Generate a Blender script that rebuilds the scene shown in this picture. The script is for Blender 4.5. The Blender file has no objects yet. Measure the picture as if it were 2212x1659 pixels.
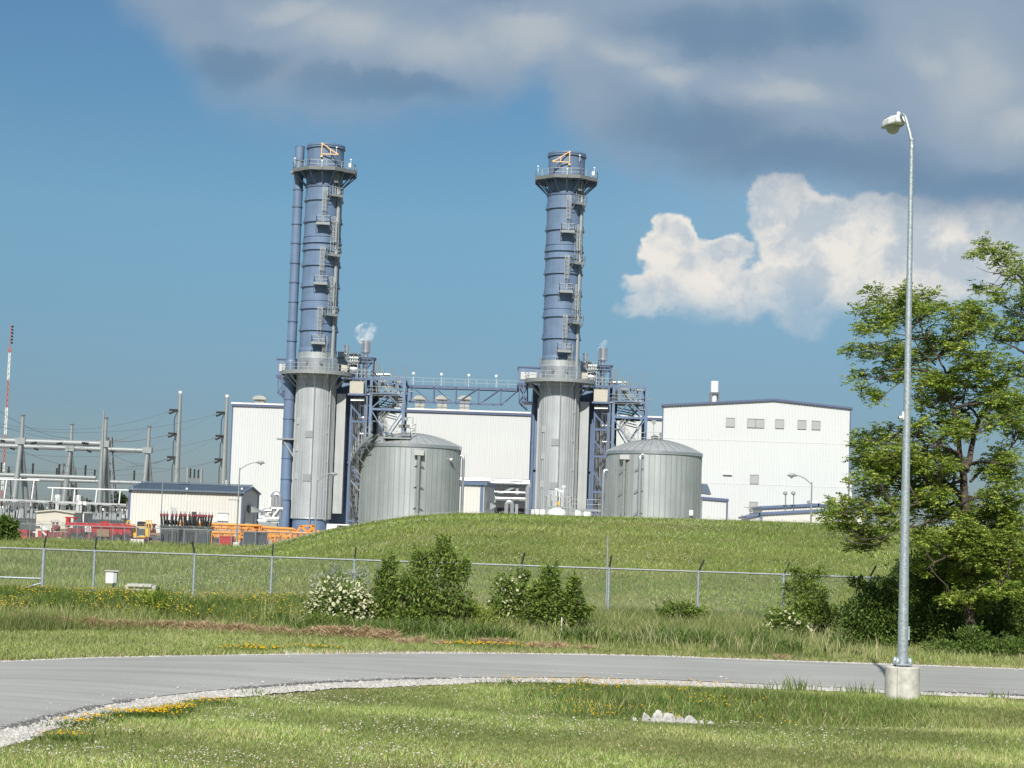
import bpy, math, random
import numpy as np
from mathutils import Vector, Matrix

random.seed(7)
rng = np.random.default_rng(11)
R = math.radians
sc = bpy.context.scene
COL = sc.collection

# ------------------------------------------------------------------ camera
EYE = 3.0            # the photograph is taken from about 3 m above the flat ground
FPX = 4200.0         # focal length in the units of a 2212 x 1659 picture
PITCH, ROLL = R(4.36), R(1.9)
cam = bpy.data.cameras.new("camera")
cam.sensor_width = 36.0
cam.lens = 36.0 * FPX / 2212.0
cam.clip_start, cam.clip_end = 0.5, 9000
camo = bpy.data.objects.new("camera", cam)
COL.objects.link(camo)
_F = Vector((0, math.cos(PITCH), math.sin(PITCH)))
_R0 = Vector((1, 0, 0)); _U0 = Vector((0, -math.sin(PITCH), math.cos(PITCH)))
_R = _R0 * math.cos(ROLL) + _U0 * math.sin(ROLL)
_U = _U0 * math.cos(ROLL) - _R0 * math.sin(ROLL)
m = Matrix.Identity(4)
for i in range(3):
    m[i][0], m[i][1], m[i][2] = _R[i], _U[i], -_F[i]
m[2][3] = EYE
camo.matrix_world = m
sc.camera = camo

def ray(x, y):
    return _F + _R * ((x - 1106) / FPX) + _U * ((829.5 - y) / FPX)
def W(x, y, Y):
    """the point seen at (x, y) of the photograph (2212 px wide) that stands Y metres away"""
    d = ray(x, y)
    return Vector((0, 0, EYE)) + d * (Y / d.y)
def G(x, y, z=0.0):
    """the point seen at (x, y) that lies on the ground at height z"""
    d = ray(x, y)
    return Vector((0, 0, EYE)) + d * ((z - EYE) / d.z)
def zoom(x0, y0, s):
    """coordinates measured in an enlargement of the photograph -> world"""
    return lambda zx, zy, Y: W((x0 + zx / s) / 1.8517, (y0 + zy / s) / 1.8517, Y)

# ------------------------------------------------------------------ light
SUN_EL, SUN_AZ = R(40), R(8)        # sun behind the camera and a little to the left
to_sun = Vector((-math.sin(SUN_AZ) * math.cos(SUN_EL), -math.cos(SUN_AZ) * math.cos(SUN_EL), math.sin(SUN_EL)))
sl = bpy.data.lights.new("sun", 'SUN'); sl.energy = 4.2; sl.angle = R(0.53); sl.color = (1.0, 0.955, 0.88)
so = bpy.data.objects.new("sun", sl); COL.objects.link(so)
so.rotation_euler = (-to_sun).to_track_quat('-Z', 'Y').to_euler()
so.location = (0, 0, 80)
sc.view_settings.view_transform = 'Standard'
sc.view_settings.look = 'None'
sc.view_settings.exposure = 0.55
sc.view_settings.gamma = 1.0
sc.cycles.volume_bounces = 6
sc.cycles.volume_max_steps = 128

# ------------------------------------------------------------------ world: Nishita sky with clouds by direction
world = bpy.data.worlds.new("World"); sc.world = world
world.use_nodes = True
wt = world.node_tree; wt.nodes.clear()
def N(t, **kw):
    n = wt.nodes.new(t)
    for k, v in kw.items(): setattr(n, k, v)
    return n
def LK(a, b): wt.links.new(a, b)
def MATH(op, a, b=None, c=None, clamp=False):
    n = N('ShaderNodeMath', operation=op, use_clamp=clamp)
    for i, v in enumerate((a, b, c)):
        if v is None: continue
        if isinstance(v, (int, float)): n.inputs[i].default_value = v
        else: LK(v, n.inputs[i])
    return n.outputs[0]
def SMOOTH(v, lo, hi, a=0.0, b=1.0):
    n = N('ShaderNodeMapRange', interpolation_type='SMOOTHSTEP')
    LK(v, n.inputs[0])
    for i, x in enumerate((lo, hi, a, b)): n.inputs[i + 1].default_value = x
    return n.outputs[0]
def MIXC(f, a, b):
    n = N('ShaderNodeMix', data_type='RGBA')
    if isinstance(f, float): n.inputs[0].default_value = f
    else: LK(f, n.inputs[0])
    for v, i in ((a, 6), (b, 7)):
        if isinstance(v, tuple): n.inputs[i].default_value = v + (1,)
        else: LK(v, n.inputs[i])
    return n.outputs[2]
def NOISE(vec, scale, detail=4, rough=0.55, off=(0, 0, 0)):
    mp = N('ShaderNodeVectorMath', operation='ADD'); LK(vec, mp.inputs[0]); mp.inputs[1].default_value = off
    n = N('ShaderNodeTexNoise'); LK(mp.outputs[0], n.inputs['Vector'])
    n.inputs['Scale'].default_value = scale; n.inputs['Detail'].default_value = detail; n.inputs['Roughness'].default_value = rough
    return n.outputs[0]
def lin(r, g, b, k=1.0):
    f = lambda c: ((c / 255 + 0.055) / 1.055) ** 2.4 if c > 10 else c / 255 / 12.92
    return (f(r) * k, f(g) * k, f(b) * k)

sky = N('ShaderNodeTexSky', sky_type='NISHITA')
sky.sun_disc = False; sky.sun_elevation = SUN_EL; sky.sun_rotation = R(180) + SUN_AZ * 1.0
sky.altitude = 100; sky.air_density = 1.0; sky.dust_density = 0.3; sky.ozone_density = 1.5
tc = N('ShaderNodeTexCoord'); sx = N('ShaderNodeSeparateXYZ'); LK(tc.outputs['Generated'], sx.inputs[0])
yy = MATH('MAXIMUM', sx.outputs[1], 0.06)
U_ = MATH('MULTIPLY', MATH('DIVIDE', sx.outputs[0], yy), 4.2)      # bearing and height on the sky (1 = 13 degrees)
V_ = MATH('MULTIPLY', MATH('DIVIDE', sx.outputs[2], yy), 4.2)
pv = N('ShaderNodeCombineXYZ'); LK(U_, pv.inputs[0]); LK(V_, pv.inputs[1])
P_ = pv.outputs[0]
def uv(x, y):
    d = ray(x, y); return (4.2 * d.x / d.y, 4.2 * d.z / d.y)
# warped coordinates give the clouds their billows
def WARP(amp, scale, off):
    n = N('ShaderNodeTexNoise'); n.inputs['Scale'].default_value = scale; n.inputs['Detail'].default_value = 6; n.inputs['Roughness'].default_value = 0.6
    a = N('ShaderNodeVectorMath', operation='ADD'); LK(P_, a.inputs[0]); a.inputs[1].default_value = off; LK(a.outputs[0], n.inputs['Vector'])
    s = N('ShaderNodeVectorMath', operation='SUBTRACT'); LK(n.outputs['Color'], s.inputs[0]); s.inputs[1].default_value = (.5, .5, .5)
    k = N('ShaderNodeVectorMath', operation='SCALE'); LK(s.outputs[0], k.inputs[0]); k.inputs['Scale'].default_value = amp
    r = N('ShaderNodeVectorMath', operation='ADD'); LK(P_, r.inputs[0]); LK(k.outputs[0], r.inputs[1])
    return r.outputs[0]
def ELL(P, x, y, rx, ry):
    u, v = uv(x, y)
    s = N('ShaderNodeVectorMath', operation='SUBTRACT'); LK(P, s.inputs[0]); s.inputs[1].default_value = (u, v, 0)
    k = N('ShaderNodeVectorMath', operation='MULTIPLY'); LK(s.outputs[0], k.inputs[0]); k.inputs[1].default_value = (1000 / rx, 1000 / ry, 0)
    l = N('ShaderNodeVectorMath', operation='LENGTH'); LK(k.outputs[0], l.inputs[0])
    return MATH('SUBTRACT', 1.0, l.outputs['Value'])
def UNION(lst, k=0.25):
    r = lst[0]
    for e in lst[1:]: r = MATH('SMOOTH_MAX', r, e, k)
    return r
SKYK = 0.085
skycol = N('ShaderNodeVectorMath', operation='SCALE'); LK(sky.outputs[0], skycol.inputs[0]); skycol.inputs['Scale'].default_value = SKYK
# blue of the day: deeper overhead, a dull slate blue down at the rim of the land
el = MATH('ARCSINE', sx.outputs[2])
tint = N('ShaderNodeValToRGB')
tint.color_ramp.elements[0].position = 0.0; tint.color_ramp.elements[0].color = (0.235, 0.295, 0.42, 1)
tint.color_ramp.elements[1].position = 0.6; tint.color_ramp.elements[1].color = (0.9, 0.95, 1.0, 1)
for p_, c_ in ((0.06, (0.265, 0.35, 0.465, 1)), (0.16, (0.40, 0.555, 0.595, 1)), (0.26, (0.385, 0.565, 0.645, 1))):
    e_ = tint.color_ramp.elements.new(p_); e_.color = c_
LK(el, tint.inputs[0])
tm = N('ShaderNodeVectorMath', operation='MULTIPLY'); LK(skycol.outputs[0], tm.inputs[0]); LK(tint.outputs[0], tm.inputs[1])
base = tm.outputs[0]
# ---- a thin bright veil round the cumulus
def veil():
    return MATH('MULTIPLY', SMOOTH(ELL(P_, 1780, 500, 800, 420), 0.0, 0.9), 0.42)
base = MIXC(veil(), base, lin(146, 178, 203, 0.683))
# ---- white cumulus low in the east
PW0 = WARP(0.13, 5.0, (3, 1, 0))
_w = N('ShaderNodeTexNoise'); _w.inputs['Scale'].default_value = 17; _w.inputs['Detail'].default_value = 7; _w.inputs['Roughness'].default_value = 0.62; LK(P_, _w.inputs['Vector'])
_s = N('ShaderNodeVectorMath', operation='SUBTRACT'); LK(_w.outputs['Color'], _s.inputs[0]); _s.inputs[1].default_value = (.5, .5, .5)
_k = N('ShaderNodeVectorMath', operation='SCALE'); LK(_s.outputs[0], _k.inputs[0]); _k.inputs['Scale'].default_value = 0.06
_r = N('ShaderNodeVectorMath', operation='ADD'); LK(PW0, _r.inputs[0]); LK(_k.outputs[0], _r.inputs[1]); PW = _r.outputs[0]
cum = UNION([ELL(PW, *e) for e in ((1450, 510, 62, 62), (1478, 570, 92, 75), (1432, 628, 78, 48), (1392, 668, 66, 28), (1545, 625, 150, 78),
            (1575, 540, 66, 44), (1690, 450, 72, 74), (1745, 500, 120, 105), (1880, 530, 240, 112), (2080, 540, 240, 118), (1760, 620, 200, 72),
            (1735, 690, 60, 50), (2000, 610, 220, 78), (2330, 560, 220, 130), (2150, 470, 160, 60), (1950, 455, 120, 40))], 0.2)
fine = NOISE(P_, 13, 7, 0.62, (5, 2, 0)); big = NOISE(P_, 3.2, 5, 0.55, (1, 7, 0))
cd = MATH('ADD', cum, MATH('MULTIPLY', MATH('SUBTRACT', fine, 0.5), 0.42))
soft_ = MATH('MAXIMUM', SMOOTH(V_, uv(1700, 560)[1], uv(1700, 690)[1]), SMOOTH(U_, uv(1700, 500)[0], uv(2050, 500)[0]))
a_cum = MATH('ADD', MATH('MULTIPLY', SMOOTH(cd, -0.05, 0.20), MATH('SUBTRACT', 1.0, soft_)), MATH('MULTIPLY', SMOOTH(cd, -0.16, 0.55), soft_))
soft_bottom = SMOOTH(MATH('ADD', V_, MATH('MULTIPLY', MATH('SUBTRACT', big, 0.5), 0.25)), uv(1800, 730)[1], uv(1800, 600)[1], 0.25, 1.0)
a_cum = MATH('MULTIPLY', a_cum, soft_bottom)
lit = MATH('SUBTRACT', NOISE(PW, 5, 7, 0.58, (0, 0, 0)), NOISE(PW, 5, 7, 0.58, (0.035, -0.06, 0)))     # billows catch the light from above
lit = MATH('ADD', MATH('MULTIPLY', lit, 2.6), MATH('MULTIPLY', big, 0.9))
lit = MATH('ADD', lit, SMOOTH(cd, 0.55, 0.0, -0.10, 0.30))
c_cum = MIXC(SMOOTH(lit, 0.0, 0.72), lin(187, 198, 208), lin(236, 232, 225))
KC = 0.683
# ---- grey sheet above
PD = WARP(0.22, 2.3, (9, 4, 0))
sd = N('ShaderNodeSeparateXYZ'); LK(PD, sd.inputs[0])
bottom = [(150, -260), (250, -60), (330, 10), (400, 95), (455, 160), (560, 188), (750, 205), (950, 205), (1080, 175), (1165, 140), (1205, 185), (1260, 240),
          (1330, 288), (1450, 335), (1600, 372), (1750, 398), (1900, 415), (2050, 425), (2212, 440), (2500, 470)]
fc = N('ShaderNodeFloatCurve'); cu = fc.mapping.curves[0]
pts = [uv(*b) for b in bottom]
U0, U1 = pts[0][0], pts[-1][0]
while len(cu.points) < len(pts): cu.points.new(0.5, 0.5)
for p_, (u_, v_) in zip(cu.points, pts):
    p_.location = ((u_ - U0) / (U1 - U0), (v_ + 0.2) / 2.2)
fc.mapping.update()
LK(MATH('DIVIDE', MATH('SUBTRACT', sd.outputs[0], U0), U1 - U0, clamp=True), fc.inputs[1])
vb = MATH('SUBTRACT', MATH('MULTIPLY', fc.outputs[0], 2.2), 0.2)
sheet = MATH('SUBTRACT', sd.outputs[1], vb)
sheet = MATH('ADD', sheet, MATH('MULTIPLY', MATH('SUBTRACT', NOISE(P_, 4.5, 6, 0.6, (2, 2, 0)), 0.5), 0.10))
a_sh = SMOOTH(MATH('ADD', sheet, 0.065), -0.05, 0.10)
a_sh = MATH('MULTIPLY', a_sh, SMOOTH(big, 0.25, 0.5, 0.86, 1.0))
light = UNION([ELL(PD, *e) for e in ((760, 90, 180, 60), (960, 120, 160, 70), (1130, 90, 130, 90), (1330, 110, 110, 50), (1420, 160, 100, 40), (2080, 150, 130, 150),
               (2000, 120, 60, 50), (1700, 200, 160, 40), (620, 40, 120, 40), (2200, 260, 130, 60))], 0.3)
dark = UNION([ELL(PD, *e) for e in ((1560, 60, 230, 70), (1500, 290, 190, 70), (1750, 360, 330, 70), (2080, 400, 260, 60), (500, 160, 110, 45), (820, 200, 200, 35), (1100, 20, 90, 40), (1780, 60, 120, 60))], 0.3)
wisps = MATH('MULTIPLY', MATH('SUBTRACT', NOISE(PD, 4.0, 6, 0.55, (7, 3, 0)), 0.5), 0.95)
tone = MATH('ADD', MATH('SUBTRACT', SMOOTH(light, -0.6, 1.0), MATH('MULTIPLY', SMOOTH(dark, -0.5, 0.8), 0.75)), wisps)
c_sh = MIXC(SMOOTH(tone, -0.8, 0.25), lin(114, 142, 170), lin(147, 166, 186))
c_sh = MIXC(SMOOTH(tone, 0.15, 1.35), c_sh, lin(182, 190, 197))
def SC(c, k):
    n = N('ShaderNodeVectorMath', operation='SCALE'); LK(c, n.inputs[0]); n.inputs['Scale'].default_value = k; return n.outputs[0]
col = MIXC(a_cum, base, SC(c_cum, KC))
col = MIXC(a_sh, col, SC(c_sh, KC))
bg = N('ShaderNodeBackground'); LK(col, bg.inputs[0]); bg.inputs[1].default_value = 1.0
wo = N('ShaderNodeOutputWorld'); LK(bg.outputs[0], wo.inputs[0])

# ------------------------------------------------------------------ materials
MATS = {}
def mat(name, color, rough=0.6, metal=0.0, var=0.12, vscale=1.5, bump=0.0, bscale=20, streak=0.0, spec=0.5, attr=False, transl=0.0, rust=0.0):
    """principled surface; var = patchy variation of the colour, streak = vertical weathering"""
    if name in MATS: return MATS[name]
    mt = bpy.data.materials.new(name); mt.use_nodes = True
    t = mt.node_tree; b = t.nodes['Principled BSDF']
    b.inputs['Roughness'].default_value = rough; b.inputs['Metallic'].default_value = metal
    b.inputs['Specular IOR Level'].default_value = spec
    L = t.links.new
    tc = t.nodes.new('ShaderNodeTexCoord')
    if attr:
        a = t.nodes.new('ShaderNodeAttribute'); a.attribute_name = 'Col'; src = a.outputs['Color']
    else:
        rgb = t.nodes.new('ShaderNodeRGB'); rgb.outputs[0].default_value = (*color, 1); src = rgb.outputs[0]
    def scaled(src, tex, lo, hi):
        mr = t.nodes.new('ShaderNodeMapRange'); L(tex, mr.inputs[0]); mr.inputs[1].default_value = .3; mr.inputs[2].default_value = .7
        mr.inputs[3].default_value = lo; mr.inputs[4].default_value = hi
        v = t.nodes.new('ShaderNodeVectorMath'); v.operation = 'SCALE'; L(src, v.inputs[0]); L(mr.outputs[0], v.inputs['Scale'])
        return v.outputs[0]
    if var:
        n = t.nodes.new('ShaderNodeTexNoise'); n.inputs['Scale'].default_value = vscale; n.inputs['Detail'].default_value = 5
        L(tc.outputs['Object'], n.inputs['Vector']); src = scaled(src, n.outputs[0], 1 - var, 1 + var)
    if streak:
        mp = t.nodes.new('ShaderNodeMapping'); mp.inputs['Scale'].default_value = (2.2, 2.2, 0.12); L(tc.outputs['Object'], mp.inputs[0])
        n = t.nodes.new('ShaderNodeTexNoise'); n.inputs['Scale'].default_value = 1.0; n.inputs['Detail'].default_value = 4
        L(mp.outputs[0], n.inputs['Vector']); src = scaled(src, n.outputs[0], 1 - streak, 1 + streak)
    if rust:      # scattered rust runs below the joints
        mp = t.nodes.new('ShaderNodeMapping'); mp.inputs['Scale'].default_value = (1.5, 1.5, 0.28); L(tc.outputs['Object'], mp.inputs[0])
        n = t.nodes.new('ShaderNodeTexNoise'); n.inputs['Scale'].default_value = 1.3; n.inputs['Detail'].default_value = 6; n.inputs['Roughness'].default_value = 0.65; L(mp.outputs[0], n.inputs['Vector'])
        mr = t.nodes.new('ShaderNodeMapRange'); L(n.outputs[0], mr.inputs[0]); mr.inputs[1].default_value = .66; mr.inputs[2].default_value = .76; mr.inputs[4].default_value = rust
        mx = t.nodes.new('ShaderNodeMix'); mx.data_type = 'RGBA'; L(mr.outputs[0], mx.inputs[0]); L(src, mx.inputs[6]); mx.inputs[7].default_value = (.30, .22, .15, 1); src = mx.outputs[2]
    L(src, b.inputs['Base Color'])
    if bump:
        n = t.nodes.new('ShaderNodeTexNoise'); n.inputs['Scale'].default_value = bscale; n.inputs['Detail'].default_value = 4
        L(tc.outputs['Object'], n.inputs['Vector'])
        bp = t.nodes.new('ShaderNodeBump'); bp.inputs['Strength'].default_value = bump; bp.inputs['Distance'].default_value = 0.02
        L(n.outputs[0], bp.inputs['Height']); L(bp.outputs[0], b.inputs['Normal'])
    if transl:
        tr = t.nodes.new('ShaderNodeBsdfTranslucent'); L(src, tr.inputs[0])
        mx = t.nodes.new('ShaderNodeMixShader'); mx.inputs[0].default_value = transl
        L(b.outputs[0], mx.inputs[1]); L(tr.outputs[0], mx.inputs[2]); L(mx.outputs[0], t.nodes['Material Output'].inputs[0])
    MATS[name] = mt
    return mt

M_blue = mat('blue_painted_steel', (0.118, 0.176, 0.272), 0.5, 0, 0.10, 0.5, streak=0.10, rust=0.5)
M_bluedk = mat('blue_structural_steel', (0.09, 0.13, 0.215), 0.5, 0, 0.08, 1.0)
M_trim = mat('blue_trim', (0.08, 0.105, 0.185), 0.5, 0, 0.06, 1.0)
M_alu = mat('ribbed_aluminium_lagging', (0.41, 0.44, 0.45), 0.5, 0.5, 0.10, 0.35, streak=0.14)
M_aludk = mat('grey_aluminium_panel', (0.37, 0.385, 0.385), 0.55, 0.4, 0.08, 0.4, streak=0.10)
M_bright = mat('bright_aluminium_jacket', (0.72, 0.72, 0.72), 0.28, 0.9, 0.08, 0.8, bump=0.2, bscale=3)
M_galv = mat('galvanised_steel', (0.255, 0.28, 0.28), 0.55, 0.3, 0.15, 6)
M_galvpole = mat('galvanised_pole', (0.37, 0.42, 0.45), 0.48, 0.5, 0.28, 26, bump=0.06, bscale=40)
M_railing = mat('grey_railing', (0.36, 0.38, 0.37), 0.55, 0.3, 0.05, 3)
M_grate = mat('dark_grating', (0.16, 0.17, 0.17), 0.7, 0.2, 0.1, 3)
M_white = mat('white_siding', (0.525, 0.545, 0.54), 0.5, 0, 0.02, 0.15, streak=0.015)
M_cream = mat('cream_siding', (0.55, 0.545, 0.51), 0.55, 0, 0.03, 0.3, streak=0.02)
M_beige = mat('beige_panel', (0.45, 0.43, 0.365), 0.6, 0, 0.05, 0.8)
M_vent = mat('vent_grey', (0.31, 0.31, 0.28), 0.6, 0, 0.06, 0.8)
M_grey = mat('grey_paint_and_wall_shade', (0.40, 0.41, 0.41), 0.6, 0, 0.05, 0.5)  # also laid on cream and beige side walls as painted shade
M_roofblue = mat('slate_blue_roof', (0.10, 0.14, 0.19), 0.5, 0.1, 0.06, 0.6)
M_louver = mat('white_louver', (0.66, 0.67, 0.66), 0.55, 0, 0.05, 1)
M_window = mat('grey_translucent_pane', (0.27, 0.28, 0.285), 0.35, 0, 0.05, 1)
M_dark = mat('dark_steel_and_recess_shade', (0.035, 0.036, 0.04), 0.8, 0, 0.2, 2)  # near-black colour for unlit depths, also the fence's dark arms
M_black = mat('black_rubber', (0.018, 0.018, 0.018), 0.6, 0, 0.2, 4)
M_orange = mat('orange_paint', (0.62, 0.24, 0.03), 0.5, 0, 0.15, 1.5)
M_yellow = mat('yellow_paint', (0.62, 0.37, 0.03), 0.5, 0, 0.15, 1.5)
M_red = mat('red_paint', (0.36, 0.015, 0.02), 0.45, 0, 0.15, 1.0)
M_maroon = mat('faded_red_paint', (0.15, 0.022, 0.03), 0.6, 0, 0.25, 1.5)
M_tan = mat('brown_box_paint', (0.20, 0.125, 0.075), 0.7, 0, 0.12, 1.5)
M_slate = mat('slate_grey_paint', (0.055, 0.065, 0.07), 0.55, 0, 0.12, 1.0)
M_navy = mat('dark_blue_paint', (0.03, 0.042, 0.06), 0.5, 0, 0.12, 1.0)
M_oxblood = mat('oxblood_glaze', (0.09, 0.012, 0.015), 0.3, 0, 0.1, 3)
M_hoist = mat('pale_orange_paint', (0.75, 0.48, 0.22), 0.5, 0, 0.08, 2)
M_concrete = mat('concrete', (0.46, 0.45, 0.40), 0.9, 0, 0.22, 6, bump=0.4, bscale=35, streak=0.16)
M_masond = mat('red_mast_paint', (0.36, 0.17, 0.18), 0.6, 0, 0.08, 1)
M_wire = mat('weathered_wire', (0.16, 0.17, 0.18), 0.6, 0.3, 0.0)
M_bark = mat('tree_bark', (0.075, 0.058, 0.042), 0.9, 0, 0.35, 6, bump=0.8, bscale=18)
M_twig = mat('twig_bark', (0.06, 0.048, 0.036), 0.9, 0, 0.3, 8)
M_leaf = mat('leaf', (0, 0, 0), 0.55, 0, 0, attr=True, transl=0.38, spec=0.25)
M_grass = mat('grass_blade', (0, 0, 0), 0.65, 0, 0, attr=True, transl=0.30, spec=0.2)
M_petal = mat('petal', (0, 0, 0), 0.7, 0, 0, attr=True, transl=0.25, spec=0.15)
M_rock = mat('limestone', (0.42, 0.41, 0.395), 0.85, 0, 0.38, 9, bump=0.9, bscale=22)
M_lampwhite = mat('white_lamp_housing', (0.74, 0.75, 0.74), 0.45, 0, 0.04, 4)
M_plastic = mat('white_plastic', (0.78, 0.78, 0.76), 0.4, 0, 0.03, 4)
M_glass = mat('frosted_lamp_glass', (0.46, 0.46, 0.40), 0.25, 0, 0.12, 9)

# ------------------------------------------------------------------ mesh builder
class MB:
    def __init__(s): s.v = []; s.f = []; s.sm = []
    def add(s, vs, fs, smooth=False):
        o = len(s.v); s.v += [Vector(v) for v in vs]
        s.f += [[i + o for i in f] for f in fs]; s.sm += [smooth] * len(fs); return s
    def hexa(s, p):       # 8 corners: bottom 4 counter-clockwise, top 4
        return s.add(p, [(3, 2, 1, 0), (4, 5, 6, 7), (0, 1, 5, 4), (1, 2, 6, 5), (2, 3, 7, 6), (3, 0, 4, 7)])
    def box(s, a, b):     # corner to corner, axis aligned
        x0, x1 = sorted((a[0], b[0])); y0, y1 = sorted((a[1], b[1])); z0, z1 = sorted((a[2], b[2]))
        return s.hexa([(x0, y0, z0), (x1, y0, z0), (x1, y1, z0), (x0, y1, z0), (x0, y0, z1), (x1, y0, z1), (x1, y1, z1), (x0, y1, z1)])
    def beam(s, p, q, w=0.2, h=None, up=(0, 0, 1)):
        p, q = Vector(p), Vector(q); h = h or w
        d = (q - p)
        if d.length < 1e-6: return s
        d.normalize(); u = Vector(up)
        if abs(d.dot(u)) > 0.98: u = Vector((0, 1, 0))
        a = d.cross(u).normalized() * (w / 2); b = a.cross(d).normalized() * (h / 2)
        return s.hexa([p - a - b, p + a - b, q + a - b, q - a - b, p - a + b, p + a + b, q + a + b, q - a + b])
    def tube(s, pts, r, n=8, cap=True, smooth=True):
        pts = [Vector(p) for p in pts]
        rs = r if isinstance(r, (list, tuple)) else [r] * len(pts)
        rings = []; ref = None
        for i, p in enumerate(pts):
            d = (pts[min(i + 1, len(pts) - 1)] - pts[max(i - 1, 0)]).normalized()
            if ref is None or abs(ref.dot(d)) > 0.95:
                ref = Vector((0, 0, 1)) if abs(d.z) < 0.9 else Vector((0, 1, 0))
            a = (ref - d * ref.dot(d)).normalized(); b = d.cross(a); ref = a
            rings.append([p + (a * math.cos(2 * math.pi * k / n) + b * math.sin(2 * math.pi * k / n)) * rs[i] for k in range(n)])
        vs = [v for rg in rings for v in rg]; fs = []
        for i in range(len(pts) - 1):
            for k in range(n):
                fs.append((i * n + k, i * n + (k + 1) % n, (i + 1) * n + (k + 1) % n, (i + 1) * n + k))
        s.add(vs, fs, smooth)
        if cap:
            s.add(rings[0], [tuple(range(n - 1, -1, -1))]); s.add(rings[-1], [tuple(range(n))])
        return s
    def lathe(s, c, prof, n=32, smooth=True, a0=0.0, a1=2 * math.pi, soft=False):
        """prof: list of (radius, z) revolved about the vertical through c; soft = rounded along the profile too"""
        if not soft and len(prof) > 2:
            for q0, q1 in zip(prof[:-1], prof[1:]): s.lathe(c, [q0, q1], n, smooth, a0, a1)
            return s
        full = abs(a1 - a0 - 2 * math.pi) < 1e-6; m_ = n if full else n + 1
        c = Vector(c); vs = []
        for (r, z) in prof:
            for k in range(m_):
                t = a0 + (a1 - a0) * k / n
                vs.append(c + Vector((r * math.cos(t), r * math.sin(t), z)))
        fs = []
        for i in range(len(prof) - 1):
            for k in range(n if full else n):
                k2 = (k + 1) % m_
                fs.append((i * m_ + k, i * m_ + k2, (i + 1) * m_ + k2, (i + 1) * m_ + k))
        return s.add(vs, fs, smooth)
    def prism(s, poly, y0, y1):   # (x, z) outline extruded along Y
        n = len(poly)
        return s.add([(x, y0, z) for x, z in poly] + [(x, y1, z) for x, z in poly],
                     [tuple(range(n)), tuple(range(2 * n - 1, n - 1, -1))] + [(i, i + n, (i + 1) % n + n, (i + 1) % n) for i in range(n)])
    def build(s, name, mt, parent=None):
        me = bpy.data.meshes.new(name)
        o0 = parent_origin(parent)
        me.from_pydata([v - o0 for v in s.v], [], s.f)
        me.polygons.foreach_set('use_smooth', s.sm)
        me.materials.append(mt); me.update()
        o = bpy.data.objects.new(name, me); COL.objects.link(o)
        if parent is not None: o.parent = parent
        return o
def parent_origin(p):
    o = Vector((0, 0, 0))
    while p is not None:
        o += p.location; p = p.parent
    return o
def thing(name, label, cat, loc=(0, 0, 0), group=None):
    o = bpy.data.objects.new(name, None); COL.objects.link(o)
    o.location = loc; o.empty_display_size = 0.5
    o['label'] = label; o['category'] = cat
    if group: o['group'] = group
    return o
def tag(o, label, cat, group=None, kind=None):
    o['label'] = label; o['category'] = cat
    if group: o['group'] = group
    if kind: o['kind'] = kind
    return o
def structure(o): o['kind'] = 'structure'; return o
def rebase(o, loc):          # give a top-level mesh its own base point
    loc = Vector(loc); o.data.transform(Matrix.Translation(-loc)); o.location = loc; return o
def dup_tree(root, loc, label, parent=None):
    c = root.copy(); COL.objects.link(c)
    if parent is None:
        c.location = loc; c['label'] = label
    else: c.parent = parent
    for ch in root.children: dup_tree(ch, None, None, c)
    return c

def npmesh(name, V, faces_n, idx, mt, col=None, smooth=False):
    """fast mesh: V (n,3), faces_n vertices per face (array), idx flat corner indices"""
    me = bpy.data.meshes.new(name)
    me.vertices.add(len(V)); me.vertices.foreach_set('co', np.ascontiguousarray(V, dtype=np.float32).ravel())
    me.loops.add(len(idx)); me.loops.foreach_set('vertex_index', np.ascontiguousarray(idx, dtype=np.int32))
    me.polygons.add(len(faces_n))
    st = np.concatenate(([0], np.cumsum(faces_n)[:-1])).astype(np.int32)
    me.polygons.foreach_set('loop_start', st)
    if smooth: me.polygons.foreach_set('use_smooth', np.ones(len(faces_n), dtype=bool))
    me.update(calc_edges=True)
    if col is not None:
        a = me.color_attributes.new('Col', 'FLOAT_COLOR', 'POINT')
        a.data.foreach_set('color', np.ascontiguousarray(np.concatenate([col, np.ones((len(col), 1))], 1), dtype=np.float32).ravel())
    me.materials.append(mt)
    o = bpy.data.objects.new(name, me); COL.objects.link(o)
    return o

# smooth value noise for scattering (numpy)
_tab = rng.random((256, 256))
def vnoise(x, y, s):
    x = np.asarray(x) / s + 1000.0; y = np.asarray(y) / s + 1000.0
    xi, yi = np.floor(x).astype(int), np.floor(y).astype(int); fx, fy = x - xi, y - yi
    fx = fx * fx * (3 - 2 * fx); fy = fy * fy * (3 - 2 * fy)
    t = lambda a, b: _tab[a % 256, b % 256]
    return (t(xi, yi) * (1 - fx) + t(xi + 1, yi) * fx) * (1 - fy) + (t(xi, yi + 1) * (1 - fx) + t(xi + 1, yi + 1) * fx) * fy
def fbm(x, y, s, o=3):
    r = 0; a = .5; t = 0
    for i in range(o): r = r + a * vnoise(x + 37 * i, y - 19 * i, s); t += a; s /= 2.1; a *= .5
    return r / t
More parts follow.
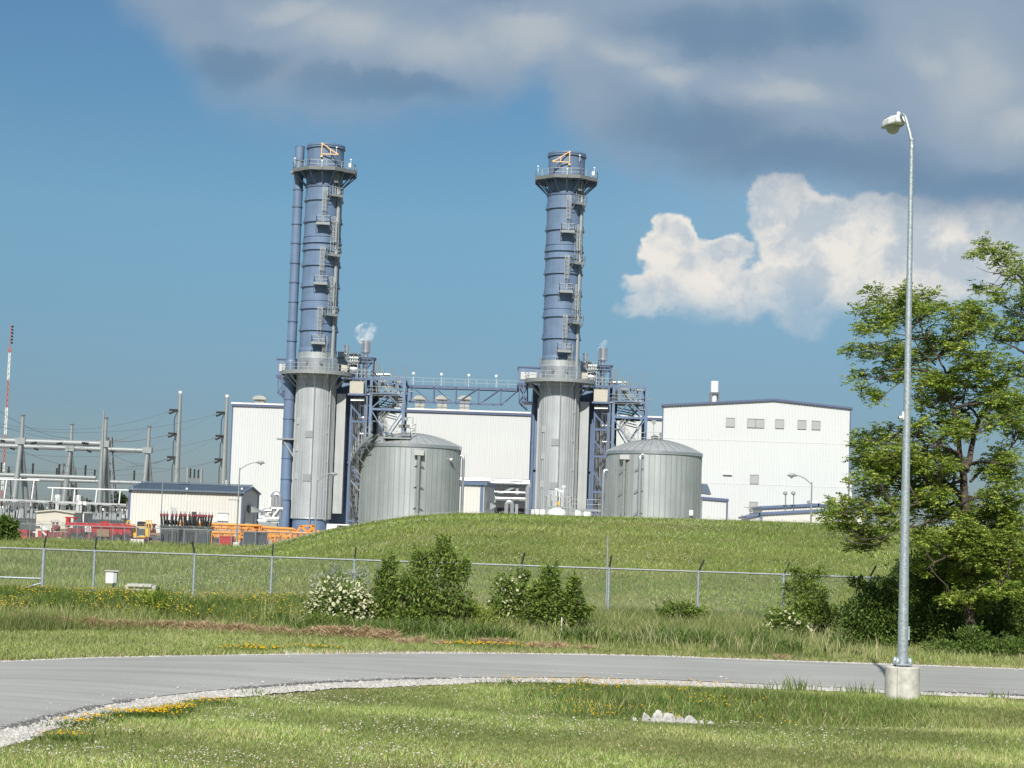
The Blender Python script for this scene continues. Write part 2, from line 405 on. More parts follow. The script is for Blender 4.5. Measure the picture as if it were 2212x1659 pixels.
# ------------------------------------------------------------------ ground
# crest of the grassy mound: X -> height, from the photograph's skyline of the mound
_cx = np.array([-60, -24, -20, -17.2, -14.3, -12.2, -10.1, -8.0, -5.4, -2.8, 0, 10, 20, 28, 60])
_cz = np.array([0, .10, .35, .80, 1.40, 2.05, 2.68, 3.15, 3.62, 3.85, 3.92, 3.98, 4.02, 4.05, 4.1])
def sstep(t): t = np.clip(t, 0, 1); return t * t * (3 - 2 * t)
def H(X, Y):
    X = np.asarray(X, float); Y = np.asarray(Y, float)
    z = np.interp(X * 110 / np.clip(Y, 95, 125), _cx, _cz) * sstep((Y - 71.5) / 38) * (1 - sstep((Y - 118) / 40))
    z = z + 0.10 * (fbm(X, Y, 9) - .5) * sstep((Y - 66) / 10) * (1 - sstep((Y - 190) / 20))
    # shallow drain on the near side of the road, by the stones
    d = np.exp(-((X - 4.0) / 5.0) ** 2 - ((Y - 34.4) / 1.6) ** 2)
    z = z - 0.30 * d
    # slight bank under the fence, and a foot of rough ground behind the verge
    z = z + 0.12 * sstep((Y - 55) / 8) * (1 - sstep((Y - 70) / 6))
    return z
def axis(lo, hi, st, far, n):
    a = np.arange(lo, hi + 1e-6, st)
    g = np.geomspace(1, far, n)
    return a, g
xs = np.concatenate([-52 - np.geomspace(1, 3500, 26)[::-1], np.arange(-52, 52.1, 0.8), 52 + np.geomspace(1, 3500, 26)])
ys = np.concatenate([[-40, -10, 5, 12], np.arange(16, 46, 0.5), np.arange(46, 135, 0.9), 135 + np.geomspace(1, 5500, 60)])
XX, YY = np.meshgrid(xs, ys)
ZZ = H(XX, YY)
Vg = np.stack([XX, YY, ZZ], -1).reshape(-1, 3)
nx, ny = len(xs), len(ys)
ii, jj = np.meshgrid(np.arange(nx - 1), np.arange(ny - 1)); a = (jj * nx + ii).ravel()
Fg = np.stack([a, a + 1, a + nx + 1, a + nx], 1)
def ground_mat():
    mt = bpy.data.materials.new('turf'); mt.use_nodes = True
    t = mt.node_tree; b = t.nodes['Principled BSDF']; L = t.links.new
    b.inputs['Roughness'].default_value = 0.9; b.inputs['Specular IOR Level'].default_value = 0.15
    tc = t.nodes.new('ShaderNodeTexCoord')
    def noi(sc_, det=5, off=0):
        mp = t.nodes.new('ShaderNodeMapping'); mp.inputs['Location'].default_value = (off, off * .7, 0); L(tc.outputs['Object'], mp.inputs[0])
        n = t.nodes.new('ShaderNodeTexNoise'); n.inputs['Scale'].default_value = sc_; n.inputs['Detail'].default_value = det; L(mp.outputs[0], n.inputs['Vector']); return n.outputs[0]
    def ramp(f, stops):
        r = t.nodes.new('ShaderNodeValToRGB'); e = r.color_ramp.elements
        e[0].position, e[0].color = stops[0][0], (*stops[0][1], 1); e[1].position, e[1].color = stops[-1][0], (*stops[-1][1], 1)
        for p, c in stops[1:-1]:
            k = e.new(p); k.color = (*c, 1)
        L(f, r.inputs[0]); return r.outputs[0]
    g1 = ramp(noi(0.35), [(0.3, (.13, .155, .045)), (0.5, (.16, .185, .055)), (0.72, (.19, .20, .075))])
    fine = ramp(noi(9, 4, 3), [(0.3, (.55, .55, .5)), (0.7, (1.25, 1.25, 1.2))])
    mx = t.nodes.new('ShaderNodeMix'); mx.data_type = 'RGBA'; mx.blend_type = 'MULTIPLY'; mx.inputs[0].default_value = 1
    L(g1, mx.inputs[6]); L(fine, mx.inputs[7])
    at = t.nodes.new('ShaderNodeAttribute'); at.attribute_name = 'Col'
    sp = t.nodes.new('ShaderNodeSeparateColor'); L(at.outputs['Color'], sp.inputs[0])
    def over(f, src, stops, sc_, off):
        c = ramp(noi(sc_, 6, off), stops)
        m2 = t.nodes.new('ShaderNodeMix'); m2.data_type = 'RGBA'; L(f, m2.inputs[0]); L(src, m2.inputs[6]); L(c, m2.inputs[7]); return m2.outputs[2]
    c = over(sp.outputs[0], mx.outputs[2], [(.3, (.16, .12, .06)), (.7, (.30, .23, .13))], 2.5, 11)      # bare earth and dry thatch
    c = over(sp.outputs[1], c, [(.3, (.30, .29, .26)), (.7, (.52, .50, .46))], 3.5, 5)                   # gravel yard
    L(c, b.inputs['Base Color'])
    bp = t.nodes.new('ShaderNodeBump'); bp.inputs['Strength'].default_value = 0.6; bp.inputs['Distance'].default_value = 0.05
    L(noi(14, 4, 8), bp.inputs['Height']); L(bp.outputs[0], b.inputs['Normal'])
    return mt
gx, gy = Vg[:, 0], Vg[:, 1]
dirt = np.zeros(len(Vg)); grav = np.zeros(len(Vg))
dirt += 0.75 * np.exp(-((gy - 53.6) / 1.1) ** 2) * (gx < 6)
dirt += 0.9 * np.exp(-((gx + 26.0) / 5.5) ** 2 - ((gy - 152) / 8.0) ** 2)                    # worn patch beyond the fence
dirt += 0.6 * np.exp(-((gx + 33) / 9) ** 2 - ((gy - 146) / 6.0) ** 2)
grav += sstep((gy - 225) / 3) * (gy < 420)
ground = npmesh('ground', Vg, np.full(len(Fg), 4), Fg.ravel(), ground_mat(), np.stack([np.clip(dirt, 0, 1), np.clip(grav, 0, 1), dirt * 0], 1), smooth=True)
structure(ground)

# ---- road: the two edges as seen in the photograph, laid on the flat ground
def spline_edge(px, n=160):
    p = np.array([tuple(G(x, y))[:2] for x, y in px]); 
    d = np.concatenate(([0], np.cumsum(np.linalg.norm(np.diff(p, axis=0), axis=1))))
    t = np.linspace(0, d[-1], n)
    # smooth by repeated averaging of the dense polyline
    q = np.stack([np.interp(t, d, p[:, k]) for k in (0, 1)], 1)
    for _ in range(8):
        q[1:-1] = (q[:-2] + 2 * q[1:-1] + q[2:]) / 4
    return q
far_e = spline_edge([(-700, 1458), (-300, 1442), (0, 1432), (176, 1424.5), (293, 1421.6), (440, 1418.6), (648, 1415.7), (902, 1413.5), (1124, 1414.5), (1350, 1418), (1455, 1420.5), (1613, 1427.5), (1899, 1437), (2212, 1448), (2700, 1466)])
near_e = spline_edge([(-500, 1725), (-200, 1630), (0, 1578), (88, 1555), (176, 1534), (249, 1520), (322, 1508.5), (440, 1495), (557, 1486), (648, 1478), (775, 1472), (902, 1467.6), (1029, 1465), (1188, 1465), (1350, 1467.5), (1455, 1470.7), (1613, 1478), (1740, 1483.5), (1899, 1492), (2212, 1505), (2700, 1522)])
near_o = spline_edge([(-500, 1750), (-200, 1665), (0, 1617), (58, 1599), (117, 1584), (182, 1563), (223, 1541), (293, 1527), (366, 1520), (469, 1510), (586, 1497), (648, 1493), (807, 1486), (934, 1477), (1060, 1474), (1296, 1478.6), (1518, 1483.5), (1677, 1489), (1899, 1498), (2212, 1511), (2700, 1530)])
def strip(e0, e1, z0, z1, k=6):
    """sheet between two polylines, k quads across"""
    n = len(e0); V = []
    for j in range(k + 1):
        f = j / k; V.append(np.concatenate([e0 * (1 - f) + e1 * f, np.full((n, 1), z0 * (1 - f) + z1 * f)], 1))
    V = np.concatenate(V); F = []
    for j in range(k):
        for i in range(n - 1):
            F.append((j * n + i, j * n + i + 1, (j + 1) * n + i + 1, (j + 1) * n + i))
    return V, np.array(F)
def drop(V, dz): V = V.copy(); V[:, 2] = np.maximum(H(V[:, 0], V[:, 1]), 0) * 0 + V[:, 2] + dz; return V
def asphalt():
    mt = mat('asphalt', (0.315, 0.312, 0.295), 0.85, 0, 0.09, 0.35, bump=0.35, bscale=60, spec=0.3)
    t = mt.node_tree; L = t.links.new; b = t.nodes['Principled BSDF']
    src = b.inputs['Base Color'].links[0].from_socket
    tc = t.nodes.new('ShaderNodeTexCoord')
    mp = t.nodes.new('ShaderNodeMapping'); mp.inputs['Scale'].default_value = (0.05, 1.3, 1); L(tc.outputs['Object'], mp.inputs[0])
    n = t.nodes.new('ShaderNodeTexNoise'); n.inputs['Scale'].default_value = 1.6; n.inputs['Detail'].default_value = 5; L(mp.outputs[0], n.inputs['Vector'])
    mr = t.nodes.new('ShaderNodeMapRange'); L(n.outputs[0], mr.inputs[0]); mr.inputs[1].default_value = .3; mr.inputs[2].default_value = .7; mr.inputs[3].default_value = .87; mr.inputs[4].default_value = 1.08
    n2 = t.nodes.new('ShaderNodeTexNoise'); n2.inputs['Scale'].default_value = 55; n2.inputs['Detail'].default_value = 3; L(tc.outputs['Object'], n2.inputs['Vector'])
    mr2 = t.nodes.new('ShaderNodeMapRange'); L(n2.outputs[0], mr2.inputs[0]); mr2.inputs[1].default_value = .3; mr2.inputs[2].default_value = .7; mr2.inputs[3].default_value = .82; mr2.inputs[4].default_value = 1.18
    ml = t.nodes.new('ShaderNodeMath'); ml.operation = 'MULTIPLY'; L(mr.outputs[0], ml.inputs[0]); L(mr2.outputs[0], ml.inputs[1])
    v = t.nodes.new('ShaderNodeVectorMath'); v.operation = 'SCALE'; L(src, v.inputs[0]); L(ml.outputs[0], v.inputs['Scale']); L(v.outputs[0], b.inputs['Base Color'])
    return mt
Vr, Fr = strip(near_e, far_e, 0.022, 0.022, 8)
crown = np.repeat(np.linspace(0, 1, 9), len(near_e)); Vr[:, 2] += 0.10 * np.sin(np.pi * crown)
road = npmesh('road', Vr, np.full(len(Fr), 4), Fr.ravel(), asphalt(), smooth=True); structure(road)
# gravel shoulders: ragged edges of crushed white stone
def offs(e, d):
    t = np.gradient(e, axis=0); t /= np.linalg.norm(t, axis=1)[:, None]
    return e + np.stack([-t[:, 1], t[:, 0]], 1) * d[:, None]
M_gravel = mat('crushed_limestone', (0.46, 0.44, 0.405), 0.9, 0, 0.32, 9, bump=0.9, bscale=45)
_q = np.argsort(near_o[:, 0]); _t = np.gradient(near_e, axis=0); _ct = np.abs(_t[:, 0]) / np.linalg.norm(_t, axis=1)
nd = -np.maximum(near_e[:, 1] - np.interp(near_e[:, 0], near_o[_q][:, 0], near_o[_q][:, 1]), .2) * _ct
nd = nd * (0.75 + 0.5 * fbm(near_e[:, 0], near_e[:, 1], 1.1))
fd = np.interp(far_e[:, 0], [-16, -8, -4.9, -4.3, -3.2, -2, 0, 3, 8, 14], [.12, .15, .18, 1.5, 1.5, .7, .6, .4, .38, .3]) * (0.5 + fbm(far_e[:, 0], far_e[:, 1] + 50, 1.0))
shoulders = []
for e, d, nm in ((near_e, nd, 'near'), (far_e, fd, 'far')):
    s_ = 1 if nm == 'near' else -1
    inner = offs(e, np.full(len(e), 0.12 * s_)); outer = offs(e, d)
    V, F = strip(outer, inner, 0.010, 0.012, 3)
    o = npmesh('gravel_shoulder', V, np.full(len(F), 4), F.ravel(), M_gravel, smooth=False); structure(o); shoulders.append((e, d))
# loose stones over both shoulders, one countless mass
def stones(name, P, size, mt, cols=None):
    n = len(P); base = np.array([(-1, -1, 0), (1, -1, 0), (1, 1, 0), (-1, 1, 0), (-.55, -.5, .9), (.5, -.55, .8), (.55, .5, .95), (-.5, .55, .75)])
    fq = np.array([(0, 1, 5, 4), (1, 2, 6, 5), (2, 3, 7, 6), (3, 0, 4, 7), (4, 5, 6, 7)])
    V = base[None] * (1 + 0.35 * rng.standard_normal((n, 8, 3)))
    a = rng.random(n) * 6.283; c, s_ = np.cos(a), np.sin(a)
    X = V[:, :, 0] * c[:, None] - V[:, :, 1] * s_[:, None]; Y = V[:, :, 0] * s_[:, None] + V[:, :, 1] * c[:, None]
    V = np.stack([X, Y, V[:, :, 2] * .8], -1) * size[:, None, None] + P[:, None, :]
    idx = (fq[None] + (np.arange(n) * 8)[:, None, None]).reshape(-1)
    return npmesh(name, V.reshape(-1, 3), np.full(n * 5, 4), idx, mt)
SP = []
for e, d in shoulders:
    k = rng.integers(0, len(e) - 1, 9000); f = rng.random(9000); q = e[k] * (1 - f[:, None]) + e[np.minimum(k + 1, len(e) - 1)] * f[:, None]
    t = np.gradient(e, axis=0); t /= np.linalg.norm(t, axis=1)[:, None]; nrm = np.stack([-t[:, 1], t[:, 0]], 1)[k]
    w = rng.random(9000) ** 0.8; q = q + nrm * (d[k] * w * 1.08)[:, None]
    SP.append(np.concatenate([q, np.full((9000, 1), 0.008)], 1))
SP = np.concatenate(SP); SP = SP[(np.abs(SP[:, 0]) < 18) & (SP[:, 1] > 24)]
o = stones('gravel', SP, 0.010 + 0.022 * rng.random(len(SP)) ** 2, M_gravel)
tag(o, 'crushed white limestone gravel along both edges of the road', 'gravel', kind='stuff')
# a narrow broken edge of dark asphalt crumbs
k = rng.integers(0, len(near_e) - 1, 5000); q = near_e[k] + rng.normal(0, .10, (5000, 2)) + (near_e[np.minimum(k + 1, len(near_e) - 1)] - near_e[k]) * rng.random((5000, 1))
q = q[(fbm(q[:, 0], q[:, 1], 2.0) > .47) & (q[:, 1] > 24) & (np.abs(q[:, 0]) < 16)]
o = stones('asphalt_crumbs', np.concatenate([q, np.full((len(q), 1), .02)], 1), .008 + .014 * rng.random(len(q)), mat('asphalt_crumb', (.10, .10, .10), .9, 0, .2, 30))
tag(o, 'dark crumbs of broken asphalt along the near edge of the road', 'asphalt crumbs', kind='stuff')

# odd pale chips of stone scattered on the asphalt
k = rng.integers(0, len(near_e) - 1, 420); f_ = rng.random(420) ** 1.6; q = near_e[k] * (1 - f_[:, None]) + far_e[k] * f_[:, None]
q = q[(q[:, 1] > 24) & (np.abs(q[:, 0]) < 17)]
o = stones('stone_chips', np.concatenate([q, np.full((len(q), 1), .02 + .09)], 1) * np.array([1, 1, .55]), .008 + .016 * rng.random(len(q)) ** 2, M_gravel)
tag(o, 'pale stone chips lying loose on the asphalt', 'gravel', kind='stuff')

# ------------------------------------------------------------------ grass: blades as real leaves
def near_y(X): return np.interp(X, near_e[:, 0], near_e[:, 1])      # near edge of the asphalt
def far_y(X): return np.interp(X, far_e[:, 0], far_e[:, 1])
_o = np.argsort(near_e[:, 0]); near_e_s = near_e[_o]
def near_y(X): return np.interp(X, near_e_s[:, 0], near_e_s[:, 1])
def shoulder_w(X): return np.maximum(near_y(X) - np.interp(X, near_o[_q][:, 0], near_o[_q][:, 1]), .15) * (.85 + .3 * fbm(X, X * 0, .6))
def scatter(n, x0, x1, y0, y1):
    """random ground points inside a box, only those within the picture's field of view"""
    X = rng.uniform(x0, x1, n); Y = rng.uniform(y0, y1, n)
    k = np.abs(X) < Y * 0.285 + 1.5
    return X[k], Y[k]
def blades(name, X, Y, h, w, lean, col, two=True, mt=None, zoff=0.0):
    n = len(X); Z = H(X, Y) + zoff
    a = rng.random(n) * 6.283; b = rng.random(n) * 6.283
    hw = np.stack([np.cos(a), np.sin(a), np.zeros(n)], 1) * (w / 2)[:, None]
    ld = np.stack([np.cos(b), np.sin(b), np.zeros(n)], 1) * (lean * h)[:, None]
    P = np.stack([X, Y, Z], 1); up = np.array([0, 0, 1.0])
    tip = P + ld + up * h[:, None]
    if two:
        mid = P + ld * .3 + up * (h * .58)[:, None]
        V = np.stack([P - hw, P + hw, mid + hw * .8, mid - hw * .8, tip], 1)
        F = np.array([0, 1, 2, 3, 3, 2, 4]); per = 5; fn = np.tile([4, 3], n)
    else:
        V = np.stack([P - hw, P + hw, tip], 1); F = np.array([0, 1, 2]); per = 3; fn = np.full(n, 3)
    idx = (F[None] + (np.arange(n) * per)[:, None]).ravel()
    return npmesh(name, V.reshape(-1, 3), fn, idx, mt or M_grass, np.repeat(col, per, 0))
def mixcol(n, cols, wts):
    c = np.array(cols)[rng.choice(len(cols), n, p=np.array(wts) / sum(wts))]
    return c * (0.83 + 0.34 * rng.random((n, 1)))
GREEN, DEEP, PALE, STRAW, LIME = (.185, .250, .060), (.105, .165, .034), (.31, .350, .150), (.42, .36, .19), (.225, .300, .068)

# mown lawn on the near side, thick with clover
X, Y = scatter(520000, -15, 15, 23, 42)
lim = near_y(X) - shoulder_w(X) * 0.92
keep = Y < lim
X, Y = X[keep], Y[keep]; lim = lim[keep]
pn = fbm(X, Y, 1.6); big_ = fbm(X + 9, Y, 5.0)
mow = 0.5 + 0.5 * np.tanh(2.2 * np.sin((X * 0.42 + Y * 0.9) * 1.35 + 1.6 * fbm(X, Y, 6)))
dry = np.clip(1.3 - (lim - Y) / 1.1, 0, 1) * (X < 2.2) + .25 * (big_ > .6)
keep = rng.random(len(X)) < 1 - .55 * dry
X, Y, pn, big_, mow, dry, lim = [q[keep] for q in (X, Y, pn, big_, mow, dry, lim)]
n = len(X)
c = mixcol(n, [GREEN, PALE, DEEP, STRAW, LIME], [4, 3, 1.2, .8, 2.0])
c *= (0.78 + 0.38 * mow + 0.75 * (pn - .5) + .5 * (big_ - .5))[:, None] * np.array([[1.36, 1.33, 1.42]])
c *= np.where((fbm(X - 31, Y + 8, 2.4) > .58)[:, None], [[1.12, 1.0, 1.15]], [[1, 1, 1]])
dm = (rng.random(n) < dry * .8); c[dm] = mixcol(dm.sum(), [STRAW, PALE, (.22, .17, .08)], [3, 1, 2])
# rough growth in the drain
rough = np.exp(-((X - 4.2) / 4.3) ** 4) * np.clip((Y - 32.9) / .9, 0, 1) * (X > .2) * np.clip((lim - Y - .5) / 1.8, .04, 1)
h = (.032 + .036 * rng.random(n)) * (1 + 1.5 * (pn - .5)) * np.clip((lim - Y) / .8, .4, 1); h = h + rough * rng.random(n) ** 1.8 * .16
dk = rng.random(n) < rough * .85
c[dk] = mixcol(dk.sum(), [DEEP, GREEN, (.12, .17, .05), PALE, (.22, .18, .09)], [5, 3, 2, .9, 1.0]) * (.55 + 1.0 * fbm(X[dk] + 2, Y[dk] * 1.5, .6))[:, None]
h = h * (1 + rough * 1.3 * (fbm(X - 7, Y * 1.5, .8) - .5))
o = blades('grass', X, Y, h, .007 + .009 * rng.random(n) + rough * .006, .35 + .5 * rng.random(n), c, two=False)
tag(o, 'mown lawn grass with clover on the near side of the road', 'grass', kind='stuff')

def flowers(name, X, Y, zh, size, col, label, cat, up=0.6, sides=6):
    """small blossom heads: shallow domes of petals on no stem of their own"""
    n = len(X); a = np.arange(sides) * 2 * np.pi / sides
    ring = np.stack([np.cos(a), np.sin(a), np.zeros(sides)], 1); V = np.concatenate([ring, [[0, 0, up], [0, 0, -up * .6]]])[None] * size[:, None, None]
    V = V * (1 + .15 * rng.standard_normal((n, sides + 2, 1)))
    V = V + np.stack([X, Y, H(X, Y) + zh], 1)[:, None]
    F = np.array([(i, (i + 1) % sides, sides) for i in range(sides)] + [((i + 1) % sides, i, sides + 1) for i in range(sides)])
    idx = (F[None] + (np.arange(n) * (sides + 2))[:, None, None]).ravel()
    o = npmesh(name, V.reshape(-1, 3), np.full(n * len(F), 3), idx, M_petal, np.repeat(col, sides + 2, 0))
    return tag(o, label, cat, kind='stuff')
X, Y = scatter(44000, -13, 12, 23.5, 40)
dens = np.clip((fbm(X, Y + 70, 1.3) - .40) * 3.2, 0.02, 1) * np.interp(X, [-8, -3, 0, 6], [1, .62, .25, .14]) * np.interp(Y, [24, 29, 36], [1, .9, .8])
k = (rng.random(len(X)) < dens) & (Y < near_y(X) - shoulder_w(X) - .35) & ~((X > 1) & (Y > 33.0))
X, Y = X[k], Y[k]; n = len(X)
flowers('clover_blossoms', X, Y, .055 + .04 * rng.random(n), .010 + .010 * rng.random(n), np.array([(.72, .70, .60)]) * (.7 + .4 * rng.random((n, 1))) * np.where(rng.random((n, 1)) < .12, [[1, .82, .74]], [[1, 1, 1]]),
        'white clover blossoms scattered through the near lawn', 'clover')
# yellow trefoil: clumps by the road and in the drain
def clump(px, spread, n):
    out = []
    for (x, y, k) in px:
        g = G(x, y); out.append(np.stack([g.x + rng.normal(0, spread * 1.3, int(n * k)), g.y + rng.normal(0, spread * .8, int(n * k))], 1))
    return np.concatenate(out)
Q = clump([(330, 1546, .7), (368, 1541, .8), (345, 1552, .4), (300, 1551, .35), (395, 1536, .3), (432, 1528, .25), (462, 1522, .4), (160, 1570, .5), (200, 1560, .5), (150, 1600, .35), (270, 1549, .7)], .14, 70)
Q2 = 0; Q2 = clump([(1120, 1478, .5), (1180, 1483, .5), (1240, 1486, .8), (1280, 1497, .6), (1330, 1490, .8), (1300, 1520, .8), (1390, 1496, .6), (1460, 1500, .6), (1530, 1495, .9), (1545, 1520, .6), (1470, 1535, .3), (1600, 1520, .3), (1680, 1548, .2), (1260, 1530, .5), (1200, 1500, .4)], .30, 46)
Q3 = clump([(555, 1404, .9), (540, 1407, .6), (685, 1403, .7), (1000, 1397, .5), (1060, 1398, .6), (1100, 1401, .6), (1020, 1396, .5)], .3, 40)
for Qk, sz, zz in ((np.concatenate([Q, Q2]), .019, .10), (Q3, .03, .09)):
    k = (Qk[:, 1] < near_y(Qk[:, 0]) - shoulder_w(Qk[:, 0]) * .55) | (Qk[:, 1] > 44)
    Qk = Qk[k]; n = len(Qk)
    near = sz < .025
    flowers('trefoil_blossoms', Qk[:, 0], Qk[:, 1], zz + .12 * rng.random(n) * (np.exp(-((Qk[:, 0] - 4.2) / 4.3) ** 4)) + .02 * rng.random(n), sz * (.7 + .6 * rng.random(n)), np.array([(.80, .50, .015)]) * (.75 + .4 * rng.random((n, 1))),
            'bright yellow trefoil blossoms on the near roadside' if near else 'bright yellow trefoil blossoms on the verge beyond the road', 'wildflowers')
    L_ = Qk[rng.integers(0, n, n * 9)] + rng.normal(0, .07 if near else .15, (n * 9, 2)); m_ = len(L_)
    o = blades('trefoil_leaves', L_[:, 0], L_[:, 1], .05 + .08 * rng.random(m_), .012 + .012 * rng.random(m_) + (0 if near else .02), .6 + .5 * rng.random(m_), mixcol(m_, [DEEP, (.09, .14, .03), GREEN], [3, 3, 1]), two=False)
    tag(o, 'low dark green trefoil leaves on the near roadside' if near else 'low dark green trefoil leaves on the verge beyond the road', 'ground cover', kind='stuff')

# mown verge beyond the road
X, Y = scatter(260000, -17, 17, 38, 58)
fy = np.interp(X, far_e[:, 0], far_e[:, 1])
wv = np.interp(X, [-14, -10, -6.4, -1.3, 2.4, 7, 12], [13.3, 12.2, 8.2, 4.2, 3.1, 1.5, 1.1])
k = (Y > fy + .25) & (Y < fy + wv); X, Y, fy = X[k], Y[k], fy[k]; n = len(X)
dry = np.clip(1.2 - (Y - fy) / 1.0, 0, 1)
k = rng.random(n) < 1 - .6 * dry * (fbm(X, Y, 1.5) > .45); X, Y, fy, dry = X[k], Y[k], fy[k], dry[k]; n = len(X)
c = mixcol(n, [GREEN, PALE, LIME, STRAW], [4, 3, 2, .7]); dm = rng.random(n) < dry * .75; c[dm] = mixcol(dm.sum(), [STRAW, PALE, (.2, .15, .07)], [3, 2, 2])
c *= (1.15 + .6 * (fbm(X, Y, 2.5) - .5))[:, None] * np.array([[1.05, 1.0, 1.1]])
o = blades('grass', X, Y, .05 + .07 * rng.random(n), .018 + .014 * rng.random(n), .4 + .5 * rng.random(n), c, two=False)
tag(o, 'mown verge grass along the far side of the road', 'grass', kind='stuff')
# raked lines of brown hay
hay = []
for (x, y, ln, hh) in ((30, 1350, 60, .30), (110, 1352, 70, .34), (200, 1354, 60, .30), (270, 1356, 60, .26), (350, 1359, 70, .28), (430, 1362, 70, .32), (520, 1366, 70, .28), (600, 1370, 60, .22), (690, 1374, 60, .3),
                       (740, 1376, 60, .38), (800, 1378, 50, .34), (830, 1380, 40, .3), (870, 1388, 14, .14), (905, 1388, 14, .16), (955, 1391, 12, .10), (1045, 1390, 18, .12), (1085, 1391, 22, .16), (1160, 1397, 24, .13), (1205, 1398, 22, .13), (1265, 1401, 12, .09), (1690, 1421, 9, .07)):
    g = G(x, y, .05); hh *= .8; n = int(ln * 30); l = ln / 80
    X = g.x + rng.uniform(-.5, .5, n) * l * 1.5; t = 1 - (2 * (X - g.x) / (l * 1.5)) ** 2
    prof = hh * (.45 + .55 * t) * (.6 + .8 * fbm(X * 3, X * 0, .5)); zz = rng.random(n) ** 1.3 * prof
    Y = g.y + rng.normal(0, .22, n) * (1 - zz / (hh * 1.6)) + .15
    hay.append(np.stack([X, Y, zz], 1))
hay = np.concatenate(hay); n = len(hay)
o = blades('hay', hay[:, 0], hay[:, 1], .04 + .10 * rng.random(n), .02 + .02 * rng.random(n), 1.0 + 2.0 * rng.random(n), mixcol(n, [(.52, .39, .24), (.60, .47, .30), (.40, .29, .17)], [3, 2, 2]), two=False, zoff=hay[:, 2])
tag(o, 'brown raked hay lying in a line along the tall weeds', 'hay', kind='stuff')

# tall uncut grass between the verge and the fence
X, Y = scatter(460000, -20, 19, 48, 70)
fy = np.interp(X, far_e[:, 0], far_e[:, 1]); wv = np.interp(X, [-14, -10, -6.4, -1.3, 2.4, 7, 12], [13.3, 12.2, 8.2, 4.2, 3.1, 1.5, 1.1])
k = (Y > fy + wv - .1) & (rng.random(len(X)) < np.clip(.35 + (fbm(X, Y, 2.2) - .35) * 2.2, .18, 1)); X, Y, fy = X[k], Y[k], fy[k]; wv = wv[k]; n = len(X)
edge = np.clip((Y - fy - wv) / 3, 0.15, 1)
h = (.30 + .50 * rng.random(n) ** 1.4) * (0.7 + .6 * fbm(X, Y, 3.0)) * edge ** .5
h *= np.interp(X, [-18, -8, 0, 7.5, 9.5, 14], [.8, .8, .95, .95, .4, .35]) * np.interp(Y, [49, 53, 56], [.5, .75, 1.0]) * (.55 + .9 * fbm(X + 5, Y * 1.3, 1.1)) * np.interp(Y, [50, 60, 67, 70], [1, 1.0, .75, .5])
pz = fbm(X + 50, Y, 2.6)
c = mixcol(n, [GREEN, PALE, DEEP, (.33, .31, .15), LIME], [4, 2.4, 2.0, 1.4, 2]); c *= (1.0 + 1.2 * (pz - .5))[:, None]
seed = rng.random(n) < .16 * np.clip((pz - .35) * 4, 0, 1.5); c[seed] = mixcol(seed.sum(), [(.44, .40, .22), (.36, .34, .17)], [1, 1]); h[seed] *= 1.25
o = blades('tall_grass', X, Y, h, .010 + .013 * rng.random(n), .15 + .45 * rng.random(n), c)
tag(o, 'tall uncut grass with pale seed heads before the chain link fence', 'grass', kind='stuff')
# tangled broad leaved growth among the tall grass
X, Y = scatter(120000, -6.5, 9.5, 51, 67)
fy = np.interp(X, far_e[:, 0], far_e[:, 1]); k = (rng.random(len(X)) < np.clip((fbm(X + 3, Y, 1.3) - .50) * 7, 0, 1)) & (Y > fy + np.interp(X, [-6.4, -1.3, 2.4, 7], [9.0, 5.2, 4.2, 3.2])); X, Y = X[k], Y[k]; n = len(X)
a_ = fbm(X - 9, Y + 4, .8)
o = blades('weeds', X, Y, (.18 + .42 * rng.random(n)) * (.5 + .9 * a_), .018 + .024 * rng.random(n), .4 + .8 * rng.random(n), mixcol(n, [(.10, .165, .035), (.13, .20, .05), (.075, .13, .03), LIME], [4, 3, 3, 1]) * (.7 + .6 * a_)[:, None])
tag(o, 'tangled broad leaved weeds among the tall grass right of the shrubs', 'weeds', kind='stuff')
X, Y = scatter(6500, -6.5, 10, 50, 60); k = (rng.random(len(X)) < np.clip((fbm(X + 13, Y, 1.7) - .42) * 4, .03, 1)) & (Y > np.interp(X, far_e[:, 0], far_e[:, 1]) + np.interp(X, [-6.4, -1.3, 2.4, 7], [9.2, 5.2, 4, 2.2])); X, Y = X[k], Y[k]; n = len(X)
o = blades('grass_stalks', X, Y, .32 + .42 * rng.random(n), .012 + .010 * rng.random(n), .15 + .4 * rng.random(n), mixcol(n, [(.50, .46, .27), (.42, .40, .22), (.36, .37, .18)], [2, 2, 2]))
tag(o, 'pale dry grass stalks with seed heads standing above the weeds', 'grass', kind='stuff')
# broad leaved weeds and the yellow flowering band on the left
X, Y = scatter(150000, -20, -6, 53, 64)
k = (rng.random(len(X)) < np.clip((fbm(X, Y, 1.6) - .38) * 5, 0, 1)) & (Y > 55 + 1.2 * fbm(X, Y, 3)) & (Y < 62.5); X, Y = X[k], Y[k]; n = len(X)
h = (.32 + .45 * rng.random(n)) * np.interp(Y, [55, 58, 62], [.55, 1.05, 1.0])
o = blades('weeds', X, Y, h, .025 + .03 * rng.random(n), .2 + .4 * rng.random(n), mixcol(n, [DEEP, (.075, .13, .025), GREEN, LIME], [4, 3, 2, 1]))
tag(o, 'dark green leafy weeds carrying yellow flowers left of the shrubs', 'weeds', kind='stuff')
X, Y = scatter(26000, -20, -5.5, 55, 62)
dens = np.clip((fbm(X, Y + 30, 1.2) - .38) * 3.4, 0, 1) * np.interp(X, [-17, -13, -9, -6], [1, .9, .5, .35]); k = rng.random(len(X)) < dens * .3; X, Y = X[k], Y[k]; n = len(X)
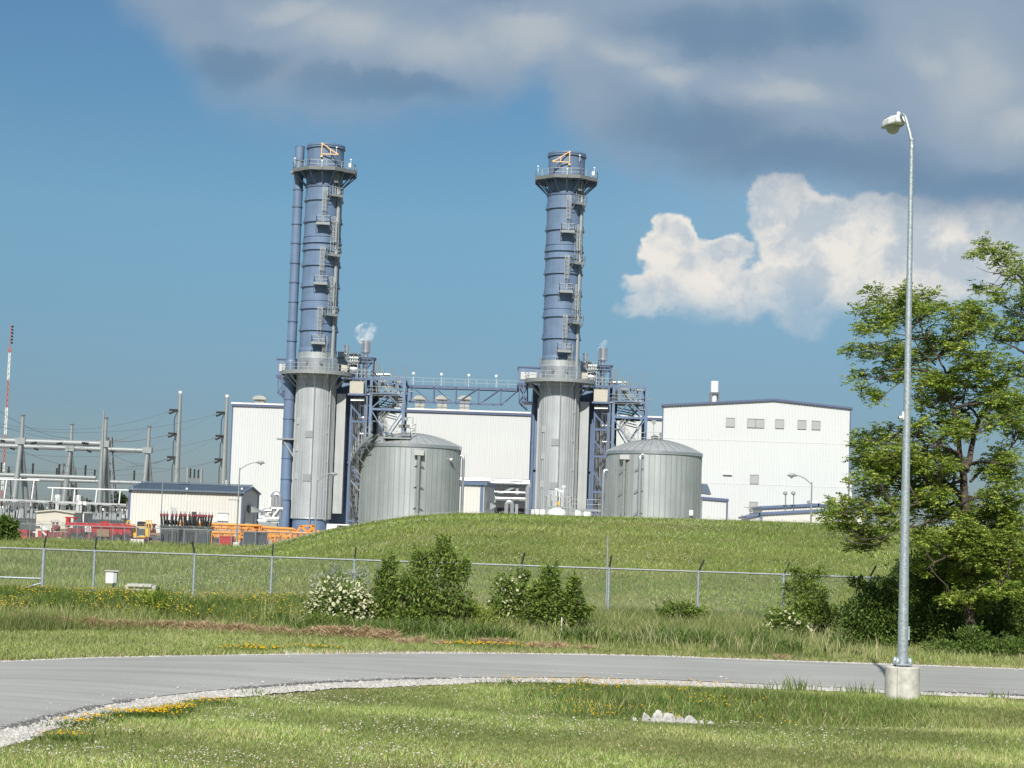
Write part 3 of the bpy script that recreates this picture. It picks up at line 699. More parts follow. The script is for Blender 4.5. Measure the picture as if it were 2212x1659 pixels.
flowers('wildflower_blossoms', X, Y, (.45 + .35 * rng.random(n)) * np.interp(Y, [55, 58, 62], [.7, 1.05, 1.0]), .018 + .022 * rng.random(n), np.array([(.64, .50, .05)]) * (.7 + .5 * rng.random((n, 1))),
        'yellow wildflower heads above the weeds left of the shrubs', 'wildflowers')
# the mound
X, Y = scatter(430000, -32, 42, 70, 121)
k = (H(X, Y) > .14) | (X > -14); k &= (rng.random(len(X)) < np.interp(Y, [70, 95, 121], [.8, .6, .55])); X, Y = X[k], Y[k]; n = len(X)
pz = fbm(X, Y, 3.5); st = fbm(X * .35, Y * 2.2, 3.0)
c = mixcol(n, [GREEN, LIME, PALE, DEEP], [4, 3, 1.5, 1.4]); stripe = np.sin(Y * 1.15 + 2.2 * fbm(X, Y, 12)); dryp = fbm(X + 71, Y * 1.5, 7)
c *= (1.06 + .6 * (pz - .5) + .65 * (st - .5) + .08 * stripe)[:, None]; c *= np.where((dryp > .56)[:, None], [[1.22, 1.04, 1.25]], [[1, 1, 1]])
h = (.07 + .09 * rng.random(n)) * (.6 + .9 * fbm(X + 20, Y, 1.5))
o = blades('grass', X, Y, h, .03 + .025 * rng.random(n), .3 + .5 * rng.random(n), c, two=False)
tag(o, 'green grass covering the long mound beyond the fence', 'grass', kind='stuff')
X, Y = scatter(34000, -16, 36, 71, 116)
dens = np.clip((fbm(X * .6, Y * 1.6 + 11, 2.6) - .46) * 4.5, 0.015, 1) * .55; k = rng.random(len(X)) < dens; X, Y = X[k], Y[k]; n = len(X)
flowers('clover_blossoms', X, Y, .14 + .10 * rng.random(n), .022 + .022 * rng.random(n), np.array([(.62, .62, .48)]) * (.7 + .4 * rng.random((n, 1))), 'pale clover blossoms speckled over the grassy mound', 'clover', sides=5)
# rough field on the left between the two fences
X, Y = scatter(330000, -70, -5, 69, 229)
k = (H(X, Y) < 1.0) & (rng.random(len(X)) < np.interp(Y, [69, 110, 228], [1, .55, .3]) * (1 - .9 * np.exp(-((X + 26) / 5.5) ** 2 - ((Y - 152) / 8.0) ** 2) - .6 * np.exp(-((X + 33) / 9) ** 2 - ((Y - 146) / 6.0) ** 2))); X, Y = X[k], Y[k]; n = len(X)
pz = fbm(X, Y, 6); c = mixcol(n, [GREEN, PALE, DEEP, (.32, .30, .14)], [4, 3, 1.5, 1.5]); c *= (1 + .9 * (pz - .5))[:, None]
h = (.14 + .22 * rng.random(n)) * (.6 + .8 * fbm(X, Y + 9, 4)) * np.interp(Y, [70, 120, 200, 228], [1, 1, 1.6, 2.6]) * (.5 + .5 * np.clip((X + 5) / -8, 0, 1))
o = blades('grass', X, Y, h, np.interp(Y, [69, 228], [.03, .10]) * (.7 + .6 * rng.random(n)), .2 + .4 * rng.random(n), c, two=False)
tag(o, 'rough green field between the near fence and the plant yard', 'grass', kind='stuff')
# ------------------------------------------------------------------ the power plant
YH = 285.0           # the two boiler stacks
YB = 320.0           # the long white hall
Z1 = zoom(1080, 540, 3.318); Z2 = zoom(1080, 1000, 3.318); Z3 = zoom(1080, 1350, 3.687); Z4 = zoom(1080, 1700, 2.765)
ZA = zoom(1350, 1450, 3.687); ZB = zoom(1400, 1480, 2.949); ZC = zoom(1800, 1850, 5.53); Z6 = zoom(2650, 1450, 2.37); ZU2 = zoom(2050, 1750, 2.765); ZS2 = zoom(2050, 1400, 3.687)
Z7 = zoom(900, 1850, 4.74)
SXL = W(690.7, 654, YH).x                                   # axis of the left stack
SXR = W(1214.5, 667, YH).x
def zs(y): return W(690.7 + (654 - y) * 0.041, y, YH).z     # height on the left stack's axis

def rail_ring(mb, c, r, z, a0, a1, n=14, h=1.1, t=.055, posts=None):
    """curved guard rail: two rails, posts"""
    A = [a0 + (a1 - a0) * i / n for i in range(n + 1)]
    P = [Vector((c[0] + r * math.cos(a), c[1] + r * math.sin(a), z)) for a in A]
    for k in (.5, 1.0):
        for p, q in zip(P[:-1], P[1:]): mb.beam(p + Vector((0, 0, h * k)), q + Vector((0, 0, h * k)), t)
    for p in P[::max(1, n // (posts or 7))]: mb.beam(p, p + Vector((0, 0, h)), t)
def rail_line(mb, pts, h=1.1, t=.055, step=1.5):
    pts = [Vector(p) for p in pts]
    for p, q in zip(pts[:-1], pts[1:]):
        for k in (.5, 1.0): mb.beam(p + Vector((0, 0, h * k)), q + Vector((0, 0, h * k)), t)
        n = max(1, int((q - p).length / step))
        for i in range(n + 1):
            s_ = p.lerp(q, i / n); mb.beam(s_, s_ + Vector((0, 0, h)), t)
def ladder(mb, p, q, out, w=.45, cage=True, t=.05):
    """vertical ladder from p up to q with a safety cage towards 'out'"""
    p, q, out = Vector(p), Vector(q), Vector(out).normalized(); side = out.cross(Vector((0, 0, 1))) * (w / 2)
    mb.beam(p - side, q - side, t); mb.beam(p + side, q + side, t)
    n = int((q - p).length / .55)
    for i in range(n): 
        s_ = p.lerp(q, (i + .5) / n); mb.beam(s_ - side, s_ + side, t * .6)
    if cage:
        for k in (-1, -.5, 0, .5, 1):
            o_ = out * (.75 - .2 * abs(k)) + side * (1.5 * k); mb.beam(p + o_ + Vector((0, 0, 1.8)), q + o_, t * .8)
        m_ = max(2, int((q - p).length / 1.0))
        for i in range(m_ + 1):
            b_ = (p + Vector((0, 0, 1.8))).lerp(q, i / m_); L_ = [b_ + out * (.75 - .2 * abs(k)) + side * (1.5 * k) for k in (-1, -.5, 0, .5, 1)]
            for a_, c_ in zip(L_[:-1], L_[1:]): mb.beam(a_, c_, t * .8)

# z levels on the stack, read off the photograph
zt_top, zt_ring, zt_plat = zs(316), zs(324), zs(374)
flange = [zs(y) for y in (436.5, 483, 528, 543, 576.6, 622, 669.4, 716)]
seam = [zs(514.6), zs(652)]
z_blue0, z_plat2, z_shell0 = zs(763), zs(806), zs(1121)
RS = 2.70
def stack(X, label, mirror):
    t = thing('chimney_stack', label, 'chimney', (X, YH, 0), 'blue exhaust stacks of the power plant')
    c = (X, YH, 0)
    prof = [(RS - .12, zt_top), (RS, zt_top), (RS, z_blue0)]
    prof = [(2.45, zt_top - 3), (2.45, zt_top), (RS + .12, zt_top), (RS + .12, zt_top - .25), (RS, zt_top - .3), (RS, z_blue0 + .7), (RS + .14, z_blue0 + .3), (RS + .14, z_blue0)]
    MB().lathe(c, prof, 48).build('blue_shell', M_blue, t)
    MB().lathe(c, [(RS, zt_ring + .2), (RS + .2, zt_ring + .2), (RS + .2, zt_ring), (RS, zt_ring)], 48).build('rim_ring', M_blue, t)
    for z in flange:
        MB().lathe(c, [(RS, z + .75), (RS + .10, z + .7), (RS + .10, z + .15), (RS + .24, z + .12), (RS + .24, z - .08), (RS, z - .08)], 48).build('flange_ring', M_blue, t)
    for z in seam: MB().lathe(c, [(RS, z + .06), (RS + .08, z + .06), (RS + .08, z - .06), (RS, z - .06)], 48).build('weld_ring', M_blue, t)
    # lower lagged shell
    RL = 2.92
    lower = MB().lathe(c, [(2.83, z_blue0), (2.83, z_plat2 + 2.2), (2.95, z_plat2 + 2.1), (2.95, z_plat2 - .6), (RL, z_plat2 - .8), (RL, z_shell0 + .2), (RL + .03, z_shell0)], 40)
    lower.build('lagged_shell', M_alu, t)
    s_ = MB()
    for k in range(44):
        a = 2 * math.pi * k / 44; p = Vector((X + RL * math.cos(a), YH + RL * math.sin(a), 0))
        s_.beam(p + Vector((0, 0, z_shell0)), p + Vector((0, 0, z_plat2 - .8)), .07, .05)
    s_.build('standing_seams', M_aludk, t)
    MB().lathe(c, [(2.97, z_plat2 + .2), (3.0, z_plat2 + .25), (3.0, z_plat2 + 2.0), (2.97, z_plat2 + 2.05)], 40).build('bright_band', M_bright, t)
    MB().lathe(c, [(2.7, 0), (2.7, z_shell0 - .1), (2.92, z_shell0 + .15)], 40).build('blue_base', M_blue, t)
    # little access panels and vents on the shell
    for (ang, z, w_, h_) in ((-140, zs(912), .55, .9), (-140, zs(970), .55, .9), (-139, zs(1030), .5, 1.0)):
        a = R(ang); p = Vector((X + (RL + .04) * math.cos(a), YH + (RL + .04) * math.sin(a), z)); tn = Vector((-math.sin(a), math.cos(a), 0)) * w_ / 2
        MB().beam(p - tn, p + tn, .12, h_).build('inspection_panel', M_grey, t)
    for (ang, z) in ((-100, zs(940)), (-101, zs(1033))):
        a = R(ang); p = Vector((X + (RL + .04) * math.cos(a), YH + (RL + .04) * math.sin(a), z)); tn = Vector((-math.sin(a), math.cos(a), 0)) * .55
        MB().beam(p - tn, p + tn, .1, 1.0).build('patch_panel', M_galv, t)
    # upper platform: octagonal gallery on brackets
    up = MB(); ro = 4.9
    def octa(mb, rin, rout, z0, z1, n=8, ph=R(22.5)):
        for k in range(n):
            a, b = ph + 2 * math.pi * k / n, ph + 2 * math.pi * (k + 1) / n
            P = [Vector((X + r * math.cos(q), YH + r * math.sin(q), 0)) for r, q in ((rin, a), (rout, a), (rout, b), (rin, b))]
            mb.hexa([p + Vector((0, 0, z0)) for p in P] + [p + Vector((0, 0, z1)) for p in P])
    octa(up, RS + .02, ro, zt_plat - .18, zt_plat)
    octa(up, ro, ro + .06, zt_plat - .3, zt_plat + .22)
    up.build('gallery_floor', M_grate, t)
    for k in range(16):
        br = MB(); a = R(22.5) * k + R(11.25) * 0; d = Vector((math.cos(a), math.sin(a), 0)); rr = ro * .97 if k % 2 else ro * .9
        b0 = Vector((X, YH, zt_plat - .3))
        br.beam(b0 + d * RS, b0 + d * rr, .14, .24); br.beam(b0 + d * rr, b0 + d * (RS + .02) - Vector((0, 0, 1.9)), .14, .16); br.build('gallery_bracket', M_bluedk, t)
    br = MB(); br.lathe(c, [(RS + .0, zt_plat - 2.1), (RS + .12, zt_plat - 2.1), (RS + .12, zt_plat - 2.4), (RS, zt_plat - 2.4)], 40, False)
    br.build('bracket_ring', M_bluedk, t)
    rl = MB()
    V8 = [Vector((X + ro * math.cos(R(22.5 + 45 * k)), YH + ro * math.sin(R(22.5 + 45 * k)), zt_plat)) for k in range(9)]
    rail_line(rl, V8, 1.15, .06, 1.2); rl.build('gallery_railing', M_railing, t)
    # hoist frame in pale orange
    hf = MB(); a = R(-93); sgn = mirror
    b = Vector((X - .35 * -sgn * -1 if False else X + (-.30 if sgn > 0 else .32), YH - RS - .25, 0)); z0, z1 = zs(341), zs(318.5)
    b.z = z0; top = b.copy(); top.z = z1; tip = b + Vector((sgn * 2.5, -.5, -.1)); mid = b.lerp(tip, .52)
    hf.beam(b, top, .12); hf.beam(b, tip, .12); hf.beam(top, tip, .12); hf.beam(mid, top.lerp(tip, .52), .1); hf.beam(tip, tip.lerp(top, .12) - Vector((0, 0, .0)), .24)
    hf.beam(b - Vector((0, 0, .3)), b + Vector((0, .5, -.3)), .3); hf.beam(top, top + Vector((0, .4, 0)), .2)
    hf.build('hoist_frame', M_hoist, t)
    # rest platforms, ladders and the cable tray down the front right
    def on(ang, r): a = R(ang); return Vector((X + r * math.cos(a), YH + r * math.sin(a), 0))
    lev = [('r', zs(428)), ('l', zs(490)), ('r', zs(555.5)), ('l', zs(618)), ('r', zs(683)), ('l', zs(745))]
    angs = {'r': -55, 'l': -84}
    seq = [('g', zt_plat)] + lev + [('g2', z_plat2)]
    for i, (s, z) in enumerate(lev):
        a = angs[s]; d = Vector((math.cos(R(a)), math.sin(R(a)), 0)); tn = Vector((-d.y, d.x, 0)); q = on(a, RS)
        pf = MB()
        A, B = q - tn * .98 + d * .05, q + tn * .98 + d * .05
        pf.hexa([p + Vector((0, 0, z - .1)) for p in (A, B, B + d * 1.15, A + d * 1.15)] + [p + Vector((0, 0, z)) for p in (A, B, B + d * 1.15, A + d * 1.15)])
        pf.beam(A + d * 1.2 + Vector((0, 0, z - .06)), B + d * 1.2 + Vector((0, 0, z - .06)), .07, .38)
        for e in (A, B): pf.beam(e + d * 1.05 + Vector((0, 0, z - .1)), e + Vector((0, 0, z - 1.2)), .08)
        po = pf.build('rest_platform', M_galv, t)
        r_ = MB(); rail_line(r_, [A + Vector((0, 0, z)), A + d * 1.15 + Vector((0, 0, z)), B + d * 1.15 + Vector((0, 0, z)), B + Vector((0, 0, z))], 1.1, .06, .9)
        r_.build('railing', M_railing, po)
        # ladder arriving from above
        s2, zu = seq[i]
        la = MB(); a2 = (angs[s] + (1.2 if s == 'l' else 0)); d2 = Vector((math.cos(R(a2)), math.sin(R(a2)), 0)); p = on(a2, RS + .25)
        ladder(la, p + Vector((0, 0, z + .1)), p + Vector((0, 0, zu + (1.1 if s2 != 'g' else 0))), d2); la.build('caged_ladder', M_railing, t)
    la = MB(); d2 = Vector((math.cos(R(-68)), math.sin(R(-68)), 0)); p = on(-68, RS + .3); ladder(la, p + Vector((0, 0, z_plat2 + .1)), p + Vector((0, 0, lev[-1][1] + 1)), d2); la.build('caged_ladder', M_railing, t)
    tr = MB(); q = on(-38, RS + .2); tr.beam(q + Vector((0, 0, z_plat2)), q + Vector((0, 0, zt_plat)), .3, .16); q = on(-32, RS + .2); tr.beam(q + Vector((0, 0, z_plat2)), q + Vector((0, 0, zt_plat)), .16)
    tr.build('cable_tray', M_galv, t)
    # lower gallery
    g = MB(); rg = 5.15
    for k in range(24):
        a, b = R(-200) + R(220) * k / 24, R(-200) + R(220) * (k + 1) / 24
        P = [Vector((X + r * math.cos(q), YH + r * math.sin(q), 0)) for r, q in ((2.96, a), (rg, a), (rg, b), (2.96, b))]
        g.hexa([p + Vector((0, 0, z_plat2 - .15)) for p in P] + [p + Vector((0, 0, z_plat2)) for p in P])
        P = [Vector((X + r * math.cos(q), YH + r * math.sin(q), 0)) for r, q in ((rg, a), (rg + .06, a), (rg + .06, b), (rg, b))]
        g.hexa([p + Vector((0, 0, z_plat2 - .42)) for p in P] + [p + Vector((0, 0, z_plat2 + .12)) for p in P])
    g.build('lower_gallery_floor', M_galv, t)
    for k in range(9):
        br = MB(); a = R(-190 + 25 * k); d = Vector((math.cos(a), math.sin(a), 0)); b0 = Vector((X, YH, z_plat2 - .3))
        br.beam(b0 + d * 2.95, b0 + d * 5.0, .14, .22); br.beam(b0 + d * 4.8, b0 + d * 2.95 - Vector((0, 0, 1.9)), .12, .14); br.build('lower_gallery_bracket', M_aludk, t)
    r_ = MB(); rail_ring(r_, c, rg, z_plat2, R(-200), R(20), 26, 1.1, .055, 13); r_.build('lower_gallery_railing', M_railing, t)
    for ang in (-112, -75):
        p = on(ang, 2.9); d = Vector((math.cos(R(ang)), math.sin(R(ang)), 0)); MB().tube([p + Vector((0, 0, z_plat2 + 1.35)), p + d * .5 + Vector((0, 0, z_plat2 + 1.35))], .22, 8).build('sampling_port', M_grate, t)
    # conduit pipes down the lower front
    pp = MB(); q = on(-88, RL + .12); pp.tube([q + Vector((0, 0, 3.0)), q + Vector((0, 0, z_plat2 - .4))], .09, 6)
    for k in range(7): z = 4 + k * 3; pp.beam(on(-88, RL) + Vector((0, 0, z)), q + Vector((0, 0, z)), .22)
    pp.build('conduit', M_bright, t)
    pp = MB(); q = on(-42, RL + .18); pp.tube([q + Vector((0, 0, z_shell0)), q + Vector((0, 0, z_plat2 - .4))], .11, 6)
    for k in range(5): z = 4 + k * 4.2; pp.beam(on(-42, RL) + Vector((0, 0, z)), q + Vector((0, 0, z)), .34, .4)
    pp.build('conduit', M_aludk, t)
    for ang, z, r in ((-90, zt_plat + .9, ro), (-35, zt_plat + 1.6, ro), (-150, zt_plat + 1.6, ro), (-55, zt_plat + 3.4, RS + .5)):
        p = on(ang, r) + Vector((0, 0, z)); lamp = MB().beam(p - Vector((0, 0, .9)), p, .05); lamp.lathe(p, [(.0, .13), (.13, .1), (.14, -.07), (0, -.11)], 8); lamp.build('gallery_light', M_plastic, t)
    bx = MB(); p = on(-32, ro - .3) + Vector((0, 0, zt_plat + .5)); bx.box(p - Vector((.18, .2, 0)), p + Vector((.18, .2, .6))); bx.build('monitor_box', M_plastic, t)
    return t
stack(SXL, 'left blue chimney stack beside the tall thin blue pipe', 1)
stack(SXR, 'right blue chimney stack without a thin pipe beside it', -1)

def hrsg(off, who, louvers, first):
    """everything around one stack; read off the left unit and moved for the right one"""
    O = Vector((off, 0, 0)); 
    def z3(a, b, Y=YH): return Z3(a, b, Y) + O
    def z2(a, b, Y=YH): return Z2(a, b, Y) + O
    def z4(a, b, Y=YH): return Z4(a, b, Y) + O
    base = lambda v: (v.x, v.y, 0)
    # boiler casing: long blue box going back behind the stack
    xl, xr = z3(345, 1100, YH + 3).x, z3(1195, 1100, YH + 3).x; zt = z3(1100, 600, YH + 3).z
    c = thing('boiler_casing', 'blue steel boiler casing behind the %s stack' % who, 'boiler', ((xl + xr) / 2, YH + 3, 0), 'boiler casings behind the stacks')
    b = MB().box((xl, YH + 3.2, 2.6), (xr, YH + 26, zt)); 
    b.build('casing_wall', M_blue, c)
    fr = MB()
    for x in (xl - .15, xr + .15): fr.box((x - .16, YH + 2.7, 0), (x + .16, YH + 3.15, zt + .2))
    for z in (2.4, zt * .5, zt): fr.box((xl - .2, YH + 2.8, z - .15), (xr + .2, YH + 3.15, z + .15))
    for y in (8, 14, 20, 26):
        for x in (xl - .15, xr + .15): fr.box((x - .15, YH + y - .2, 0), (x + .15, YH + y + .2, zt + .2))
    fr.build('casing_frame', M_bluedk, c)
    gp = MB()
    x0, x1 = z3(985, 900).x, z3(1118, 900).x; zz0, zz1 = z4(720, 978).z, z3(1050, 828).z
    gp.box((x0, YH + .2, zz0), (x1, YH + 2.6, zz1))
    x0, x1 = z3(362, 900).x, z3(420, 900).x; gp.box((x0, YH + .6, zz0 + 1.5), (x1, YH + 2.6, zz1 + .3)); gp.build('lagging_panel', M_aludk, c)
    # penthouse deck beam line
    dk = MB(); p, q = z3(1090, 590, YH + 4), z3(1500, 596, YH + 4)
    dk.box((p.x, YH + 2.6, p.z - .35), (q.x, YH + 22, p.z)); dk.build('roof_deck', M_bluedk, c)
    rr = MB(); rail_line(rr, [(z3(1060, 580, YH + 2.8).x, YH + 2.8, p.z), (q.x, YH + 2.8, p.z), (q.x, YH + 12, p.z)], 1.1, .06, 1.3); rr.build('deck_railing', M_railing, c)
    zd = p.z
    # louvred cabin on the left
    a, d = z3(108, 325, YH + 2), z3(430, 562, YH + 2)
    k = thing('louvred_cabin', 'blue cabin with %s louvre%s hanging left of the %s stack' % (('two white', 's') if louvers == 2 else ('one white', '')) [0:2] + (who,) if False else
              ('blue cabin with two white louvres on the side of the right stack' if louvers == 2 else 'blue cabin with one white louvre on the side of the left stack'), 'plant cabin', (a.x, YH + 2, d.z), 'louvred cabins')
    MB().box((a.x, YH + 2, d.z), (d.x, YH + 8, a.z)).build('cabin_wall', M_blue, k)
    rf = MB().box((a.x - .15, YH + 1.9, a.z), (d.x + .15, YH + 8.1, a.z + .18)); rf.box((a.x - .15, YH + 1.9, d.z - .3), (d.x, YH + 8, d.z - .02)); rf.build('cabin_edge_beam', M_trim, k)
    for i in range(louvers):
        l0 = z3(140, 392, YH + 1.9); l1 = z3(246, 497, YH + 1.9); dx = (l1.x - l0.x + .1) * i
        lf = MB(); n = 11
        for j in range(n):
            z = l1.z + (l0.z - l1.z) * (j + .3) / n; lf.beam((l0.x + dx, YH + 1.9, z), (l1.x + dx, YH + 1.9, z), .12, .12)
        lf.box((l0.x + dx, YH + 1.94, l1.z), (l1.x + dx, YH + 1.99, l0.z)); lf.build('louvre', M_louver, k)
    sf = MB(); P = [z3(118, 575, YH + 2), z3(238, 575, YH + 2), z3(118, 822, YH + 2), z3(238, 822, YH + 2)]
    for dy in (0, 5):
        D = Vector((0, dy, 0))
        for i, j in ((0, 2), (1, 3), (2, 3), (0, 3), (1, 2)): sf.beam(P[i] + D, P[j] + D, .16)
        sf.beam(P[2] + D, z3(235, 925, YH + 2) + D, .18); m_ = (P[0] + P[1]) / 2; m2 = (P[2] + P[3]) / 2; sf.beam(m_ + D, m2 + D, .22)
    sf.box((P[2].x, YH + 2, P[2].z - .15), (P[3].x + 1, YH + 7.5, P[2].z)); sf.build('support_bracket', M_bluedk, k)
    # steam drum
    a, d = z3(1120, 478, YH + 6), z3(1345, 478, YH + 6); r = abs(z3(1240, 405, YH + 6).z - z3(1240, 550, YH + 6).z) / 2
    cx, cz = (a.x + d.x) / 2, (z3(1240, 405, YH + 6).z + z3(1240, 550, YH + 6).z) / 2
    sd_ = thing('steam_drum', 'shiny horizontal steam drum on the roof beside the %s stack' % who, 'pressure vessel', (cx, YH + 6, zd), 'steam drums')
    hw = (d.x - a.x) / 2; xs_ = [-hw, -hw * .93, -hw * .8, -hw * .62, hw * .62, hw * .8, hw * .93, hw]; rs_ = [r * .08, r * .5, r * .82, r, r, r * .82, r * .5, r * .08]
    MB().tube([(cx + u, YH + 6, cz) for u in xs_], rs_, 24).build('drum_shell', M_bright, sd_)
    for u in (-.5, .5): MB().box((cx + hw * u - .2, YH + 5, zd), (cx + hw * u + .2, YH + 7, cz - r * .75)).build('saddle', M_bluedk, sd_)
    dp = MB(); dz = cz + r + .3; dp.box((cx - hw * .7, YH + 4.6, dz), (cx + hw * .8, YH + 8, dz + .22))
    rail_line(dp, [(cx - hw * .7, YH + 4.6, dz + .2), (cx + hw * .8, YH + 4.6, dz + .2), (cx + hw * .8, YH + 8, dz + .2)], 1.1, .06, .7)
    for u in (-.6, .6): dp.beam((cx + hw * u, YH + 4.8, zd), (cx + hw * u, YH + 4.8, dz), .14)
    dp.build('drum_platform', M_galv, sd_)
    for u in (-.4, -.1, .2, .5):
        vv = MB(); vv.tube([(cx + hw * u, YH + 5, cz + r * .9), (cx + hw * u, YH + 5, dz + .9)], .09, 6); vv.lathe((cx + hw * u, YH + 5, dz + .7), [(0, .2), (.2, .1), (.2, -.1), (0, -.2)], 8); vv.build('relief_valve', M_plastic, sd_)
    # silencers
    def silencer(nm, label, zx, y0, y1, y2, r1, r2, Y, bend=False):
        p0, p1, p2 = z3(zx, y0, Y), z3(zx, y1, Y), z3(zx, y2, Y); x = (p0.x + p2.x) / 2 if not bend else p1.x
        s = thing(nm, label, 'steam vent', (x, Y, zd), 'silver steam silencers')
        MB().lathe((x, Y, 0), [(r1 * .7, p0.z - 1), (r1 * .7, p0.z), (r1 + .06, p0.z), (r1 + .06, p0.z - .15), (r1, p0.z - .2), (r1, p1.z + .35), (r1 + .07, p1.z + .3), (r1 + .07, p1.z + .1), (r1, p1.z), (r2, p1.z - .05)], 20).build('silencer_body', M_bright, s)
        if bend: MB().tube([(x, Y, p1.z), (x, Y, p2.z + .7), (x + .15, Y, p2.z + .25), (x + .7, Y, p2.z + .05), (x + 1.6, Y, p2.z)], r2, 12).build('vent_pipe', M_bright, s)
        else: MB().tube([(x, Y, p1.z), (x, Y, zd)], r2, 14).build('vent_pipe', M_bright, s)
        return s, x, p1.z
    silencer('steam_silencer', 'small slim silencer with a bent foot beside the %s stack' % who, 1126, 116, 268, 375, .36, .24, YH + 5, True)
    big_s, bx_, bz_ = silencer('steam_silencer', 'tall wide steaming silencer on the boiler roof by the %s stack' % who, 1408, 46, 232, 590, .68, .40, YH + 7)
    fr = MB(); zf = z3(1400, 318, YH + 7).z
    for dx in (-1.25, 1.25):
        for dy in (-1.2, 1.2): fr.beam((bx_ + dx, YH + 7 + dy, zd), (bx_ + dx, YH + 7 + dy, zf), .2)
    for dy in (-1.2, 1.2):
        fr.beam((bx_ - 1.4, YH + 7 + dy, zf), (bx_ + 1.5, YH + 7 + dy, zf), .2, .3); fr.beam((bx_ - 1.25, YH + 7 + dy, zd + 2.6), (bx_ + 1.25, YH + 7 + dy, zd + 2.6), .16)
        fr.beam((bx_ - 1.25, YH + 7 + dy, zd), (bx_ + 1.25, YH + 7 + dy, zf), .12)
    fr.box((bx_ - 1.5, YH + 5.6, zf + .1), (bx_ + 1.6, YH + 8.4, zf + .22))
    fr.build('support_frame', M_bluedk, big_s)
    # grey blowdown tank at the back
    a, d = z3(1165, 235, YH + 14), z3(1335, 235, YH + 14)
    tk = MB().lathe(((a.x + d.x) / 2, YH + 14, 0), [(.1, a.z + .1), ((d.x - a.x) / 2, a.z), ((d.x - a.x) / 2, zd)], 24).build('vent_tank', M_aludk, None)
    rebase(tk, ((a.x + d.x) / 2, YH + 14, zd)); tag(tk, 'grey round vent tank behind the %s stack and steam drum' % who, 'tank', 'vent tanks')
    a, d = z3(1010, 215, YH + 16), z3(1130, 300, YH + 16)
    o = MB().box((a.x, YH + 15, d.z), (d.x, YH + 18, a.z)); o.box((a.x - .8, YH + 15.5, zd), (d.x + .2, YH + 18, d.z - 0.02)); o = o.build('equipment_cabinet', M_aludk); rebase(o, (a.x, YH + 16, zd)); tag(o, 'grey equipment cabinet half hidden behind the %s stack' % who, 'cabinet', 'roof cabinets')
    # cream boxes
    a, d = z3(1055, 406, YH + 3.4), z3(1142, 502, YH + 3.4)
    o = MB().box((a.x, YH + 3.0, zd), (d.x, YH + 4.3, a.z)); o.beam((a.x - .05, YH + 2.96, (a.z + zd) / 2), (d.x + .05, YH + 2.96, (a.z + zd) / 2), .05); o = o.build('control_box', M_beige); rebase(o, (a.x, YH + 3.4, zd)); tag(o, 'small cream control box left of the drum by the %s stack' % who, 'control box', 'cream control boxes')
    a, d = z3(1185, 645, YH - 1), z3(1370, 830, YH - 1)
    k = thing('instrument_cabin', 'large cream ribbed cabin hung under the roof by the %s stack' % who, 'plant cabin', (a.x, YH - 1, d.z), 'cream instrument cabins')
    cb = MB().box((a.x, YH - 1, d.z), (d.x, YH + 2.6, a.z)); n = 14
    for i in range(n + 1): x = a.x + (d.x - a.x) * i / n; cb.box((x - .05, YH - 1.06, d.z), (x + .05, YH - 1.0, a.z))
    cb.build('cabin_wall', M_beige, k); MB().box((a.x - .3, YH - 1.3, d.z - .28), (d.x + .3, YH + 2.6, d.z)).build('cabin_floor', M_bluedk, k)
    MB().beam(z3(1190, 918, YH - .5), z3(1388, 918, YH - .5), .25, .3).build('pipe_shelf', M_plastic, k)
    # pipe rack under the cabin
    xl_, xr_ = z3(1205, 1100, YH + 1).x, z3(1405, 1100, YH + 1).x
    k = thing('pipe_rack', 'blue braced rack of upright steam pipes right of the %s stack' % who, 'pipe rack', ((xl_ + xr_) / 2, YH + 2, 0), 'pipe racks of the boilers')
    st = MB(); lv = [z3(1290, y, YH + 1).z for y in (870, 1245, 1640)]; lv += [lv[-1] - 5.2, lv[-1] - 10.6]
    for x in (xl_, xr_):
        for y in (YH + .2, YH + 4): st.beam((x, y, 0), (x, y, zd - .4), .26)
    for i, z in enumerate(lv[1:]): st.beam((xl_, YH + .2, z), (xr_, YH + .2, z), .3)
    for i in range(len(lv) - 1):
        st.beam((xl_, YH + .25, (lv[i] + lv[i + 1]) / 2 + .4), (xr_, YH + .25, lv[i + 1] + .1), .24)
        if i == 0: st.beam((xl_, YH + .25, (lv[0] + lv[1]) / 2 + .4), (xr_, YH + .25, lv[0]), .2)
    st.build('rack_frame', M_bluedk, k)
    pp = MB(); n = 9; rnd = random.Random(3)
    for i in range(n):
        x = xl_ + (xr_ - xl_) * (i + .6) / n; r_ = rnd.choice((.07, .1, .18, .12)); y = YH + 1 + rnd.random() * 2.4
        MB().tube([(x, y, .5), (x, y, zd - .5)], r_, 8).build('riser_pipe', M_bright, k)
    dk = MB().box((xl_ + .1, YH + 4.3, .2), (xr_ + 1.5, YH + 8, zd - .6)); dk.build('dark_rack_fill', M_dark, k)  # solid near-black box standing in for the dark space behind the pipes
    x = z3(1415, 1100, YH + .5).x; MB().tube([(x, YH + .5, 1), (x, YH + .5, z3(1415, 865, YH + .5).z)], .26, 12).build('riser_pipe', M_bright, k)
    for zz in (1000, 1180, 1420):
        v = z3(1330, zz, YH + 1.5); MB().tube([v, v + Vector((1.4, 0, 0)), v + Vector((1.7, 0, -.4)), v + Vector((1.7, 0, -2))], .16, 8).build('branch_pipe', M_bright, k)
    # stair tower
    A, B = z3(1500, 600, YH + 1), z3(1985, 612, YH + 1); zb = A.z
    k = thing('stair_tower', 'open blue steel stair tower right of the %s stack' % who, 'stair tower', ((A.x + B.x) / 2, YH + 4, 0), 'open stair towers')
    st = MB(); ys_ = (YH + 1, YH + 7)
    for x in (A.x, B.x):
        for y in ys_: st.beam((x, y, 0), (x, y, zb + .2), .42)
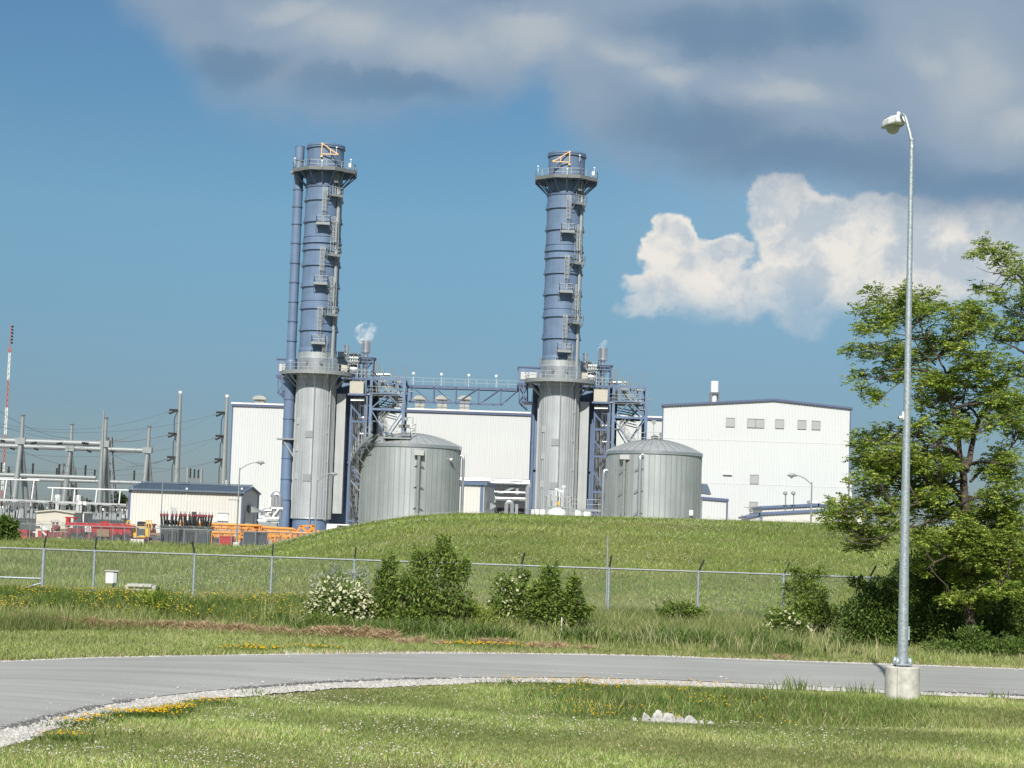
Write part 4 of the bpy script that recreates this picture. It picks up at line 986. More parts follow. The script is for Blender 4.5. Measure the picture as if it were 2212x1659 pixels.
    L = [zb] + [z3(1700, y, YH + 1).z for y in (835, 1060)]; L += [L[-1] - 6.0, L[-1] - 12]
    for z in L:
        for y in ys_: st.beam((A.x, y, z), (B.x, y, z), .2, .32)
        for x in (A.x, B.x): st.beam((x, ys_[0], z), (x, ys_[1], z), .2, .3)
    for i in range(0, 4):
        top, bot = L[i], L[i + 1]
        if i == 0: continue
    for (z_t, z_b) in ((L[0], L[2]), (L[2], L[3] - 1.5)):
        for y in ys_: st.beam((A.x, y, z_t), (B.x, y, z_b), .16); st.beam((B.x, y, z_t), (A.x, y, z_b), .16)
    for i in range(3): st.beam((B.x, ys_[0], L[i]), (B.x, ys_[1], L[i + 1]), .14)
    st.build('tower_frame', M_blue, k)
    fl = MB(); tr = MB(); rl = MB()
    runs = []; zlev = [zb - .2]; 
    while zlev[-1] > 4: zlev.append(zlev[-1] - 3.0)
    for i in range(len(zlev) - 1):
        xa, xb = A.x + 1.2, B.x - 1.1
        if i % 2 == 0: p, q = Vector((xa, YH + 2.4 + 1.6 * (i % 2), zlev[i])), Vector((xb, YH + 2.4 + 1.6 * (i % 2), zlev[i + 1]))
        else: p, q = Vector((xb, YH + 4.0, zlev[i])), Vector((xa, YH + 4.0, zlev[i + 1]))
        for dy in (-.5, .5):
            D = Vector((0, dy, 0)); fl.beam(p + D, q + D, .07, .30)
            for hh in (.55, 1.1): rl.beam(p + D + Vector((0, 0, hh)), q + D + Vector((0, 0, hh)), .05)
            for u in (0, .25, .5, .75, 1): s_ = p.lerp(q, u) + D; rl.beam(s_, s_ + Vector((0, 0, 1.1)), .05)
        for u in range(13): s_ = p.lerp(q, (u + .5) / 13); tr.box(s_ - Vector((.14, .48, .03)), s_ + Vector((.14, .48, .02)))
        q0 = q; e = 1.0 if i % 2 == 0 else -1.0
        fl.box((q.x, YH + 1.8, q.z - .12), (q.x + e, YH + 4.6, q.z)); rail_line(rl, [(q.x + e, YH + 1.8, q.z), (q.x + e, YH + 4.6, q.z)], 1.1, .05, 1)
    fl.build('stair_stringer', M_galv, k); tr.build('stair_treads', M_grate, k); rl.build('stair_railing', M_railing, k)
    # platform with clutter between rack and tower
    pf = MB(); zz = z3(1440, 835, YH + 2).z; pf.box((xr_, YH + .6, zz - .22), (A.x - .1, YH + 7, zz)); pf.box((A.x + .25, YH + .9, zz - .2), (A.x + 4.0, YH + 6.9, zz))
    rail_line(pf, [(xr_, YH + .6, zz), (A.x, YH + .6, zz), (A.x + 4, YH + .9, zz)], 1.1, .06, .8); pf.build('access_platform', M_galv, k)
    cl = MB(); rnd = random.Random(5)
    for i in range(26):
        x = xr_ + rnd.random() * 5.5; y = YH + 3 + rnd.random() * 4; z = zz + rnd.random() * 3.6; 
        v = rnd.choice((Vector((1, 0, 0)), Vector((0, 0, 1)), Vector((0, 0, 1)))) * (.6 + 1.6 * rnd.random()); cl.tube([(x, y, z), Vector((x, y, z)) + v], .08 + .1 * rnd.random(), 6)
    cl.build('valve_piping', M_galv, k)
    cb = MB()
    for i in range(7):
        z = zz - .5 - i * .42; cb.beam((A.x + .3 + .22 * i, YH + 5, z), (A.x + 3.2 + .1 * i, YH + 5, z - .5), .3, .12)
    cb.build('cable_ladder', M_grate, k)
    # discharge pipe at roof level
    p0, p1, p2 = z3(1545, 545, YH + 8), z3(1755, 545, YH + 8), z3(1785, 600, YH + 8)
    o = MB().tube([(bx_ + .6, YH + 8, p0.z), p0, p1, p1 + Vector((.35, 0, -.12)), p2 + Vector((0, 0, .2)), p2 + Vector((.02, 0, -1.2))], .17, 8).build('steam_pipe', M_bright); rebase(o, (p2.x, YH + 8, zd)); tag(o, 'pale bent steam pipe over the stair tower of the %s stack' % who, 'pipe', 'roof steam pipes')
    return zd, A, B
zd, TA, TB = hrsg(0, 'left', 1, True)
hrsg(SXR - SXL, 'right', 2, False)

# tall auxiliary pipe beside the left stack
px = W(632, 700, YH + .5).x
k = thing('auxiliary_flue', 'tall thin blue flue pipe standing left of the left stack', 'flue', (px, YH + .5, 0))
ztp = Z1(385, 155, YH + .5).z
MB().lathe((px, YH + .5, 0), [(.6, ztp - 1.5), (.6, ztp), (.74, ztp), (.70, ztp - .1), (.70, Z2(275, 1460, YH + .5).z), (.80, Z2(275, 1460, YH + .5).z - .3), (.80, .1)], 24).build('flue_shell', M_blue, k)
for v in [Z1(380, y, YH + .5).z for y in (345, 730, 958, 1188, 1443)] + [Z2(300, y, YH + .5).z for y in (177, 433, 692, 950, 1210)]:
    MB().lathe((px, YH + .5, 0), [(.70, v + .07), (.80, v + .07), (.80, v - .07), (.70, v - .07)], 24).build('flange_ring', M_bluedk, k)
for v in [Z3(280, y, YH + .5).z for y in (628, 915, 1203)] + [Z4(180, y, YH + .5).z for y in (370, 600, 828)]:
    MB().lathe((px, YH + .5, 0), [(.80, v + .05), (.88, v + .05), (.88, v - .05), (.80, v - .05)], 24).build('flange_ring', M_bluedk, k)
b = MB(); z = Z3(260, 1490, YH).z; b.box((px - 1.5, YH - .8, z - .2), (SXL - 2.8, YH + 1.2, z)); b.beam((px - .6, YH - .3, z - .2), (SXL - 2.9, YH - .3, z - 2.6), .25); b.build('guide_bracket', M_galv, k); b = MB().box((px - 1.1, YH - .7, zt_plat - .2), (SXL - 4.4, YH + 1.3, zt_plat - .02)); b.build('guide_bracket', M_galv, k)
# small silver vent left of the right stack
p, q = ZS2(432, 108, YH + 4), ZS2(418, 430, YH + 4)
o = MB().lathe((p.x, YH + 4, 0), [(.05, p.z), (.3, p.z), (.3, p.z - 1.8), (.2, p.z - 1.9), (.2, q.z)], 14); o.tube([(p.x, YH + 4, q.z + 1.2), (p.x - .7, YH + 4, q.z + .9), (p.x - .7, YH + 4, q.z)], .3, 10)
o = o.build('steam_silencer', M_bright); rebase(o, (p.x, YH + 4, q.z)); tag(o, 'short silver vent pipe left of the right stack', 'steam vent', 'silver steam silencers')

# steam plumes: real volumes
def plume(pts, label, dens):
    mb = MB()
    for (v, r) in pts:
        vs = []; n = 10
        prof = [(r * math.sin(math.pi * i / 6) + .001, -r * math.cos(math.pi * i / 6)) for i in range(7)]
        mb.lathe(v, prof, n)
    mt = bpy.data.materials.new('steam'); mt.use_nodes = True; t = mt.node_tree; t.nodes.remove(t.nodes['Principled BSDF'])
    pv = t.nodes.new('ShaderNodeVolumePrincipled'); pv.inputs['Color'].default_value = (1, 1, 1, 1); pv.inputs['Anisotropy'].default_value = -0.25
    tc = t.nodes.new('ShaderNodeTexCoord'); n = t.nodes.new('ShaderNodeTexNoise'); n.inputs['Scale'].default_value = .75; n.inputs['Detail'].default_value = 5
    mr = t.nodes.new('ShaderNodeMapRange'); mr.inputs[1].default_value = .42; mr.inputs[2].default_value = .72; mr.inputs[4].default_value = dens
    t.links.new(tc.outputs['Object'], n.inputs['Vector']); t.links.new(n.outputs[0], mr.inputs[0]); t.links.new(mr.outputs[0], pv.inputs['Density'])
    t.links.new(pv.outputs[0], t.nodes['Material Output'].inputs['Volume'])
    o = mb.build('steam', mt); rebase(o, pts[0][0]); tag(o, label, 'steam', kind='stuff')
plume([(Z3(1412, 20, YH + 7), 1.0), (Z3(1400, -30, YH + 7), 1.5), (Z3(1370, -70, YH + 7), 1.4), (Z3(1400, -120, YH + 7), 1.1), (Z3(1510, -130, YH + 7), .9), (Z3(1460, -90, YH + 7), .8)], 'white steam drifting off the silencer beside the left stack', .9)
plume([(ZS2(1300, -20, YH + 7), .55), (ZS2(1325, -60, YH + 7), .6), (ZS2(1360, -105, YH + 7), .5)], 'thin wisp of steam off the silencer beside the right stack', .8)

# walkway bridge between the units
yb = YH + 8
k = thing('truss_walkway', 'long blue truss walkway spanning between the two boiler units', 'walkway', tuple(ZB(1240, 400, yb)))
t0, t1 = ZB(480, 185, yb), ZB(1990, 236, yb); zt_ = (t0.z + t1.z) / 2; b0, b1 = ZB(690, 371, yb), ZB(1790, 403, yb); zb_ = (b0.z + b1.z) / 2
st = MB()
for dy in (0, 1.8):
    st.beam((t0.x, yb + dy, zt_), (t1.x, yb + dy, zt_), .2, .36); st.beam((b0.x, yb + dy, zb_), (b1.x, yb + dy, zb_), .2, .16)
    X_ = [ZB(x, 300, yb).x for x in (718, 985, 1248, 1515, 1780)]
    for x in X_: st.beam((x, yb + dy, zb_), (x, yb + dy, zt_), .2)
    for (xa, za, xb, zb2) in ((735, 1, 950, 0), (1000, 1, 1215, 0), (1500, 1, 1260, 0), (1765, 1, 1530, 0), (1980, 1, 1790, 0)):
        st.beam((ZB(xa, 300, yb).x, yb + dy, zt_ if za else zb_), (ZB(xb, 300, yb).x, yb + dy, zb_), .13)
st.box((t0.x, yb, zt_ + .19), (t1.x, yb + 1.8, zt_ + .26)); st.build('truss', M_bluedk, k)
r_ = MB(); rail_line(r_, [(t0.x, yb, zt_ + .26), (t1.x, yb, zt_ + .26)], 1.1, .045, 1.6); r_.build('walkway_railing', M_railing, k)
for (zx, zy) in ((750, 42), (1080, 52), (1402, 64), (1727, 74)):
    p = ZB(zx, zy, yb); o = MB().beam((p.x, yb + .1, zt_ + .28), (p.x, yb + .1, p.z), .05); o.lathe(p, [(0, .25), (.26, .15), (.22, -.15), (0, -.25)], 10); o.build('walkway_light', M_plastic, k)

# ------------------------------------------------------------------ long white hall
def ribbed(mb, x0, x1, z0, ztop, Y, pitch=.42, d=.045):
    """profiled siding facing the camera; ztop is a function of x"""
    n = int((x1 - x0) / pitch)
    P = []
    for i in range(n + 1):
        x = x0 + (x1 - x0) * i / n
        P += [(x, 0), (x + pitch * .45, 0), (x + pitch * .55, d), (x + pitch * .9, d)] if i < n else [(x, 0)]
    v = []; f = []
    for i, (x, dd) in enumerate(P):
        v += [(x, Y - dd, z0), (x, Y - dd, ztop(x))]
        if i: f.append((2 * i - 2, 2 * i, 2 * i + 1, 2 * i - 1))
    return mb.add(v, f)
xl, xr = W(500, 960, YB).x, W(1440, 960, YB).x; zh = W(800, 878, YB).z
hall = thing('turbine_hall', 'long white ribbed hall running behind both stacks', 'building', ((xl + xr) / 2, YB, 0))
zhl = W(502, 869, YB).z
w_ = ribbed(MB(), xl, xr, 0, lambda x: zhl - .3, YB); w_.box((xl, YB + .02, 0), (xr, YB + 38, zhl - .3)); w_.build('wall', M_white, hall)
tr = MB(); tr.box((xl - .25, YB - .28, zhl - .62), (xr, YB - .1, zhl - .28)); tr.box((xl - .16, YB - .14, 0), (xl + .04, YB - .075, zhl - .3)); tr.build('trim', M_trim, hall)
MB().box((xl - .3, YB - .35, zhl - .26), (xr, YB + 38, zhl)).build('roof', M_louver, hall)
w2 = MB(); w2.box((Z7(30, 335, YB - 2).x, YB - 3, 0), (xl - .1, YB + .5, Z7(30, 335, YB - 2).z)); w2.build('annex_wall', M_white, hall)
lp = MB()
for (zx, zy) in ((1105, 815), ):
    p = ZA(zx, zy, YB - 8)
def roof_vent(cx, label, tree=None):
    p = ZA(cx, 545, YB + 6); zc = p.z
    k = thing('roof_vent', label, 'roof vent', (p.x, YB + 6, zhl), 'mushroom vents on the white hall roof')
    w = .80
    b = MB().box((p.x - w, YB + 5.2, zhl), (p.x + w, YB + 6.8, zc + .1)); b.build('vent_body', M_vent, k)
    s = MB()
    for z in (.33, .66): s.box((p.x - w - .03, YB + 5.15, zhl + (zc - zhl) * z - .05), (p.x + w + .03, YB + 5.2, zhl + (zc - zhl) * z + .05))
    s.box((p.x - .06, YB + 5.14, zhl), (p.x + .06, YB + 5.19, zc)); s.build('vent_ribs', M_grate, k)
    n = 9; prof = [(2.35 * math.cos(math.pi / 2 * i / n) ** .6, 1.0 * math.sin(math.pi / 2 * i / n)) for i in range(n)] + [(0.02, 1.0)]
    c = MB(); poly = [(p.x - 1.2, zc - .06), (p.x + 1.2, zc - .06), (p.x + 1.1, zc + .14), (p.x + .85, zc + .4), (p.x + .5, zc + .55), (p.x, zc + .6), (p.x - .5, zc + .55), (p.x - .85, zc + .4), (p.x - 1.1, zc + .14)]
    c.prism(poly, YB + 4.8, YB + 7.2); c.build('vent_cap', M_vent, k)
    return k
roof_vent(895, 'grey beige roof vent half hidden behind the left stair tower')
roof_vent(1220, 'grey beige roof vent just right of the left stair tower')
roof_vent(1548, 'grey beige roof vent in the middle of the walkway span')
roof_vent(1876, 'grey beige roof vent below the right part of the walkway')
roof_vent(-1140, 'grey beige roof vent left of the thin blue flue')
roof_vent(3440, 'grey beige roof vent behind the right stair tower')

# ------------------------------------------------------------------ right white building
YG = 272.0
def g6(zx, zy, Y=YG): return Z6(zx, zy, Y)
xl, xp, xr = g6(6, 420).x, g6(1055, 362).x, g6(1782, 445).x
zl_, zp_, zr_ = g6(6, 415).z, g6(1055, 362).z, g6(1782, 445).z
gb = thing('gabled_hall', 'tall white gabled hall at the right with grey square windows', 'building', ((xl + xr) / 2, YG, 0))
topz = lambda x: zl_ + (zp_ - zl_) * (x - xl) / (xp - xl) if x < xp else zp_ + (zr_ - zp_) * (x - xp) / (xr - xp)
w_ = ribbed(MB(), xl, xr, 0, topz, YG, .40); SK = 3.8
o_ = len(w_.v); w_.prism([(xl, 0), (xr, 0), (xr, zr_ - .06), (xp, zp_ - .06), (xl, zl_ - .06)], YG + .02, YG + 34)
for v in w_.v[o_ + 5:]: v.x += SK
w_.build('wall', M_white, gb)
rf = MB()
for (a, za, b, zb2) in ((xl - .3, zl_ - .02, xp, zp_), (xp, zp_, xr + .3, zr_)):
    rf.hexa([(a, YG - .35, za), (b, YG - .35, zb2), (b + SK, YG + 34.3, zb2), (a + SK, YG + 34.3, za), (a, YG - .35, za + .28), (b, YG - .35, zb2 + .28), (b + SK, YG + 34.3, zb2 + .28), (a + SK, YG + 34.3, za + .28)])
rf.build('roof', M_trim, gb)
tr = MB(); tr.box((xl - .1, YG - .16, 0), (xl + .06, YG - .075, zl_ - .03)); tr.build('corner_trim', M_trim, gb); tr = MB().box((xr - .1, YG - .16, 0), (xr + .08, YG - .075, zr_ - .03)); tr.build('corner_trim', M_trim, gb)
for (a, b_, c, d) in ((605, 527, 682, 607), (806, 535, 881, 615), (885, 537, 960, 617), (1073, 542, 1148, 622), (1283, 549, 1358, 629), (1417, 555, 1492, 634), (832, 1066, 907, 1147), (825, 1323, 899, 1405)):
    p, q = g6(a, b_), g6(c, d)
    f = MB(); t_ = .05
    zx0, zx1 = p.z, q.z
    f.box((p.x - t_, YG - .17, zx1 - t_), (p.x, YG - .08, zx0 + t_)); f.box((q.x, YG - .17, zx1 - t_), (q.x + t_, YG - .08, zx0 + t_)); f.box((p.x, YG - .17, zx0), (q.x, YG - .08, zx0 + t_)); f.box((p.x, YG - .17, zx1 - t_), (q.x, YG - .08, zx1))
    fo = f.build('window', M_galv, gb)
    pn = MB(); n = 8
    for i in range(n):
        z = zx1 + (zx0 - zx1) * i / n; pn.hexa([(p.x, YG - .13, z), (q.x, YG - .13, z), (q.x, YG - .085, z), (p.x, YG - .085, z), (p.x, YG - .095, z + (zx0 - zx1) / n), (q.x, YG - .095, z + (zx0 - zx1) / n), (q.x, YG - .085, z + (zx0 - zx1) / n), (p.x, YG - .085, z + (zx0 - zx1) / n)])
    pn.build('window_pane', M_window, fo)
for zy in (745, 1155):
    z = g6(900, zy).z; MB().box((xl + .2, YG - .066, z - .03), (xr - .2, YG - .048, z + .03)).build('panel_joint', M_louver, gb)
ca = MB().box((g6(572, 1056).x, YG - .35, g6(572, 1056).z - .1), (g6(655, 1056).x, YG - .08, g6(572, 1056).z + .05)); ca.build('drip_canopy', M_louver, gb)
bx = MB(); p = g6(1790, 1110, YG + 6); bx.box((xr + .02, YG + 5, p.z - 3.2), (xr + 1.3, YG + 7, p.z)); bx.build('side_duct', M_louver, gb)
# exhaust on its roof
p0, p1, p2, p3 = g6(493, 178, YG + 5), g6(493, 290, YG + 5), g6(490, 380, YG + 5), g6(455, 200, YG + 5)
ex = thing('exhaust_drum', 'white drum shaped exhaust on legs on the gabled hall roof', 'roof vent', (p2.x, YG + 5, p2.z - 1))
r = p0.x - p3.x
MB().lathe((p1.x, YG + 5, 0), [(r * .85, p0.z - .6), (r * .85, p0.z), (r, p0.z), (r, p1.z), (r * .6, p1.z - .02), (.35, p1.z - 1.1), (.3, p2.z - 1.2)], 24).build('exhaust_shell', M_plastic, ex)
fr = MB()
for a in (-1, 1):
    for b_ in (-1, 1): fr.beam((p1.x + a * r, YG + 5 + b_ * r, p2.z - 1.2), (p1.x + a * r, YG + 5 + b_ * r, p1.z), .2)
    fr.beam((p1.x - r * 1.15, YG + 5 + a * r, p1.z), (p1.x + r * 1.15, YG + 5 + a * r, p1.z), .22); fr.beam((p1.x - r, YG + 5 + a * r, p2.z - 1), (p1.x + r, YG + 5 + a * r, p1.z - .8), .12)
fr.build('leg_frame', M_grate, ex)
# low annexes in front of it
def low_box(zx0, zx1, zy0, zy1, Y, depth, label, m_wall, m_trim_, sl=0.0, nm='low_shed', cat='shed'):
    a, b_ = g6(zx0, zy0, Y), g6(zx1, zy1, Y)
    k = thing(nm, label, cat, ((a.x + b_.x) / 2, Y, 0))
    w_ = MB(); tf = lambda x: a.z + (b_.z - a.z) * (x - a.x) / (b_.x - a.x); ribbed(w_, a.x, b_.x, 0, tf, Y, .4, .06)
    w_.prism([(a.x, 0), (b_.x, 0), (b_.x, b_.z), (a.x, a.z)], Y + .02, Y + depth); w_.build('wall', m_wall, k)
    r_ = MB(); r_.hexa([(a.x - .2, Y - .3, a.z + .01), (b_.x + .2, Y - .3, b_.z + .01), (b_.x + .2, Y + depth, b_.z + .01), (a.x - .2, Y + depth, a.z + .01), (a.x - .2, Y - .3, a.z + .36), (b_.x + .2, Y - .3, b_.z + .36), (b_.x + .2, Y + depth, b_.z + .36), (a.x - .2, Y + depth, a.z + .36)]); r_.build('roof_edge', m_trim_, k)
    return k, a, b_
k, a, b_ = low_box(380, 612, 1297, 1317, YG - 5, 4.7, 'white lean-to with blue edge between right tank and gabled hall', M_white, M_trim)
MB().box((b_.x - .12, YG - 5.18, 0), (b_.x + .12, YG - 5.07, b_.z)).build('corner_post', M_trim, k)
k, a, b_ = low_box(945, 1470, 1388, 1360, YG - 12, 10, 'upper storey of a low cream shed with blue roof line at the right', M_cream, M_bluedk, nm='cream_shed')
q = g6(1700, 1395, YG - 12); pr = MB()
ribbed(pr, b_.x, q.x + 3, 0, lambda x: b_.z - (x - b_.x) * .075, YG - 12, .4, .06); pr.build('wall', M_cream, k)
MB().hexa([(b_.x, YG - 12.3, b_.z + .01), (q.x + 3.2, YG - 12.3, b_.z - .75), (q.x + 3.2, YG - 2, b_.z - .75), (b_.x, YG - 2, b_.z + .01), (b_.x, YG - 12.3, b_.z + .36), (q.x + 3.2, YG - 12.3, b_.z - .4), (q.x + 3.2, YG - 2, b_.z - .4), (b_.x, YG - 2, b_.z + .36)]).build('roof_edge', M_bluedk, k)
MB().box((g6(1400, 1345, YG - 10).x, YG - 10, b_.z + .37), (g6(1470, 1345, YG - 10).x, YG - 7, b_.z + .75)).build('ridge_vent', M_louver, k)
k, a, b_ = low_box(925, 1700, 1448, 1405, YG - 22, 9.6, 'lower front part of the cream shed with a blue gutter and brackets', M_cream, M_bluedk, nm='cream_shed')
g_ = MB(); g_.box((a.x - 1.3, YG - 22, 0), (a.x - .02, YG - 13, a.z - .1)); g_.build('side_wall', M_grey, k)
g_ = MB(); g_.hexa([(a.x - 1.7, YG - 22.3, a.z - .45), (a.x, YG - 22.3, a.z), (a.x, YG - 12.9, a.z), (a.x - 1.7, YG - 12.9, a.z - .45), (a.x - 1.7, YG - 22.3, a.z - .2), (a.x, YG - 22.3, a.z + .3), (a.x, YG - 12.9, a.z + .3), (a.x - 1.7, YG - 12.9, a.z - .2)]); g_.box((a.x - .05, YG - 22.2, 0), (a.x + .3, YG - 22.07, a.z)); g_.build('gutter', M_bluedk, k)
for zx, lab in ((1160, 'slim globe lamp post on the cream shed, left of the two'), (1237, 'slim globe lamp post on the cream shed, right of the two')):
    p, q = g6(zx + 4, 1425, YG - 14), g6(zx - 3, 1240, YG - 14)
    k = thing('lamp_post', lab, 'lamp', (p.x, YG - 14, p.z - 1.4), 'globe lamps on the shed'); MB().tube([(p.x, YG - 14, p.z - 1.4), (p.x, YG - 14, q.z)], .07, 6).build('post', M_grate, k); MB().lathe((p.x - .08, YG - 14, q.z), [(0, -.25), (.3, -.1), (.26, .16), (0, .28)], 10).build('lamp_head', M_galv, k)
for zx, zy0, zy1, arm, lab in ((832, 1375, 1525, True, 'thin antenna pole with crossbar by the lowest hall window'), (752, 1445, 1520, False, 'short plain thin pole at the foot of the gabled hall')):
    p, q = g6(zx, zy1, YG - 20), g6(zx, zy0, YG - 20); o = MB().tube([(p.x, p.y, 0), (p.x, p.y, q.z)], .06, 6)
    if arm: o.beam((p.x - .9, p.y, q.z), (p.x + 1.2, p.y, q.z + .05), .06); o.beam((p.x, p.y, q.z - .6), (p.x - .4, p.y, q.z), .05)
    o = o.build('thin_pole', M_grate); rebase(o, (p.x, p.y, 0)); tag(o, lab, 'pole')
# ------------------------------------------------------------------ storage tanks
YT = 190.0
def spiral_stair(mb_s, mb_t, mb_r, c, r, a0, a1, z0, z1, w=.9, n=30):
    for i in range(n):
        u0, u1 = i / n, (i + 1) / n; aa, ab = a0 + (a1 - a0) * u0, a0 + (a1 - a0) * u1; za, zb2 = z0 + (z1 - z0) * u0, z0 + (z1 - z0) * u1
        P = lambda a, rr, z: Vector((c[0] + rr * math.cos(a), c[1] + rr * math.sin(a), z))
        for rr in (r + .05, r + w):
            mb_s.beam(P(aa, rr, za), P(ab, rr, zb2), .07, .32)
        mb_t.hexa([P(aa, r + .05, zb2 - .05), P(aa, r + w, zb2 - .05), P(ab, r + w, zb2 - .05), P(ab, r + .05, zb2 - .05), P(aa, r + .05, zb2), P(aa, r + w, zb2), P(ab, r + w, zb2), P(ab, r + .05, zb2)])
        for hh in (.55, 1.1): mb_r.beam(P(aa, r + w, za + hh), P(ab, r + w, zb2 + hh), .05)
        if i % 3 == 0: mb_r.beam(P(aa, r + w, za), P(aa, r + w, za + 1.1), .05)
        if i % 8 == 4: mb_s.beam(P(aa, r + w, za - .1), P(aa, r, za - 1.2), .08)
def tank(xc0, xc1, y_e, y_a, label, nseam=58):
    a, b_ = W(xc0, y_e, YT), W(xc1, y_e, YT); cx, r = (a.x + b_.x) / 2, (b_.x - a.x) / 2; ze = (a.z + b_.z) / 2 + 0.0
    za = W((xc0 + xc1) / 2, y_a, YT).z + .35
    t = thing('storage_tank', label, 'storage tank', (cx, YT, 0), 'round silver storage tanks'); c = (cx, YT, 0)
    MB().lathe(c, [(r, 0), (r, ze)], 72).build('tank_shell', M_alu, t)
    s = MB()
    for k in range(nseam):
        q = 2 * math.pi * k / nseam; p = Vector((cx + r * math.cos(q), YT + r * math.sin(q), 0)); tn = Vector((-math.sin(q), math.cos(q), 0))
        s.beam(p, p + Vector((0, 0, ze - .05)), .045, .07, up=tn)
    s.build('standing_seams', M_galv, t)
    n = 10; prof = []
    for i in range(n + 1):
        u = i / n; prof.append(((r + .08) * (1 - u) + .02, ze + .12 + (za - ze - .12) * (1 - (1 - u) ** 2)))
    rf = MB().lathe(c, prof, 72, True, soft=True); rf.build('dome_roof', M_aludk, t)
    sm = MB()
    for k in range(36):
        q = 2 * math.pi * k / 36
        for (r0, z0), (r1, z1) in zip(prof[:-2], prof[1:-1]):
            sm.beam((cx + r0 * math.cos(q), YT + r0 * math.sin(q), z0 + .02), (cx + r1 * math.cos(q), YT + r1 * math.sin(q), z1 + .02), .05, .06)
    sm.build('roof_seams', M_galv, t)
    MB().lathe(c, [(r, ze - .16), (r + .1, ze - .16), (r + .1, ze + .14), (r, ze + .14)], 72).build('eave_band', M_bright, t)
    return t, cx, r, ze, za
def on_tank(cx, r, zx_world_x):      # front point of the tank wall at a given X
    return YT - math.sqrt(max(0.0, r * r - (zx_world_x - cx) ** 2))
t, cx, r, ze, za = tank(781, 996, 966, 944, 'left round silver tank with a stair curling up its left side')
def wall_box(t, x0, y0, x1, y1, Zf, pipe_to, pr, bent=False, cx=0, r=0, seat=True):
    p, q = Zf(x0, y0, YT - r), Zf(x1, y1, YT - r); mx = (p.x + q.x) / 2; yw = on_tank(cx, r, mx)
    if seat:
        MB().box((p.x, yw - .55, q.z), (q.x, yw + .1, p.z)).build('level_box', M_grey, t)
        MB().tube([(mx, yw - .3, q.z), (mx, yw - .3, q.z - .4), (mx, yw - .3, 0.2)], [pr * 1.3, pr, pr], 10).build('drain_pipe', M_galv, t)
    else:
        MB().tube([(mx + .25, yw + .2, p.z - .25), (mx + .2, yw - .25, p.z - .05), (mx + .0, yw - .42, p.z - .12), (mx, yw - .45, p.z - .5), (mx, yw - .45, .2)], pr, 12).build('fill_pipe', M_bright, t)
    for k in range(5):
        z = 1.2 + (q.z - 2.0) * k / 4; b = MB(); b.beam((mx - .5, yw, z - .35), (mx, yw - .35, z), .07); b.beam((mx + .5, yw, z - .35), (mx, yw - .35, z), .07); b.build('pipe_bracket', M_galv, t)
wall_box(t, 1600, 280, 1703, 338, Z4, 0, .16, cx=cx, r=r)
pr_ = Z4(2112, 340, YT); MB().tube([(cx + r * .95, YT - .5, pr_.z), (cx + r + .25, YT - .6, pr_.z - .05), (cx + r + .3, YT - .6, pr_.z - .5), (cx + r + .3, YT - .6, .2)], .15, 10).build('side_pipe', M_bright, t)
lb = Z4(1998, 378, YT - r); yw = on_tank(cx, r, lb.x); l_ = MB(); l_.tube([(lb.x, yw + .05, lb.z), (lb.x, yw - .4, lb.z)], .05, 6); l_.lathe((lb.x, yw - .45, lb.z), [(0, .18), (.22, .05), (.12, -.12), (0, -.14)], 10); l_.build('wall_lamp', M_plastic, t)
s1, s2, s3 = MB(), MB(), MB(); A0, A1 = R(-176), R(-127)
spiral_stair(s1, s2, s3, (cx, YT, 0), r, A0, A1, Z4(960, 480, YT).z, ze + .9, 1.0, 26); spiral_stair(s1, s2, s3, (cx, YT, 0), r, R(-215), A0, 1.5, Z4(960, 480, YT).z, 1.0, 14)
s1.build('stair_stringer', M_galv, t); s2.build('stair_treads', M_grate, t); s3.build('stair_handrail', M_railing, t)
zpl = Z4(1400, 140, YT - r * .8).z; pf = MB(); x0, x1 = Z4(1245, 140, YT - r).x, Z4(1550, 140, YT - r).x; yp = YT - r * .82
pf.box((x0, yp - .3, zpl - .12), (x1, yp + 1.6, zpl)); pf.box((x0 + (x1 - x0) * .6, yp, zpl - .5), (x1 - .1, yp + 1.2, zpl - .13))
for u in (.05, .9): pf.beam((x0 + (x1 - x0) * u, yp - .1, zpl - .1), (x0 + (x1 - x0) * u + .1, yp + .05, ze - .4), .1)
pf.build('roof_platform', M_galv, t)
rl = MB(); rail_line(rl, [(x0, yp + 1.6, zpl), (x0, yp - .3, zpl), (x1, yp - .3, zpl), (x1 + .4, yp + .9, zpl + .3)], 1.1, .05, 1.0); rl.build('platform_railing', M_railing, t)
MB().lathe((Z4(1325, 180, YT - r * .6).x, YT - r * .6, 0), [(.32, ze), (.32, ze + 1.1), (.36, ze + 1.1), (0, ze + 1.15)], 16).build('roof_nozzle', M_galv, t)
MB().lathe((cx, YT, 0), [(.25, za - .4), (.25, za + .45), (.32, za + .5), (.3, za + .75), (0, za + .9)], 12).build('roof_vent', M_plastic, t)
lp = MB(); a_ = ZA(1105, 1060, YT - 2); b_ = ZA(1110, 812, YT - 2); lp.tube([a_ - Vector((0, 0, .6)), Vector((a_.x, a_.y, b_.z)), Vector((a_.x - .6, a_.y, b_.z))], .05, 6); lp.box((a_.x - .9, a_.y - .15, b_.z - .3), (a_.x - .5, a_.y + .15, b_.z)); lp.build('roof_lamp', M_galv, t)
for zx in (945, 1010):
    a_ = ZA(zx, 940, YT - r); l_ = MB(); l_.beam((a_.x, yp - .2, zpl), (a_.x, yp - .2, a_.z), .06); l_.box((a_.x - .3, yp - .5, a_.z - .1), (a_.x + .3, yp + .1, a_.z + .18)); l_.build('floodlight', M_grate, t)

